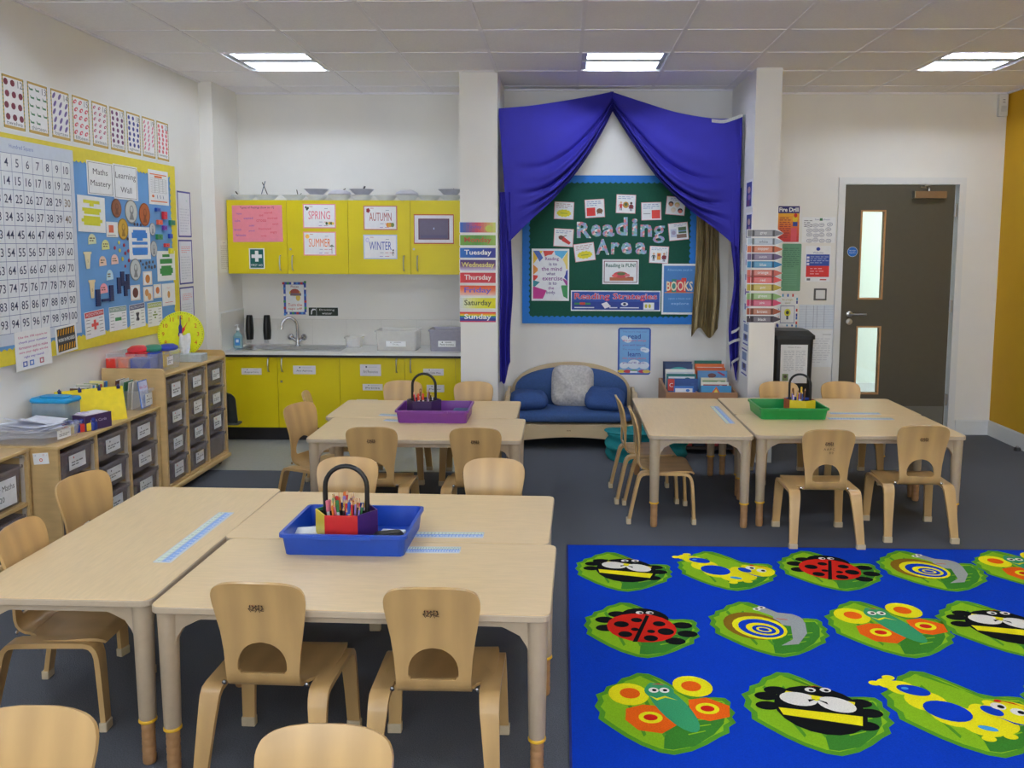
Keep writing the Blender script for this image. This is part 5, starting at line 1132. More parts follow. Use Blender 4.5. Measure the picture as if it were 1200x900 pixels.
# three planning sheets beside the board
for b, lab, lines_ in (((208, 224.5, 223.5, 278), 'navy-edged planning sheet, topmost of three beside the board', 0), ((209.5, 281, 225.5, 333), 'navy-edged planning sheet, middle of three beside the board', 1), ((211, 336, 227.5, 388), 'navy-edged planning sheet, lowest of three, partly behind the clock', 1)):
    def a_pl(m, w, h, l=lines_):
        m.rect(-w*.5, -h*.5, w*.5, h*.5, P(70, 70, 150)); m.rect(-w*.44, -h*.465, w*.44, h*.465, P(228, 230, 240))
        if l: m.lines(-w*.3, w*.38, h*.2, h*.36, 4, P(226, 150, 160))
        else: m.text('Plan', w*.2, h*.3, h*.03, P(120, 190, 160))
        m.lines(-w*.34, w*.34, -h*.4, h*.14, 9, P(205, 208, 222))
    SL(b, 'planning_sheet', lab, 'paper', a_pl, X=XL+.001)
# ================================================================== READING AREA
YG = YA-.022
def gx(u, v=300, Y=YG): return onY(u, v, Y)
g0 = onY(612, 292, YG).x; g1 = onY(817, 292, YG).x; gz1 = onY(700, 205.5, YG).z; gz0 = onY(700, 379.5, YG).z
t = empty('reading_board', (g0, YG, gz0)); tag(t, 'dark green reading display board with bright blue scalloped border', 'display board')
MB().bx(0, g1-g0, .002, .022, 0, gz1-gz0, mat((22, 84, 66), .9, var=.06, scale=60, name='green_felt')).build('backing', parent=t)
border(t, MBk((0, 0, 0)), g1-g0, gz1-gz0, .053, .012, .045, mat((16, 118, 206), .6, var=.03, name='bright_blue_border_roll'))
YQ = YG-.0015
def SB(box, name, label, cat, art, **k): return sheet('B', box, k.pop('Y', YQ), name, label, cat, art, **k)
# patchwork paper for the letters
pm = bpy.data.materials.new('patchwork_paper'); pm.use_nodes = True; nt = pm.node_tree; bs = nt.nodes['Principled BSDF']; bs.inputs['Roughness'].default_value = .5
tc = nt.nodes.new('ShaderNodeTexCoord'); vo = nt.nodes.new('ShaderNodeTexVoronoi'); vo.inputs['Scale'].default_value = 48; cr = nt.nodes.new('ShaderNodeValToRGB'); cr.color_ramp.interpolation = 'CONSTANT'
sepc = nt.nodes.new('ShaderNodeSeparateColor'); nt.links.new(tc.outputs['Object'], vo.inputs['Vector']); nt.links.new(vo.outputs['Color'], sepc.inputs['Color']); nt.links.new(sepc.outputs['Red'], cr.inputs['Fac']); nt.links.new(cr.outputs['Color'], bs.inputs['Base Color'])
cs = [(0, (214, 130, 136)), (.2, (140, 180, 205)), (.4, (232, 200, 196)), (.55, (130, 180, 165)), (.7, (236, 232, 225)), (.85, (160, 150, 196))]
e = cr.color_ramp.elements; e[0].position = 0; e[1].position = .2
for p_, _ in cs[2:]: e.new(p_)
for el_, (p_, c_) in zip(sorted(e, key=lambda q: q.position), cs): el_.color = [lin(x) for x in c_]+[1]
LET = [('R', 676, 260, 693, 279), ('e', 692.5, 263, 704.5, 277.5), ('a', 706, 263, 720, 277.5), ('d', 721.5, 254.5, 735.5, 276), ('i', 740.5, 256, 747, 276.5), ('n', 750.5, 263, 764, 277.5), ('g', 765, 264.5, 779, 285), ('A', 698.5, 280, 714, 298.5), ('r', 716, 284, 726, 298), ('e', 728, 284, 740.5, 298), ('a', 744.5, 284, 757.5, 298)]
seen = {}
for k, (ch, u0_, v0_, u1_, v1_) in enumerate(LET):
    c, w, h = boxB(u0_, v0_, u1_, v1_, YQ); vs_, fs_, x0, x1, y0, y1 = glyphs(ch, .035 if ch != 'g' else .012); m = MB(); kx_ = w/(x1-x0); ky = h/(y1-y0)
    pts = [((x-(x0+x1)/2)*kx_, (y-(y0+y1)/2)*ky) for x, y in vs_]
    m.add([(x, y, 0) for x, y in pts]+[(x, y, .003) for x, y in pts], [f[::-1] for f in fs_]+[tuple(i+len(pts) for i in f) for f in fs_], pm)
    # side walls from boundary edges
    cnt = {}
    for f in fs_:
        for i in range(len(f)): cnt[(f[i], f[(i+1) % len(f)])] = 1
    m.add([(x, y, 0) for x, y in pts]+[(x, y, .003) for x, y in pts], [(a, b, b+len(pts), a+len(pts)) for (a, b) in cnt if (b, a) not in cnt], pm)
    if False: m.z = .0031; m.ell(0, -h*.02 if ch not in 'dR' else (-h*.16 if ch == 'd' else h*.14), w*.12, h*.10, WHITE, n=12)
    tag(m.build('paper_letter', M=MBk(c)), 'patchwork cut-out letter %s in the word %s on the green board' % (ch, 'Reading' if k < 7 else 'Area'), 'letter', 'cut-out letters on the green board')
def a_yel(m, w, h):
    m.lines(-w*.4, w*.4, h*.12, h*.42, 3, P(190, 150, 150)); m.poly([(w*(.34+.05*(i % 2))*math.cos(2*PI*i/24), -h*.15+h*(.19+.04*(i % 2))*math.sin(2*PI*i/24)) for i in range(24)], P(232, 222, 40)); m.rect(-w*.18, -h*.17, w*.18, -h*.14, P(120, 150, 60))
def a_rs(m, w, h): m.lines(-w*.4, w*.4, h*.12, h*.42, 3, P(150, 160, 200)); m.rect(-w*.42, -h*.4, w*.02, h*.05, P(225, 50, 45)); m.ell(w*.24, -h*.15, w*.16, h*.14, P(130, 90, 60)); m.rect(w*.12, -h*.32, w*.16, -h*.2, P(130, 90, 60)); m.rect(w*.3, -h*.32, w*.34, -h*.2, P(130, 90, 60))
def fig(m, x, y, s, body, head=(225, 180, 150), skirt_=False):
    m.ell(x, y+s*.36, s*.13, s*.13, P(*head)); m.poly([(x-s*.12, y+s*.22), (x+s*.12, y+s*.22), (x+s*(.26 if skirt_ else .12), y-s*.2), (x-s*(.26 if skirt_ else .12), y-s*.2)], P(*body))
    for d in (-1, 1): m.rect(x+d*s*.07-s*.04, y-s*.45, x+d*s*.07+s*.04, y-s*.2, P(60, 60, 90)); m.rect(x+d*s*.2-s*.03, y-s*.05, x+d*s*.2+s*.03, y+s*.2, P(*body), rot=d*.5)
def a_f3(m, w, h): m.lines(-w*.4, w*.4, h*.24, h*.42, 2, P(150, 160, 200)); fig(m, -w*.25, -h*.12, h*.5, (215, 50, 50)); m.ell(0, -h*.05, w*.15, h*.17, P(200, 150, 60)); m.ell(0, -h*.02, w*.08, h*.09, P(90, 110, 60)); fig(m, w*.27, -h*.14, h*.52, (130, 40, 50), (80, 50, 40), True)
def a_wr(m, w, h): m.lines(-w*.4, w*.4, h*.12, h*.42, 3, P(150, 160, 200)); m.rect(-w*.4, -h*.15, -w*.05, -h*.12, GREY); m.rect(w*.02, -h*.42, w*.44, h*.06, P(225, 60, 50))
def a_fc(m, w, h):
    m.lines(-w*.3, w*.4, h*.28, h*.44, 2, P(150, 160, 200))
    for x, y, c, sk in ((-.25, .08, (50, 40, 40), (190, 130, 90)), (.08, .05, (220, 200, 130), (240, 210, 180)), (.26, -.26, (40, 30, 40), (220, 120, 110)), (-.1, -.24, (225, 215, 200), (235, 220, 205))): m.ell(w*x, h*y+h*.02, w*.13, h*.13, P(*c)); m.ell(w*x, h*y-h*.03, w*.1, h*.1, P(*sk))
def a_bd(m, w, h): m.lines(-w*.4, w*.4, h*.22, h*.42, 2, P(150, 160, 200)); m.poly([(-w*.28, h*.05), (-w*.05, h*.1), (w*.38, -h*.25), (w*.3, -h*.38), (-w*.05, -h*.2)], P(205, 50, 50)); m.ell(-w*.14, h*.0, w*.12, h*.12, P(120, 60, 50)); m.rect(-w*.1, h*.06, w*.15, h*.1, P(100, 60, 50), rot=.4)
def a_mp(m, w, h): m.lines(-w*.2, w*.42, h*.28, h*.44, 2, P(150, 160, 200)); m.rect(w*.0, -h*.12, w*.4, h*.24, P(80, 110, 70)); m.rect(w*.0, -h*.02, w*.4, h*.05, P(120, 150, 190)); m.rect(-w*.1, -h*.38, w*.4, -h*.16, P(140, 110, 100)); m.rect(-w*.4, -h*.3, -w*.1, h*.16, P(200, 205, 225)); m.ell(-w*.25, -h*.05, w*.1, h*.12, P(170, 160, 190))
def a_wz(m, w, h): m.lines(-w*.4, w*.4, h*.24, h*.42, 2, P(150, 160, 200)); fig(m, -w*.27, -h*.14, h*.5, (70, 80, 80)); m.rect(-w*.1, -h*.3, w*.1, h*.1, P(230, 160, 60)); m.ell(0, -h*.02, w*.07, h*.08, P(190, 80, 50)); fig(m, w*.27, -h*.14, h*.55, (130, 30, 40), (210, 160, 130), True); m.rect(w*.38, -h*.1, w*.40, h*.2, P(100, 80, 60))
for b, a_, ro, lab in (((649.5, 236.5, 672.5, 257), a_yel, -.04, 'white reading card with yellow star shape, in the top row'), ((685.5, 233.5, 708.5, 255), a_rs, .06, 'white reading card with a red square and brown bear'), ((722, 228, 745, 250), a_f3, -.03, 'white reading card with three figures, topmost on the board'), ((751.5, 237, 775, 258), a_wr, .03, 'white reading card with a red square at its edge'), ((780.5, 230.5, 803, 252), a_fc, -.08, 'white reading card with children\'s faces touching the drape'),
                       ((649, 268, 672, 289), a_bd, -.05, 'white reading card with a red bird shape'), ((673, 285, 697, 306), a_yel, .13, 'white reading card with yellow star shape, below the bird card'), ((783.5, 261, 806.5, 281.5), a_mp, .10, 'white reading card with landscape pictures'), ((761, 288.5, 783.5, 308.5), a_wz, -.04, 'white reading card with wizard-like figures beside the word Area')):
    SB(b, 'reading_card', lab, 'card', lambda m, w, h, f=a_: (m.rect(-w*.5, -h*.5, w*.5, h*.5, P(225, 170, 175)), m.rect(-w*.47, -h*.47, w*.47, h*.47, WHITE), f(m, w, h)), rot=ro)
def a_head(m, w, h):
    for pts, c in (([(-.46, .2), (-.2, .46), (-.46, .46)], (240, 200, 60)), ([(-.2, .46), (.1, .46), (-.1, .25)], (225, 80, 70)), ([(.1, .46), (.46, .46), (.2, .2)], (90, 180, 225)), ([(.46, .46), (.46, .1), (.25, .2)], (240, 215, 120)), ([(.46, .1), (.46, -.12), (.3, .0)], (60, 70, 160)), ([(.46, -.12), (.46, -.25), (.3, -.05)], (170, 70, 150)), ([(.46, -.2), (.46, -.46), (.2, -.35), (.3, -.2)], (60, 150, 90)),
                   ([(-.46, .2), (-.46, .0), (-.3, .1)], (235, 150, 60)), ([(-.46, .0), (-.46, -.14), (-.3, -.02)], (225, 60, 60)), ([(-.46, -.1), (-.46, -.26), (-.28, -.14)], (60, 150, 160)), ([(-.46, -.22), (-.1, -.3), (-.2, -.46), (-.46, -.46)], (200, 50, 140)), ([(-.46, .46), (-.3, .46), (-.1, .2), (-.2, .15)], (80, 110, 190))): m.poly([(x*w, y*h) for x, y in pts], P(*c))
    m.ell(w*.04, h*.1, w*.38, h*.29, WHITE); m.poly([(-w*.3, h*.05), (-w*.36, -h*.08), (-w*.26, -h*.12), (-w*.22, -h*.22), (-w*.05, -h*.25), (-w*.12, -h*.46), (w*.36, -h*.46), (w*.28, -h*.2), (w*.36, h*.1)], WHITE)
    for i, tx in enumerate(('Reading', 'is to', 'the mind', 'what', 'exercise', 'is to', 'the', 'body.')): m.text(tx, w*(.04+.03*math.sin(i*1.7)), h*(.30-.092*i), h*(.078 if tx not in ('what', 'is to', 'the') else .06), P(140, 60, 150) if i % 2 == 0 else P(90, 60, 140), bold=.01)
SB((623, 291.5, 667, 352.5), 'head_poster', 'colourful poster of a head outline filled with purple words', 'poster', a_head)
def a_fun(m, w, h):
    m.rect(-w*.46, -h*.44, w*.46, h*.44, P(120, 60, 70)); m.rect(-w*.44, -h*.41, w*.44, h*.41, WHITE)
    m.text('Reading is FUN!', 0, h*.24, h*.2, P(40, 110, 100), w*.82, bold=.02); m.rect(-w*.3, -h*.36, w*.36, -h*.22, P(180, 100, 60)); m.ell(0, -h*.12, w*.2, h*.13, P(200, 70, 80)); m.ell(w*.02, -h*.08, w*.12, h*.06, P(90, 110, 60)); m.ell(-w*.16, -h*.16, w*.08, h*.06, P(220, 90, 90)); m.ell(w*.18, -h*.14, w*.08, h*.06, P(210, 110, 120)); m.ell(w*.26, -h*.23, w*.1, h*.03, P(150, 70, 50))
SB((706, 304, 748.5, 333), 'fun_poster', 'framed white Reading is FUN! poster with a reddish picture', 'poster', a_fun)
def a_str(m, w, h):
    m.rect(-w*.49, -h*.44, w*.49, h*.44, P(40, 80, 170)); m.rect(-w*.49, -h*.44, w*.49, -h*.05, P(30, 60, 150)); m.text('Reading Strategies', 0, h*.18, h*.40, P(232, 228, 240), w*.925, bold=.035); m.text('Reading Strategies', 0, h*.18, h*.38, P(215, 60, 80), w*.92, bold=.015)
    m.rect(-w*.46, -h*.2, -w*.28, -h*.1, P(60, 140, 90)); m.rect(-w*.4, -h*.2, -w*.34, -h*.08, P(210, 70, 50)); m.poly([(-w*.16, -h*.15), (-w*.1, -h*.05), (-w*.05, -h*.28), (-w*.12, -h*.38)], P(235, 235, 240)); m.ell(w*.1, -h*.16, w*.04, h*.09, WHITE); m.ell(w*.1, -h*.16, w*.018, h*.06, P(30, 40, 80)); m.rect(w*.31, -h*.42, w*.43, -h*.08, WHITE)
    for x in (.34, .38): m.ell(w*x, -h*.25, w*.014, h*.1, P(200, 190, 60))
    for x0, x1 in ((-.46, -.24), (-.07, .02), (.05, .26)): m.rect(w*x0, -h*.36, w*x1, -h*.31, P(220, 225, 240))
SB((669, 340.5, 774, 364.5), 'strategies_banner', 'blue and white Reading Strategies banner low on the green board', 'banner', a_str)
def a_books(m, w, h):
    m.rect(-w*.45, -h*.46, w*.45, h*.46, P(70, 130, 195)); m.text('Adventures await in', 0, h*.38, h*.045, P(150, 195, 235), w*.7)
    for i, (x, hh_, c) in enumerate(((-.28, .16, (220, 90, 60)), (-.15, .22, (60, 140, 130)), (-.02, .2, (215, 70, 90)), (.12, .24, (230, 70, 60)), (.25, .18, (60, 110, 170)))): m.rect(w*(x-.07), -h*.06, w*(x+.07), h*(-.02+hh_), P(*c))
    m.text('BOOKS', 0, h*.06, h*.19, P(245, 225, 190), w*.74, bold=.02); m.rect(-w*.42, -h*.075, w*.42, -h*.06, P(220, 140, 90)); m.text('open a book and', 0, -h*.19, h*.045, P(150, 195, 235), w*.62); m.text('explore', w*.02, -h*.29, h*.06, P(170, 205, 240), w*.5)
SB((775.5, 309, 817, 368.5), 'books_poster', 'blue BOOKS poster overlapping the end of the strategies banner', 'poster', a_books, Y=YQ-.006)
def a_rl(m, w, h):
    m.prism(rrect(-w*.5, w*.5, -h*.5, h*.5, .02, 3), m.z, m.z+.0003, P(40, 80, 175)); m.z += .0004; m.rect(-w*.45, -h*.47, w*.45, h*.47, P(120, 175, 225))
    for x, y, r in ((-.3, .28, .1), (-.2, .24, .12), (.28, .04, .1), (.36, .02, .1), (-.3, -.3, .14), (.0, -.28, .2), (.3, -.3, .16)): m.ell(w*x, h*y, w*r, h*r*.5, P(225, 232, 242))
    for i, (tx, s, c) in enumerate((('The more that you', .045, (110, 130, 190)), ('read', .10, (40, 60, 150)), ('the more things', .05, (225, 110, 150)), ('you will know.', .05, (120, 100, 180)), ('The more that you', .045, (110, 130, 190)), ('learn', .10, (30, 50, 150)), ('the more places', .05, (225, 110, 150)), ("you'll go.", .05, (120, 100, 180)))): m.text(tx, 0, h*(.41-.094*i), h*s, P(*c), w*(.72 if s < .08 else .38), bold=.01)
    for x, c in ((-.38, (225, 200, 70)), (-.2, (200, 60, 70)), (.0, (90, 150, 60)), (.25, (190, 50, 90)), (.38, (230, 200, 90))): m.ell(w*x, -h*.43, w*.12, h*.035, P(*c))
    m.rect(-w*.12, -h*.46, w*.1, -h*.42, P(235, 235, 240))
SB((724, 384, 762.5, 439), 'quotation_poster', 'pale blue poster with the words read and learn above the sofa', 'poster', a_rl, Y=YA-.001)

# ------------------------------------------------------------------ drapes
DR = mat((40, 34, 150), .8, var=.05, scale=8, name='royal_blue_voile')
SIL = mat((176, 176, 176), .4, .3, var=.15, scale=120, name='silver_braid')
def crv(pts):
    def f(t):
        t = max(0, min(1, t))*(len(pts)-1); i = min(int(t), len(pts)-2); k = t-i
        p = [Vector(pts[max(0, min(len(pts)-1, i+j))]) for j in (-1, 0, 1, 2)]
        return .5*((2*p[1])+(p[2]-p[0])*k+(2*p[0]-5*p[1]+4*p[2]-p[3])*k*k+(3*p[1]-p[0]-3*p[2]+p[3])*k**3)
    return f
def clampx(q):
    if q.y > COLA[2]-.004: q.x = max(q.x, COLA[1]+.010)
    if q.y > COLB[2]-.004: q.x = min(q.x, COLB[0]-.010)
    return q
def swag(top, bot, Yf, side):
    T, B = crv(top), crv(bot); m = MB()
    def fn(s, t):
        a = T(s); b = B(s); p = a.lerp(b, t); p = Vector((p.x, p.y+(44*math.sin(PI*s**.8)*math.sin(PI*t)*(1-.45*t))))
        p.x += side*4*math.sin(PI*t)*0
        # arc folds gathered at the apex, fading towards the pinned side, tighter near the lower hem
        ph = 2*PI*(4.2*t**1.4)+.5*math.sin(3*s); g_ = max(0, min(1, (s-.06)/.45)); A = .030*g_*g_*(3-2*g_)*1.5*(1-.6*s**5)*min(1, max(0, t-.12)*4)*max(.25, min(1, (1.02-t)*6))
        y = Yf(s)-.02-.05*math.sin(PI*t)*math.sin(PI*s)-A*(abs(math.sin(ph/2))**.7*2-1+.2*math.sin(2.3*ph+1))
        return clampx(onY(p.x, p.y, y))
    m.grid(fn, 60, 70, DR, flip=side < 0)
    return m
faceL = onX(584.5, 200, COLA[1]+.012); faceR = onX(870.5, 200, COLB[0]-.012)
yL, yR_ = max(faceL.y, COLA[2]+.02), faceR.y
t = empty('blue_drape'); tag(t, 'blue voile drape swept from the ceiling peak to the kitchen-side pier', 'drape', 'blue drapes over the reading area')
swag([(584, 127), (620, 124), (655, 119), (690, 113), (719, 107)], [(596, 284), (622, 258), (652, 230), (680, 196), (704, 158), (719, 128)], lambda s: yL+(YA-.05-yL)*s**.8, 1).build('swag', parent=t, sharp=80)
def tail(le, ri, v0, v1, Yc, n, amp, hem):
    L, Rr2 = crv(le), crv(ri); m = MB()
    def fn(a, b):
        vb = v0+(v1-v0)*b; u = L(b).x*(1-a)+Rr2(b).x*a; vv = vb-(hem(a) if b > .999 else hem(a)*b**6)
        return clampx(onY(u, vv, Yc+amp*math.sin(PI*a*n+1.5*b)*(.15+.85*min(1, b*1.8))+.012*math.sin(7*b+5*a)*min(1, b*2)))
    m.grid(fn, 36, 50, DR); return m
tail([(582.5, 0), (582.5, 0), (583, 0), (582.5, 0), (584.5, 0)], [(598, 0), (599, 0), (601, 0), (598, 0), (598, 0)], 225, 452, COLA[2]+.045, 5, .024, lambda a: 26*a*a+4*math.sin(9*a)).build('tail', parent=t, sharp=80)
t = empty('blue_drape'); tag(t, 'blue voile drape swept from the ceiling peak to the door-side pier', 'drape', 'blue drapes over the reading area')
swag([(870, 137), (840, 139), (795, 132), (755, 120), (715.5, 107)], [(866, 292), (838, 268), (806, 244), (770, 208), (738, 162), (716.5, 128)], lambda s: yR_+(YA-.05-yR_)*s**.8, -1).build('swag', parent=t, sharp=80)
tail([(859, 0), (856, 0), (860, 0), (854, 0), (856, 0)], [(871, 0), (870, 0), (870, 0), (868, 0), (866, 0)], 220, 436, yR_+.035, 5, .022, lambda a: 10*math.sin(7*a)).build('tail', parent=t, sharp=80)
for k, pts in enumerate(([(834, 139.5), (848, 140.5), (860, 137), (870.5, 133)], [(857, 388), (862, 386), (867, 382)], [(853, 402), (860, 398), (868, 396)], [(857, 424), (861, 421), (866, 418)])):
    C_ = crv(pts); MB().grid(lambda a, b: onY(C_(a).x, C_(a).y+(3.2 if k else 3.8)*b, yR_-.028-(.0 if k else -.02)), 12, 1, SIL).build('silver_trim', parent=t, solid=.001)
MB().tube([onY(872-4.0*(b/8), 134+(252)*b/8, yR_+.012+.004*math.sin(b)) for b in range(9)], .008, SIL, n=6).build('silver_cord', parent=t)
# brown-gold cloth
GOLD = mat((142, 124, 84), .42, .25, var=.25, scale=14, stretch=(1, 1, .3), name='olive_gold_satin'); m = MB()
Lg, Rg = crv([(817, 0), (816, 0), (815, 0), (812, 0), (810, 0)]), crv([(838, 0), (842, 0), (843, 0), (844, 0), (841, 0)])
m.grid(lambda a, b: onY(Lg(b).x*(1-a)+Rg(b).x*a, 228+(168-12*math.sin(PI*(a*1.3+.1))**2)*b, YA-.07+.028*math.sin(2*PI*3.2*a+1.2*b)*(.6+.4*b)+.008*math.sin(2*PI*8*a+6*b)), 60, 40, GOLD)
o = m.build('gold_cloth', sharp=80, solid=.0008); tag(o, 'brown-gold satin cloth hanging over the end of the green board', 'cloth')

# ------------------------------------------------------------------ sofa
SW = mat((206, 182, 142), .45, var=.05, scale=6, stretch=(1, 6, 1), name='pale_beech'); NV = mat((52, 84, 138), .8, var=.10, scale=70, bump=.1, name='blue_canvas')
SX0, SX1, SYF, SYB = -.44, .60, 6.60, 7.10; scx = (SX0+SX1)/2
t = empty('childrens_sofa', (scx, (SYF+SYB)/2, 0)); tag(t, 'low wooden sofa with curved back and blue canvas padding', 'sofa'); dx, dy = (SX1-SX0)/2, (SYB-SYF)/2
# arched back board
def arch(w, z0, z1, ze, n=24):
    pts = [(-w, z0), (w, z0)]
    for i in range(n+1):
        a = PI*i/n; x = w*math.cos(a); pts.append((x, ze+(z1-ze)*math.sin(a)**.85))
    return pts
bkp = arch(dx-.02, .06, .635, .36)
Mb = Matrix(((1, 0, 0, 0), (0, 0, 1, dy-.035), (0, 1, 0, 0), (0, 0, 0, 1)))
MB().prism(bkp, 0, .022, SW, M=Mb).build('back_board', parent=t, recalc=True)
cush = [(x*.93, z) for x, z in arch(dx-.02, .27, .60, .40)]
m = MB(); m.prism(cush, -.075, 0, NV, M=Mb, bevel=.02, smooth=True); m.build('back_cushion', parent=t, recalc=True, sharp=60)
for s in (-1, 1):    # side arms sloping down to rounded front posts
    prof = [(-dy, 0), (-dy+.07, 0), (-dy+.12, .10), (dy-.12, .10), (dy-.07, 0), (dy-.012, 0), (dy-.012, .42), (dy-.1, .44), (dy-.25, .40), (-dy+.12, .375), (-dy+.03, .365), (-dy, .34)]
    a, b = (s*dx, s*(dx-.022)); m = MB(); n = len(prof); m.add([(a, y, z) for y, z in prof]+[(b, y, z) for y, z in prof], [tuple(range(n)), tuple(range(n, 2*n))[::-1]]+[(i, (i+1) % n, (i+1) % n+n, i+n) for i in range(n)], SW)
    m.tube([(s*(dx-.011), -dy-.005, .365), (s*(dx-.011), -dy+.14, .380), (s*(dx-.011), dy-.27, .41)], .024, SW, n=12); m.build('arm', parent=t, recalc=True)
fr = [(-dx+.022, 0), (-dx+.09, 0), (-dx+.13, .075)]+[(-dx+.13+(2*dx-.26)*i/16, .075+.028*math.sin(PI*i/16)) for i in range(1, 16)]+[(dx-.13, .075), (dx-.09, 0), (dx-.022, 0), (dx-.022, .20), (-dx+.022, .20)]
m = MB().prism(fr, 0, .022, SW, M=Matrix(((1, 0, 0, 0), (0, 0, 1, -dy), (0, 1, 0, 0), (0, 0, 0, 1)))); fo = m.build('front_panel', parent=t, recalc=True)
q = MB(); kk = P(120, 80, 60); [q.ell(-.012+.008*i, 0, .0025, .006, kk, n=6) for i in range(4)]; q.build('logo', parent=fo, M=MBk((-.02, -dy-.0005, .155)))
MB().bx(-dx+.022, dx-.022, -dy+.022, dy-.012, .175, .195, SW).build('seat_board', parent=t)
def pad(w, d, h, cx, cy, cz, wr, puff=1., ang=0., seed=1, sq=.5):
    """soft stuffed pad: superellipse with a little wrinkling"""
    m = MB(); rr2 = random.Random(seed); p1 = rr2.uniform(0, 6)
    def f(u, v):
        a = 2*PI*u; b = PI*(v-.5); ca, sa, cb, sb = math.cos(a), math.sin(a), math.cos(b), math.sin(b)
        g = lambda x, e: math.copysign(abs(x)**e, x)
        x = w/2*g(ca, sq)*g(cb, .45); y = d/2*g(sa, sq)*g(cb, .45); e = max(abs(x)/(w/2), abs(y)/(d/2)); z = h/2*g(sb, .7)*(1-.55*puff*e**4)
        k = wr*(math.sin(x*38+y*21+p1)+math.sin(y*46-x*17+p1*2)*.7+.6*math.sin((x+y)*80)); return (x+cx, y+cy, z+cz+k*(1 if sb > 0 else .2))
    m.grid(f, 64, 28, None); return m
def padm(m, mt): m.ms = [mt]; m.mi = [0]*len(m.mi); return m
padm(pad(2*dx-.07, 2*dy-.10, .105, 0, -.02, .248, .0012, puff=.15, sq=.2), NV).build('seat_cushion', parent=t)
def cushion(name, mt, loc, rot, w, d, h, lab, seed, wr=.003):
    o = padm(pad(w, d, h, 0, 0, 0, wr, seed=seed, sq=.42), mt).build(name, M=Matrix.Translation(loc) @ Euler(rot, 'XYZ').to_matrix().to_4x4()); tag(o, lab, 'cushion'); return o
DN = mat((50, 82, 140), .85, var=.16, scale=180, bump=.15, name='blue_denim')
a = onY(622, 473, 6.78); cushion('cushion', DN, (a.x-.02, 6.80, .365), (.10, .0, .10), .31, .26, .14, 'puffy blue cushion lying on the sofa seat near the purple-tray table', 3)
a = onY(709, 472, 6.78); cushion('cushion', DN, (a.x, 6.80, .375), (.34, .05, -.10), .32, .27, .14, 'puffy blue cushion leaning on the sofa seat beside the teal bean bag', 5)
GC = mat((192, 188, 184), .8, var=.18, scale=60, bump=.2, name='silver_grey_velour')
a = onY(671, 451, 6.85); cushion('throw_pillow', GC, (a.x, 6.915, .458), (PI/2-.18, .02, -.03), .345, .34, .13, 'square silver-grey velour pillow propped against the sofa back', 9, wr=.004)
# teal bean bag
TEAL = mat((16, 128, 132), .85, var=.12, scale=25, bump=.1, name='teal_canvas'); m = MB()
def bb(u, v):
    a = 2*PI*u; z = v; r_ = (.97+.09*math.sin(PI*min(1, z*1.25+.08))) if z < .75 else (1.02)*(1-((z-.75)/.25)**2.2*.97); k = .012*math.sin(5*a+6*z)+.014*math.sin(9*z*2+2*math.sin(a*2))*(z < .85)
    top = 0.212*(min(z, .75)/.75)**.9+(.0 if z < .75 else .010*math.sin((z-.75)/.25*PI))-.03*max(0, (z-.82))/.18
    return (.64+(.285+k)*r_*math.cos(a), 6.36+(.16+k*.6)*r_*math.sin(a), max(0, top+.008*math.sin(4*a+3*z)*z))
m.grid(bb, 56, 36, TEAL); tag(m.build('bean_bag'), 'teal fabric bean bag on the carpet between sofa and tables', 'bean bag')

# ------------------------------------------------------------------ book box
BXW = mat((176, 128, 92), .5, var=.05, scale=8, name='brown_beech'); t = empty('book_browser', (0, 0, 0)); tag(t, 'low wooden browser box full of picture books in the alcove corner', 'book box')
bx0, bx1, by0, by1, bt = .80, 1.345, 6.47, 7.00, .487
MB().bx(bx0, bx1, by0, by0+.018, .33, bt, BXW).build('front_panel', parent=t); MB().bx(bx0+.018, bx1-.018, by0+.03, by1-.018, .04, .055, mat((60, 50, 46), .6, name='dark_shelf')).build('lower_shelf', parent=t); MB().bx(bx0, bx1, by1-.018, by1, .06, bt+.03, BXW).build('back_panel', parent=t)
for x in (bx0, bx1-.018):
    v = [(x+d, y, z) for d in (0, .018) for y, z in ((by0+.018, 0), (by1-.018, 0), (by1-.018, bt+.03), (by0+.018, bt))]; MB().add(v, [(0, 1, 2, 3)[::-1], (4, 5, 6, 7), (0, 4, 7, 3)[::-1], (1, 2, 6, 5)[::-1], (3, 7, 6, 2)[::-1], (0, 1, 5, 4)[::-1]], BXW).build('side_panel', parent=t, recalc=True)
MB().bx(bx0+.018, bx1-.018, by0+.018, by1-.018, .24, .255, BXW).build('floor_panel', parent=t); MB().bx((bx0+bx1)/2-.03, (bx0+bx1)/2-.018, by0+.018, by1-.018, .255, bt-.01, BXW).build('divider', parent=t)
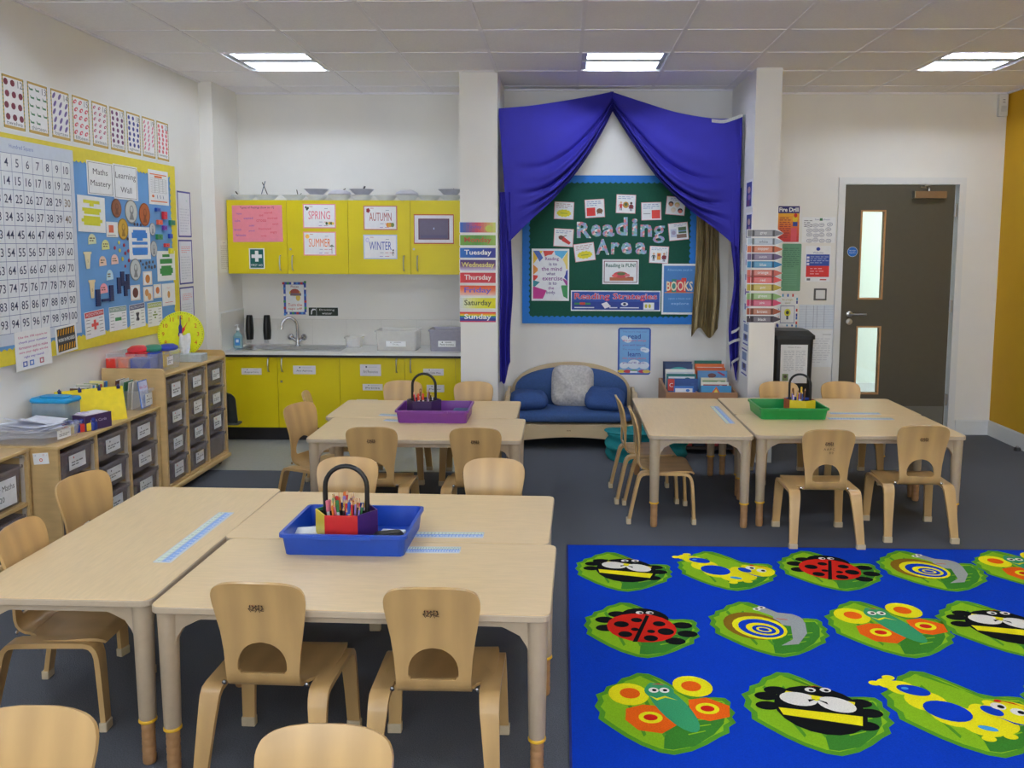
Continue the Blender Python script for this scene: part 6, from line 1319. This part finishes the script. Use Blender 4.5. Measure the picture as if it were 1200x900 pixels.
BK = [  # bay, y, top z, width, colours, label
 (0, 6.90, .665, .25, (40, 60, 100), (70, 140, 150), 'dark blue and turquoise picture book, rearmost in the sofa-side bay'), (0, 6.82, .655, .22, (46, 70, 110), (60, 170, 165), 'picture book with a turquoise cover band'), (0, 6.74, .625, .25, (226, 226, 220), (200, 205, 215), 'cream picture book with its pale cover band showing'),
 (0, 6.66, .60, .24, (30, 110, 110), (230, 235, 235), 'teal-edged picture book behind the navy one'), (0, 6.585, .575, .235, (36, 76, 140), (200, 60, 50), 'navy picture book with red corner patch'), (0, 6.53, .525, .15, (60, 120, 200), (230, 235, 240), 'small blue book at the front of the sofa-side bay'),
 (1, 6.91, .672, .22, (40, 110, 90), (200, 90, 60), 'green-topped picture book, rearmost in the pier-side bay'), (1, 6.84, .655, .235, (225, 110, 50), (235, 230, 220), 'orange picture book in the pier-side bay'), (1, 6.77, .635, .225, (215, 95, 50), (90, 170, 90), 'second orange picture book with green stripe'), (1, 6.70, .62, .24, (90, 140, 190), (90, 50, 50), 'light blue picture book with dark animal on it'),
 (1, 6.635, .575, .20, (214, 206, 180), (120, 150, 100), 'beige picture book near the box front'), (1, 6.58, .55, .21, (232, 228, 215), (180, 80, 70), 'white picture book behind the yellow-peaked one'), (1, 6.53, .53, .24, (70, 150, 200), (235, 205, 80), 'blue book with a yellow peak at the box front')]
for i, (bay, y, zt, w, c1_, c2_, lab) in enumerate(BK):
    cx = (bx0+.018+(bx1-bx0)*.245 if bay == 0 else bx0+(bx1-bx0)*.735)-.008; h = zt-.258; w = min(w, .232); m = MB(); m.bx(-w/2, w/2, 0, h, .001, .008, P(240, 238, 230)).bx(-w/2-.001, w/2, 0, h+.001, 0, .0012, P(*c1_)).bx(-w/2-.001, w/2, 0, h+.001, .008, .0092, P(*c1_)).bx(-w/2-.0015, -w/2+.001, 0, h+.001, 0, .0092, P(*c1_)); m.z = .0094
    if i == 12: m.poly([(-w*.38, h*.55), (w*.3, h*.55), (0, h*.98)], P(225, 110, 70)); m.poly([(-w*.30, h*.55), (w*.22, h*.55), (0, h*.92)], P(*c2_))
    elif i in (4,): m.rect(-w*.5, h*.7, -w*.28, h*.99, P(*c2_)); m.text('C', -w*.39, h*.84, h*.1, WHITE); [m.rect(rnd.uniform(-.2, .35)*w, h*(.62+.05*k), rnd.uniform(.38, .45)*w, h*(.625+.05*k), P(80, 140, 190)) for k in range(6)]
    elif i in (0, 1): m.ell(0, h*.84, w*.4, h*.10, P(*c2_)); m.ell(w*.05, h*.82, w*.25, h*.06, P(60, 120, 190))
    elif i == 9: m.ell(-w*.02, h*.9, w*.14, h*.05, P(*c2_)); m.rect(-w*.12, h*.78, -w*.06, h*.88, P(*c2_)); m.poly([(w*.15, h*.97), (w*.4, h*.88), (w*.42, h*.92), (w*.2, h*.99)], P(170, 60, 90))
    else: m.rect(-w*.44, h*.82, w*.44, h*.94, P(*c2_)); m.ell(w*.2, h*.88, w*.1, h*.04, P(*c1_))
    tag(m.build('picture_book', M=MBk((cx, y, .2565)) @ Matrix.Rotation(-.10, 4, 'X')), lab, 'book', 'picture books in the browser box')
for i, (c_, lab) in enumerate((((60, 40, 44), 'dark'), ((150, 50, 50), 'red'), ((40, 50, 70), 'navy'), ((170, 60, 60), 'bright red'), ((50, 44, 42), 'brown'))):
    tag(MB().bx(-.045, .045, -.09, .09, 0, .17+.01*i, P(*c_)).bx(-.04, .04, -.088, .088, .17+.01*i, .171+.01*i, P(226, 222, 210)).build('box_file', M=Matrix.Translation((.868+.102*i, 6.63, .056))), lab+' box file on the lower shelf of the book browser', 'box file')
# ------------------------------------------------------------------ black bin with notice
a = onY(908, 400, 6.93); b = onY(955, 400, 6.93); zt = onY(930, 396, 6.93).z; t = empty('litter_bin', ((a.x+b.x)/2, 7.095, 0)); w = (b.x-a.x)/2
m = MB(); r0 = rrect(-w+.02, w-.02, -.145, .145, .03, 4); r1 = rrect(-w+.004, w-.004, -.165, .165, .035, 4); n = len(r0); m.add([(x, y, 0) for x, y in r0]+[(x, y, zt) for x, y in r1], [tuple(range(n))[::-1], tuple(range(n, 2*n))]+[(i, (i+1) % n, (i+1) % n+n, i+n) for i in range(n)], mat((36, 36, 38), .45, var=.08, name='black_bin_plastic')); m.build('bin_body', parent=t)
m = MB(); l0 = rrect(-w-.008, w+.008, -.177, .177, .04, 4); l1 = rrect(-w+.03, w-.03, -.13, .13, .05, 4); m.add([(x, y, zt-.012) for x, y in l0]+[(x, y, zt+.018) for x, y in l0]+[(x, y, zt+.055) for x, y in l1], [tuple(range(n))[::-1], tuple(range(2*n, 3*n))]+[(k*n+i, k*n+(i+1) % n, (k+1)*n+(i+1) % n, (k+1)*n+i) for k in (0, 1) for i in range(n)], mat((44, 46, 48), .45, name='dark_bin_lid')); m.build('lid', parent=t)
def a_bin(m, w, h): m.text('Waste Policy', 0, h*.43, h*.035, GREY, w*.5); m.lines(-w*.38, w*.0, -h*.2, h*.36, 12, P(196, 198, 206)); m.lines(w*.06, w*.42, -h*.2, h*.36, 12, P(200, 202, 210)); m.rect(-w*.42, -h*.44, -w*.2, -h*.26, P(130, 150, 100)); m.ell(-w*.31, -h*.33, w*.06, h*.04, P(90, 80, 70))
tag(t, 'tall black litter bin with domed lid beside the door-side pier', 'bin')
sheet('B', (914.5, 404, 946, 449), 6.928, 'bin_notice', 'white notice sheet on the front of the black bin', 'notice', a_bin)

# ------------------------------------------------------------------ weekday cards on the kitchen-side pier
YC = COLA[2]-.0005
DAYS = [('Today', (70, 110, 190), (210, 80, 100), (200, 205, 110), (90, 90, 200)), ('Monday', (120, 170, 70), (90, 150, 70), (150, 185, 90), (190, 90, 60)), ('Tuesday', (40, 110, 190), (36, 80, 170), (60, 60, 150), (240, 240, 240)), ('Wednesday', (80, 60, 120), (120, 80, 110), (200, 190, 220), (226, 214, 130)), ('Thursday', (214, 60, 66), (206, 60, 70), (196, 60, 70), (235, 225, 220)), ('Friday', (226, 90, 50), (230, 130, 90), (236, 200, 190), (110, 100, 200)), ('Saturday', (220, 226, 216), (222, 222, 90), (226, 220, 20), (90, 100, 60)), ('Sunday', (230, 60, 50), (240, 200, 60), (40, 60, 150), (235, 240, 240))]
YS = [(260, 273), (275, 288), (290, 302.5), (304, 317.5), (319, 332), (334, 347), (348.5, 362), (365, 378)]
for (nm, c1_, c2_, c3_, ct), (va, vb) in zip(DAYS, YS):
    def a_day(m, w, h):
        if nm == 'Sunday':
            for k, c in enumerate(((214, 50, 60), (235, 130, 50), (238, 215, 60), (60, 150, 90), (50, 100, 190), (40, 60, 150), (60, 60, 140), (200, 60, 100))): m.z = .0013; m.rect(-w*.49, h*(.46-.115*(k+1)), w*.49, h*(.46-.115*k), P(*c))
        else:
            for k in range(12):
                f = k/11; A_, B_, g = (c1_, c2_, f*2) if f < .5 else (c2_, c3_, f*2-1); c = tuple(int(A_[j]*(1-g)+B_[j]*g) for j in range(3)); m.z = .0013
                if nm in ('Friday', 'Wednesday'): m.rect(-w*.485, h*(.46-.0767*(k+1)), w*.485, h*(.46-.0767*k), P(*c))
                else: m.rect(-w*.485+w*.97*k/12, -h*.46, -w*.485+w*.97*(k+1)/12, h*.46, P(*c))
        m.z = .0014
        if nm == 'Today': m.ell(w*.3, -h*.1, w*.1, h*.3, P(190, 200, 90)); m.text(nm, -w*.1, h*.02, h*.38, P(60, 90, 180), w*.4)
        else: m.text(nm, 0, -h*.02, h*.6 if nm != 'Wednesday' else h*.55, P(*ct), w*(.9 if nm == 'Wednesday' else .74), bold=.02)
    SB((538.5, va, 581.5, vb), 'weekday_card', ('blurred rainbow card, topmost of the weekday cards' if nm == 'Today' else '%s card in the column of weekday cards' % nm), 'card', a_day, Y=YC, group='weekday cards on the pier')
# ------------------------------------------------------------------ colour crayons on the door-side pier
CR = [('grey', (128, 130, 140)), ('white', (176, 190, 206)), ('orange', (206, 110, 76)), ('purple', (112, 96, 136)), ('blue', (50, 130, 180)), ('coral', (206, 104, 92)), ('red', (216, 84, 84)), ('gold', (186, 164, 60)), ('green', (136, 174, 110)), ('pink', (200, 70, 106)), ('brown', (160, 86, 60)), ('black', (66, 58, 74))]
CV = [273.3, 283, 292, 301, 310, 320, 328, 337, 347.5, 355, 365, 374]
for k, ((nm, c), v) in enumerate(zip(CR, CV)):
    u0_, u1_ = 875.5-.1*k, 917.5-.25*k; cc, w, h = boxB(u0_, v-3.9, u1_, v+3.9, COLB[2]-.0005); m = MB(); dk = tuple(int(x*.62) for x in c); lt = tuple(min(255, int(x+(255-x)*.30)) for x in c)
    m.prism([(-w*.51, -h*.56), (w*.36, -h*.56), (w*.52, 0), (w*.36, h*.56), (-w*.51, h*.56)], 0, .001, WHITE); m.z = .001
    m.rect(-w*.49, -h*.48, w*.3, h*.48, P(*c)); m.poly([(w*.3, -h*.44), (w*.36, -h*.36), (w*.5, -h*.06), (w*.5, h*.06), (w*.36, h*.36), (w*.3, h*.44)], P(*c)); m.rect(-w*.36, -h*.48, -w*.30, h*.48, P(*dk)); m.rect(w*.22, -h*.48, w*.27, h*.48, P(*dk)); m.rect(-w*.28, -h*.34, w*.20, h*.34, P(*lt)); m.text({'coral': 'orange'}.get(nm, nm) if nm != 'orange' else 'copper', -w*.04, -h*.03, h*.42, WHITE if nm not in ('white',) else P(120, 130, 150), bold=.01)
    tag(m.build('crayon_sign', M=MBk(cc)), '%s crayon-shaped colour sign on the door-side pier' % nm, 'sign', 'crayon colour signs')
def a_ph(m, w, h): m.rect(-w*.38, -h*.42, w*.38, h*.42, P(50, 60, 140)); m.ell(0, h*.15, w*.2, h*.12, P(200, 170, 170)); m.rect(-w*.3, -h*.4, w*.1, -h*.2, P(120, 60, 120)); m.ell(w*.05, -h*.1, w*.2, h*.1, P(150, 110, 170))
def a_hd(m, w, h): m.rect(-w*.42, -h*.45, w*.42, -h*.4, P(80, 80, 160)); m.rect(-w*.42, h*.4, w*.42, h*.45, P(80, 80, 160)); m.rect(-w*.34, h*.06, w*.34, h*.34, P(130, 150, 190)); m.rect(-w*.34, -h*.3, w*.34, -h*.04, P(110, 120, 180)); m.ell(0, -h*.14, w*.18, h*.09, P(60, 60, 90))
XF = COLB[0]-.0005
for b, a_, lab in (((874, 211, 882, 244.5), a_ph, 'blue picture card, topmost on the side of the door-side pier'), ((874, 249, 881.5, 281), a_ph, 'blue picture card beside the grey crayon'), ((870.5, 375, 877.5, 405.5), a_hd, 'blue-lined card just below the crayons on the pier side'), ((868.5, 406.5, 876, 441), a_hd, 'blue-lined card with dark ring, lowest on the pier side')): sheet('R', b, XF, 'picture_card', lab, 'card', a_)
sheet('R', (872, 285, 880, 372), XF, 'picture_strip', 'long pale strip of small pictures on the pier side behind the crayons', 'card', lambda m, w, h: [m.rect(-w*.3, h*(.4-.2*k), w*.3, h*(.48-.2*k), P(110+20*(k % 2), 110, 180)) for k in range(5)])
# ------------------------------------------------------------------ notices on the door wall
YW = YR-.0005
def a_fd(m, w, h):
    for k in range(10): f = k/9; m.z = .0013; m.rect(-w*.5, h*(.3-.08*(k+1)), w*.5, h*(.3-.08*k), P(int(235-25*f), int(170-120*f), int(40+15*f)))
    m.rect(-w*.5, h*.3, w*.5, h*.5, P(40, 40, 110)); m.text('Fire Drill', 0, h*.40, h*.12, WHITE, w*.9, bold=.03); m.ell(w*.3, h*.14, w*.12, h*.1, P(230, 200, 40)); m.ell(w*.32, h*.24, w*.08, h*.06, P(210, 50, 40)); m.rect(w*.2, -h*.06, w*.42, h*.06, P(50, 70, 150)); m.lines(-w*.42, w*.1, -h*.4, h*.2, 10, P(150, 40, 50)); m.rect(w*.12, -h*.48, w*.4, -h*.1, P(225, 90, 100))
SB((911.5, 241.5, 936.5, 283.5), 'fire_drill_poster', 'orange and red Fire Drill poster beside the door-side pier', 'poster', a_fd, Y=YW)
def a_flow(m, w, h):
    m.lines(-w*.45, -w*.2, h*.1, h*.4, 4, GREY); m.text('Emergency Routes', w*.1, h*.40, h*.07, P(90, 90, 160)); m.rect(w*.02, h*.36, w*.1, h*.46, P(50, 120, 80)); rr2 = random.Random(4)
    for i in range(16):
        x, y = w*(-.3+.2*(i % 4)+rr2.uniform(-.03, .03)), h*(.2-.2*(i//4)+rr2.uniform(-.03, .03)); m.ell(x, y, w*.085, h*.075, P(110, 115, 150), n=12); m.ell(x, y, w*.072, h*.058, WHITE, n=12); m.rect(x-w*.04, y-h*.01, x+w*.04, y+h*.01, P(60, 65, 90))
SB((940, 254.5, 979, 284.5), 'plan_sheet', 'white sheet of a line-drawn plan beside the door frame', 'paper', a_flow, Y=YW)
GRN = P(104, 158, 124)
def a_gr(m, w, h): m.lines(-w*.42, w*.4, h*.0, h*.42, 10, P(70, 115, 90), .28); [m.rect(-w*.42, -h*(.06+.045*k), w*.3, -h*(.05+.045*k), P(120, 176, 142)) for k in range(8)]
SB((916, 285.5, 938.5, 341), 'green_notice', 'green laminated notice below the Fire Drill poster', 'notice', a_gr, Y=YW, col=GRN, r=.01)
def a_sg(m, w, h):
    m.ell(0, h*.41, w*.08, h*.05, P(40, 60, 150)); m.text('Welcome', 0, h*.31, h*.05, P(60, 80, 160)); m.rect(-w*.46, -h*.06, w*.46, h*.26, P(50, 80, 165)); m.rect(-w*.46, -h*.37, w*.46, -h*.06, P(220, 50, 50)); m.lines(-w*.3, w*.42, h*.0, h*.22, 4, P(180, 190, 225), .3); m.lines(-w*.3, w*.3, -h*.32, -h*.1, 3, P(240, 170, 170), .3)
    for k in range(3): m.rect(-w*.44, h*(.14-.09*k), -w*.34, h*(.2-.09*k), P(230, 225, 235))
    m.rect(-w*.42, -h*.47, -w*.28, -h*.41, GREY); m.rect(w*.1, -h*.46, w*.36, -h*.43, RED)
SB((943.5, 288, 973, 330), 'safety_sign', 'white sign with blue and red panels above the wall switch', 'sign', a_sg, Y=YW)
c, w, h = boxB(953.5, 338, 968.5, 352, YW); t = empty('wall_switch', M=MBk(c)); MB().rbox(-w/2, w/2, -h/2, h/2, 0, .008, mat((96, 96, 98), .4, .4, name='dark_switch_plate'), r=.004, bevel=.002).build('plate', parent=t); MB().rbox(-w*.36, w*.36, -h*.36, h*.36, .008, .012, SK, r=.003, bevel=.001).bx(-w*.06, w*.06, -h*.14, h*.14, .012, .016, SK).build('rocker', parent=t); tag(t, 'square wall switch between the notices and the door frame', 'switch')
def a_id(m, w, h):
    for i, c in enumerate(((60, 100, 180), (200, 60, 60), (50, 60, 150), (230, 230, 235), (90, 160, 200))*4): s = (i*.25) % 1; a = int(i*.25) % 5; x, y = (-.46, s-.5) if a == 0 else (.46, s-.5) if a == 1 else (s-.5, .47) if a == 2 else (s-.5, -.47) if a == 3 else (.46, s-.4); m.rect(w*x-w*.04, h*y-h*.03, w*x+w*.04, h*y+h*.06, P(*c))
    m.rect(-w*.42, -h*.44, w*.42, h*.44, WHITE); m.text('Be a bright', 0, h*.34, h*.07, P(180, 170, 60)); m.text('spark!', 0, h*.24, h*.07, P(150, 150, 90)); m.rect(-w*.36, -h*.4, w*.36, h*.16, P(120, 130, 170)); m.rect(-w*.33, -h*.38, w*.33, h*.14, WHITE); m.ell(0, -h*.06, w*.16, h*.12, P(225, 220, 60)); m.ell(0, -h*.06, w*.08, h*.06, P(60, 70, 50)); m.rect(-w*.05, -h*.28, w*.05, -h*.16, P(70, 80, 110))
SB((911, 345.5, 934.5, 382.5), 'bulb_poster', 'patterned-border poster with a yellow light bulb above the bin', 'poster', a_id, Y=YW)
def a_tb(m, w, h):
    for k in range(9): m.rect(-w*.48, h*(.4-.1*k), w*.48, h*(.41-.1*k), P(180, 190, 210))
    for x in (-.3, -.1, .0, .2): m.rect(w*x, -h*.46, w*(x+.012), h*.46, P(150, 155, 175))
SB((936, 357, 978, 385.5), 'timetable_sheet', 'pale blue ruled timetable under the wall switch', 'paper', a_tb, Y=YW, col=P(214, 222, 232))
SB((944, 387, 976, 430), 'notice_sheet', 'plain white sheet beside the bin, lowest by the door frame', 'paper', lambda m, w, h: (m.rect(w*.1, h*.38, w*.42, h*.39, GREY), m.lines(-w*.42, w*.4, -h*.4, h*.3, 11, P(205, 206, 214), .25)), Y=YW)

# ================================================================== THINGS ON THE TABLES
def strip_on(px, lab, grp=None, two=True):
    c = [onZ(u, v, TH) for u, v in px]; o = (c[0]+c[1]+c[2]+c[3])/4; ex = ((c[1]-c[0])+(c[2]-c[3]))/2; ey = ((c[3]-c[0])+(c[2]-c[1]))/2; L, W = ex.length, max(.042, min(ey.length, .062)); a = math.atan2(ex.y, ex.x)
    m = MB().rbox(-L/2, L/2, -W/2, W/2, 0, .001, P(222, 228, 238, rough=.25), r=.003); m.z = .0011; m.rect(-L*.49, -W*.36, L*.49, W*.04, P(140, 176, 228)); m.rect(-L*.49, W*.12, L*.49, W*.42, P(214, 228, 214))
    n = 21
    for i in range(n): m.z = .0013; x = -L*.47+L*.94*i/(n-1); m.rect(x-.0006, -W*.02, x+.0006, W*.2, P(60, 80, 130)); m.text(str(i), x, -W*.24, W*.2, WHITE); m.text(str(i), x, W*.28, W*.14, P(70, 90, 140))
    o.z = TH+.0003; tag(m.build('number_line', M=Matrix.Translation(o) @ Matrix.Rotation(a, 4, 'Z')), lab, 'number line', grp)
strip_on([(201.7, 660.8), (277.5, 601.7), (254, 599.6), (177, 658)], 'laminated number line lying slantwise on the lengthwise table by the shelves')
strip_on([(476, 631.5), (567, 632), (567, 622.5), (478, 622)], 'laminated number line behind the blue tray, at the table joint')
strip_on([(470, 650), (538, 650), (541, 639.5), (472, 639)], 'laminated number line beside the blue tray, nearer the chairs')
strip_on([(862, 497), (842, 476.5), (832, 476), (851, 496)], 'laminated number line slanting on the sofa-side table')
strip_on([(972, 486.5), (1032, 487), (1030, 482.5), (972, 482)], 'laminated number line behind the green tray, on the rear table', )
strip_on([(970, 493), (1048, 493.5), (1045, 488.5), (970, 488.2)], 'laminated number line beside the green tray, on the front table')
strip_on([(444, 488), (468, 489), (468, 485), (446, 484)], 'laminated number line poking out beside the purple tray, rear one'); strip_on([(450, 494.5), (470, 495.5), (470, 491), (452, 490)], 'laminated number line poking out beside the purple tray, front one')
TB = {'blue': mat((28, 74, 178), .38, var=.03, name='royal_blue_plastic'), 'purple': mat((122, 58, 146), .38, var=.03, name='purple_plastic'), 'green': mat((16, 140, 62), .38, var=.03, name='green_plastic')}
def table_tray(col, bl, br, w, d, h, lab, rz=0):
    a = onZ(*bl, TH); b = onZ(*br, TH); t = make_tray(w, h, d, None, TB[col], name='table_tray'); cx, cy = (a.x+b.x)/2, (a.y+b.y)/2+d/2-.012; t.location = (cx, cy, TH); t.rotation_euler.z = -PI/2+rz; tag(t, lab, 'tray'); return cx, cy
def caddy(x, y, z, cols, lab, s=1., rz=0., ht=.27, dark=DARKB):
    t = empty('pencil_caddy', (x, y, z), rz); Rx, Ry, h = .112*s, .078*s, .118*s
    hexp = [(-Rx, 0), (-Rx*.52, -Ry), (Rx*.52, -Ry), (Rx, 0), (Rx*.52, Ry), (-Rx*.52, Ry)]; th = .004
    for i in range(6):
        a, b = Vector(hexp[i]), Vector(hexp[(i+1) % 6]); ia, ib = a*.95, b*.95; cm = cols[i]
        v = [(a.x, a.y, 0), (b.x, b.y, 0), (b.x, b.y, h), (a.x, a.y, h), (ia.x, ia.y, 0), (ib.x, ib.y, 0), (ib.x, ib.y, h), (ia.x, ia.y, h)]
        MB().add(v, [(0, 1, 2, 3), (4, 7, 6, 5), (3, 2, 6, 7), (0, 4, 5, 1), (0, 3, 7, 4), (1, 5, 6, 2)], cm).build('pot_side', parent=t)
    MB().prism([(p[0]*.95, p[1]*.95) for p in hexp], 0, .004, dark).build('base', parent=t)
    MB().bx(-Rx*.9, Rx*.9, -.002, .002, .004, h*.95, dark).bx(-.002, .002, -Ry*.92, Ry*.92, .004, h*.95, dark).build('divider', parent=t)
    r_ = .075*s; zz = ht*s-r_; pts = [(-r_, 0, .004), (-r_, 0, zz*.6), (-r_, 0, zz)]+[(-r_*math.cos(a), 0, zz+r_*math.sin(a)) for a in [PI*k/14 for k in range(1, 14)]]+[(r_, 0, zz), (r_, 0, zz*.6), (r_, 0, .004)]
    MB().tube(pts, .0085*s, dark, n=10).build('handle', parent=t); tag(t, lab, 'caddy'); return hexp
def pencil(x, y, z, col, tilt, az, L=.165, r_=.0037, nm='pencil', lab='', grp='', cap=None):
    m = MB(); c = P(*col, rough=.35)
    if nm == 'pencil': m.lathe([(r_, 0), (r_, L-.016)], c, n=6, smooth=False).lathe([(r_, L-.016), (.0012, L-.003)], P(214, 176, 130), n=6).lathe([(.0013, L-.004), (.0003, L)], c, n=6)
    else: m.lathe([(r_*1.4, 0), (r_*1.5, L*.72)], P(*(cap or col)), n=8).lathe([(r_*1.7, L*.72), (r_*1.6, L-.004), (.001, L)], c, n=8)
    o = m.build(nm, M=Matrix.Translation((x, y, z)) @ Matrix.Rotation(az, 4, 'Z') @ Matrix.Rotation(tilt, 4, 'Y')); tag(o, lab, nm, grp)
def fill(x, y, z, s, n, palette, lab, grp, seed, ln=.165, inside=None):
    rr2 = random.Random(seed)
    for i in range(n):
        while True:
            px, py = rr2.uniform(-.085, .085)*s, rr2.uniform(-.06, .06)*s
            if abs(px)/(.105*s)+abs(py)/(.16*s) < .8: break
            
        az = math.atan2(py, px)+rr2.uniform(-1, 1); nm_, col = rr2.choice(palette); pen = rr2.random() < .22
        pencil(x+px*.72, y+py*.72, z+.006, col, rr2.uniform(.02, .20), az, L=ln*rr2.uniform(.80, 1.02), nm='felt_pen' if pen else 'pencil', lab='%s %s among those standing in %s' % (nm_, 'felt pen' if pen else 'pencil', lab), grp=grp+(' (pens)' if pen else ''), cap=(235, 235, 240))
PAL = [('yellow', (226, 190, 50)), ('red', (200, 45, 50)), ('blue', (50, 90, 180)), ('lilac', (150, 130, 200)), ('brown', (120, 80, 50)), ('pink', (220, 120, 140)), ('green', (60, 130, 80)), ('dark', (60, 50, 60)), ('orange', (226, 120, 50))]
YC_, RC_, PC_, BC_, GC_ = (P(*c, rough=.35) for c in ((222, 196, 40), (200, 42, 40), (70, 40, 110), (50, 80, 170), (50, 130, 80)))
cx, cy = table_tray('blue', (334.5, 651.5), (472.6, 651.5), .445, .34, .078, 'royal blue plastic tray holding the big pencil caddy', rz=-.02)
ccx = onY(408, 610, cy).x; caddy(ccx+.0, cy-.02, TH+.004, [YC_, RC_, PC_, PC_, BC_, GC_], 'six-sided caddy in yellow, red and purple with black arched handle', s=1.0, ht=.275)
fill(ccx, cy-.02, TH+.004, 1.0, 62, PAL, 'the blue-tray caddy', 'pencils in the blue-tray caddy', 3)
tag(MB().rbox(-.05, .05, -.04, .04, 0, .012, WHITE, r=.004, bevel=.002).build('eraser_board', M=Matrix.Translation((ccx-.150, cy-.03, TH+.024)) @ Matrix.Rotation(.2, 4, 'Z') @ Matrix.Rotation(.3, 4, 'X')), 'small white board lying in the blue tray beside the yellow pot', 'board')
tag(MB().rbox(-.045, .045, -.035, .035, 0, .012, WHITE, r=.004, bevel=.002).build('eraser_board', M=Matrix.Translation((ccx+.148, cy+.045, TH+.004)) @ Matrix.Rotation(-.1, 4, 'Z')), 'small white board in the blue tray behind the black eraser', 'board')
tag(MB().rbox(-.055, .055, -.028, .028, 0, .046, DARKB, r=.026, bevel=.010).build('board_eraser', M=Matrix.Translation((ccx+.155, cy-.05, TH+.004)) @ Matrix.Rotation(.3, 4, 'Z')), 'black rounded eraser lying in the blue tray', 'eraser')
cx, cy = table_tray('purple', (466, 496), (546, 496), .445, .34, .078, 'purple plastic tray on the tables nearest the kitchen', rz=0)
DP = P(64, 42, 84, rough=.3); ccx = onY(497, 470, cy).x; caddy(ccx, cy+.0, TH+.004, [DP]*6, 'dark purple caddy with glossy black arched handle', s=.95, ht=.285)
fill(ccx, cy, TH+.004, .9, 16, [('white', (232, 230, 225)), ('orange', (225, 80, 50)), ('dark', (50, 40, 50)), ('red', (215, 60, 50)), ('lilac', (160, 140, 190)), ('brown', (150, 100, 60))], 'the dark purple caddy', 'pens in the purple-tray caddy', 8, ln=.17)
tag(MB().rbox(-.05, .05, -.045, .045, 0, .045, P(30, 60, 110), r=.01, bevel=.004).build('blue_box', M=Matrix.Translation((cx+.155, cy+.04, TH+.004))), 'small dark blue box in the corner of the purple tray', 'box')
cx, cy = table_tray('green', (891, 491.5), (969, 492), .43, .335, .072, 'bright green plastic tray on the tables facing the rug', rz=.02)
ccx = onY(936, 470, cy).x; OR_ = P(180, 80, 50, rough=.35); caddy(ccx, cy-.02, TH+.004, [OR_, YC_, YC_, OR_, BC_, BC_], 'yellow caddy with orange side and black arched handle', s=.86, ht=.30, rz=-.42)
fill(ccx-.02, cy-.02, TH+.004, .8, 18, PAL[:5], 'the yellow caddy', 'pencils in the green-tray caddy', 12, ln=.17)
tag(MB().rbox(-.05, .05, -.016, .016, 0, .0015, P(150, 190, 225), r=.002).build('card_strip', M=Matrix.Translation((cx-.14, cy-.04, TH+.03)) @ Euler((.25, .2, -.5)).to_matrix().to_4x4()), 'pale blue card strip leaning inside the green tray', 'card')
ROLLS, EXPO = 1, 1.72
# ================================================================== CAMERA, VIEW
cam = bpy.data.cameras.new('camera'); co = bpy.data.objects.new('camera', cam); COL.objects.link(co); SC.camera = co
cam.sensor_fit = 'HORIZONTAL'; cam.sensor_width = 36; cam.lens = 36*F/1200
cam.shift_x = (600-CX)/1200; cam.shift_y = (CY-450)/1200; cam.clip_start = .05
Rz = Matrix.Rotation(YAW, 3, 'Z'); Rx = Matrix.Rotation(PI/2-PITCH, 3, 'X')
base = Rz @ Rx
co.matrix_world = Matrix.Translation((0, 0, H)) @ (base @ Matrix.Rotation(ROLLS*ROLL, 3, 'Z')).to_4x4()
w = bpy.data.worlds.new('world'); SC.world = w; w.use_nodes = True
w.node_tree.nodes['Background'].inputs['Color'].default_value = (.86, .93, 1, 1); w.node_tree.nodes['Background'].inputs['Strength'].default_value = SKYW
for a, b_ in FILLWIN:      # the sky is sampled through the added fill openings
    l = bpy.data.lights.new('fill_window_portal', 'AREA'); l.shape = 'RECTANGLE'; l.size = b_-a; l.size_y = WZ1-WZ0; l.cycles.is_portal = True
    lo = bpy.data.objects.new('fill_window_portal', l); COL.objects.link(lo); lo.location = ((a+b_)/2, YF-.10, (WZ0+WZ1)/2); lo.rotation_euler = (PI/2, 0, 0)
vs = SC.view_settings; vs.view_transform = 'Standard'; vs.look = 'None'; vs.gamma = 1; vs.exposure = EXPO; vs.use_curve_mapping = False
SC.cycles.use_denoising = True; SC.cycles.max_bounces = 8; SC.cycles.diffuse_bounces = 7; SC.cycles.transparent_max_bounces = 12; SC.cycles.caustics_reflective = False; SC.cycles.caustics_refractive = False; SC.cycles.sample_clamp_indirect = 6
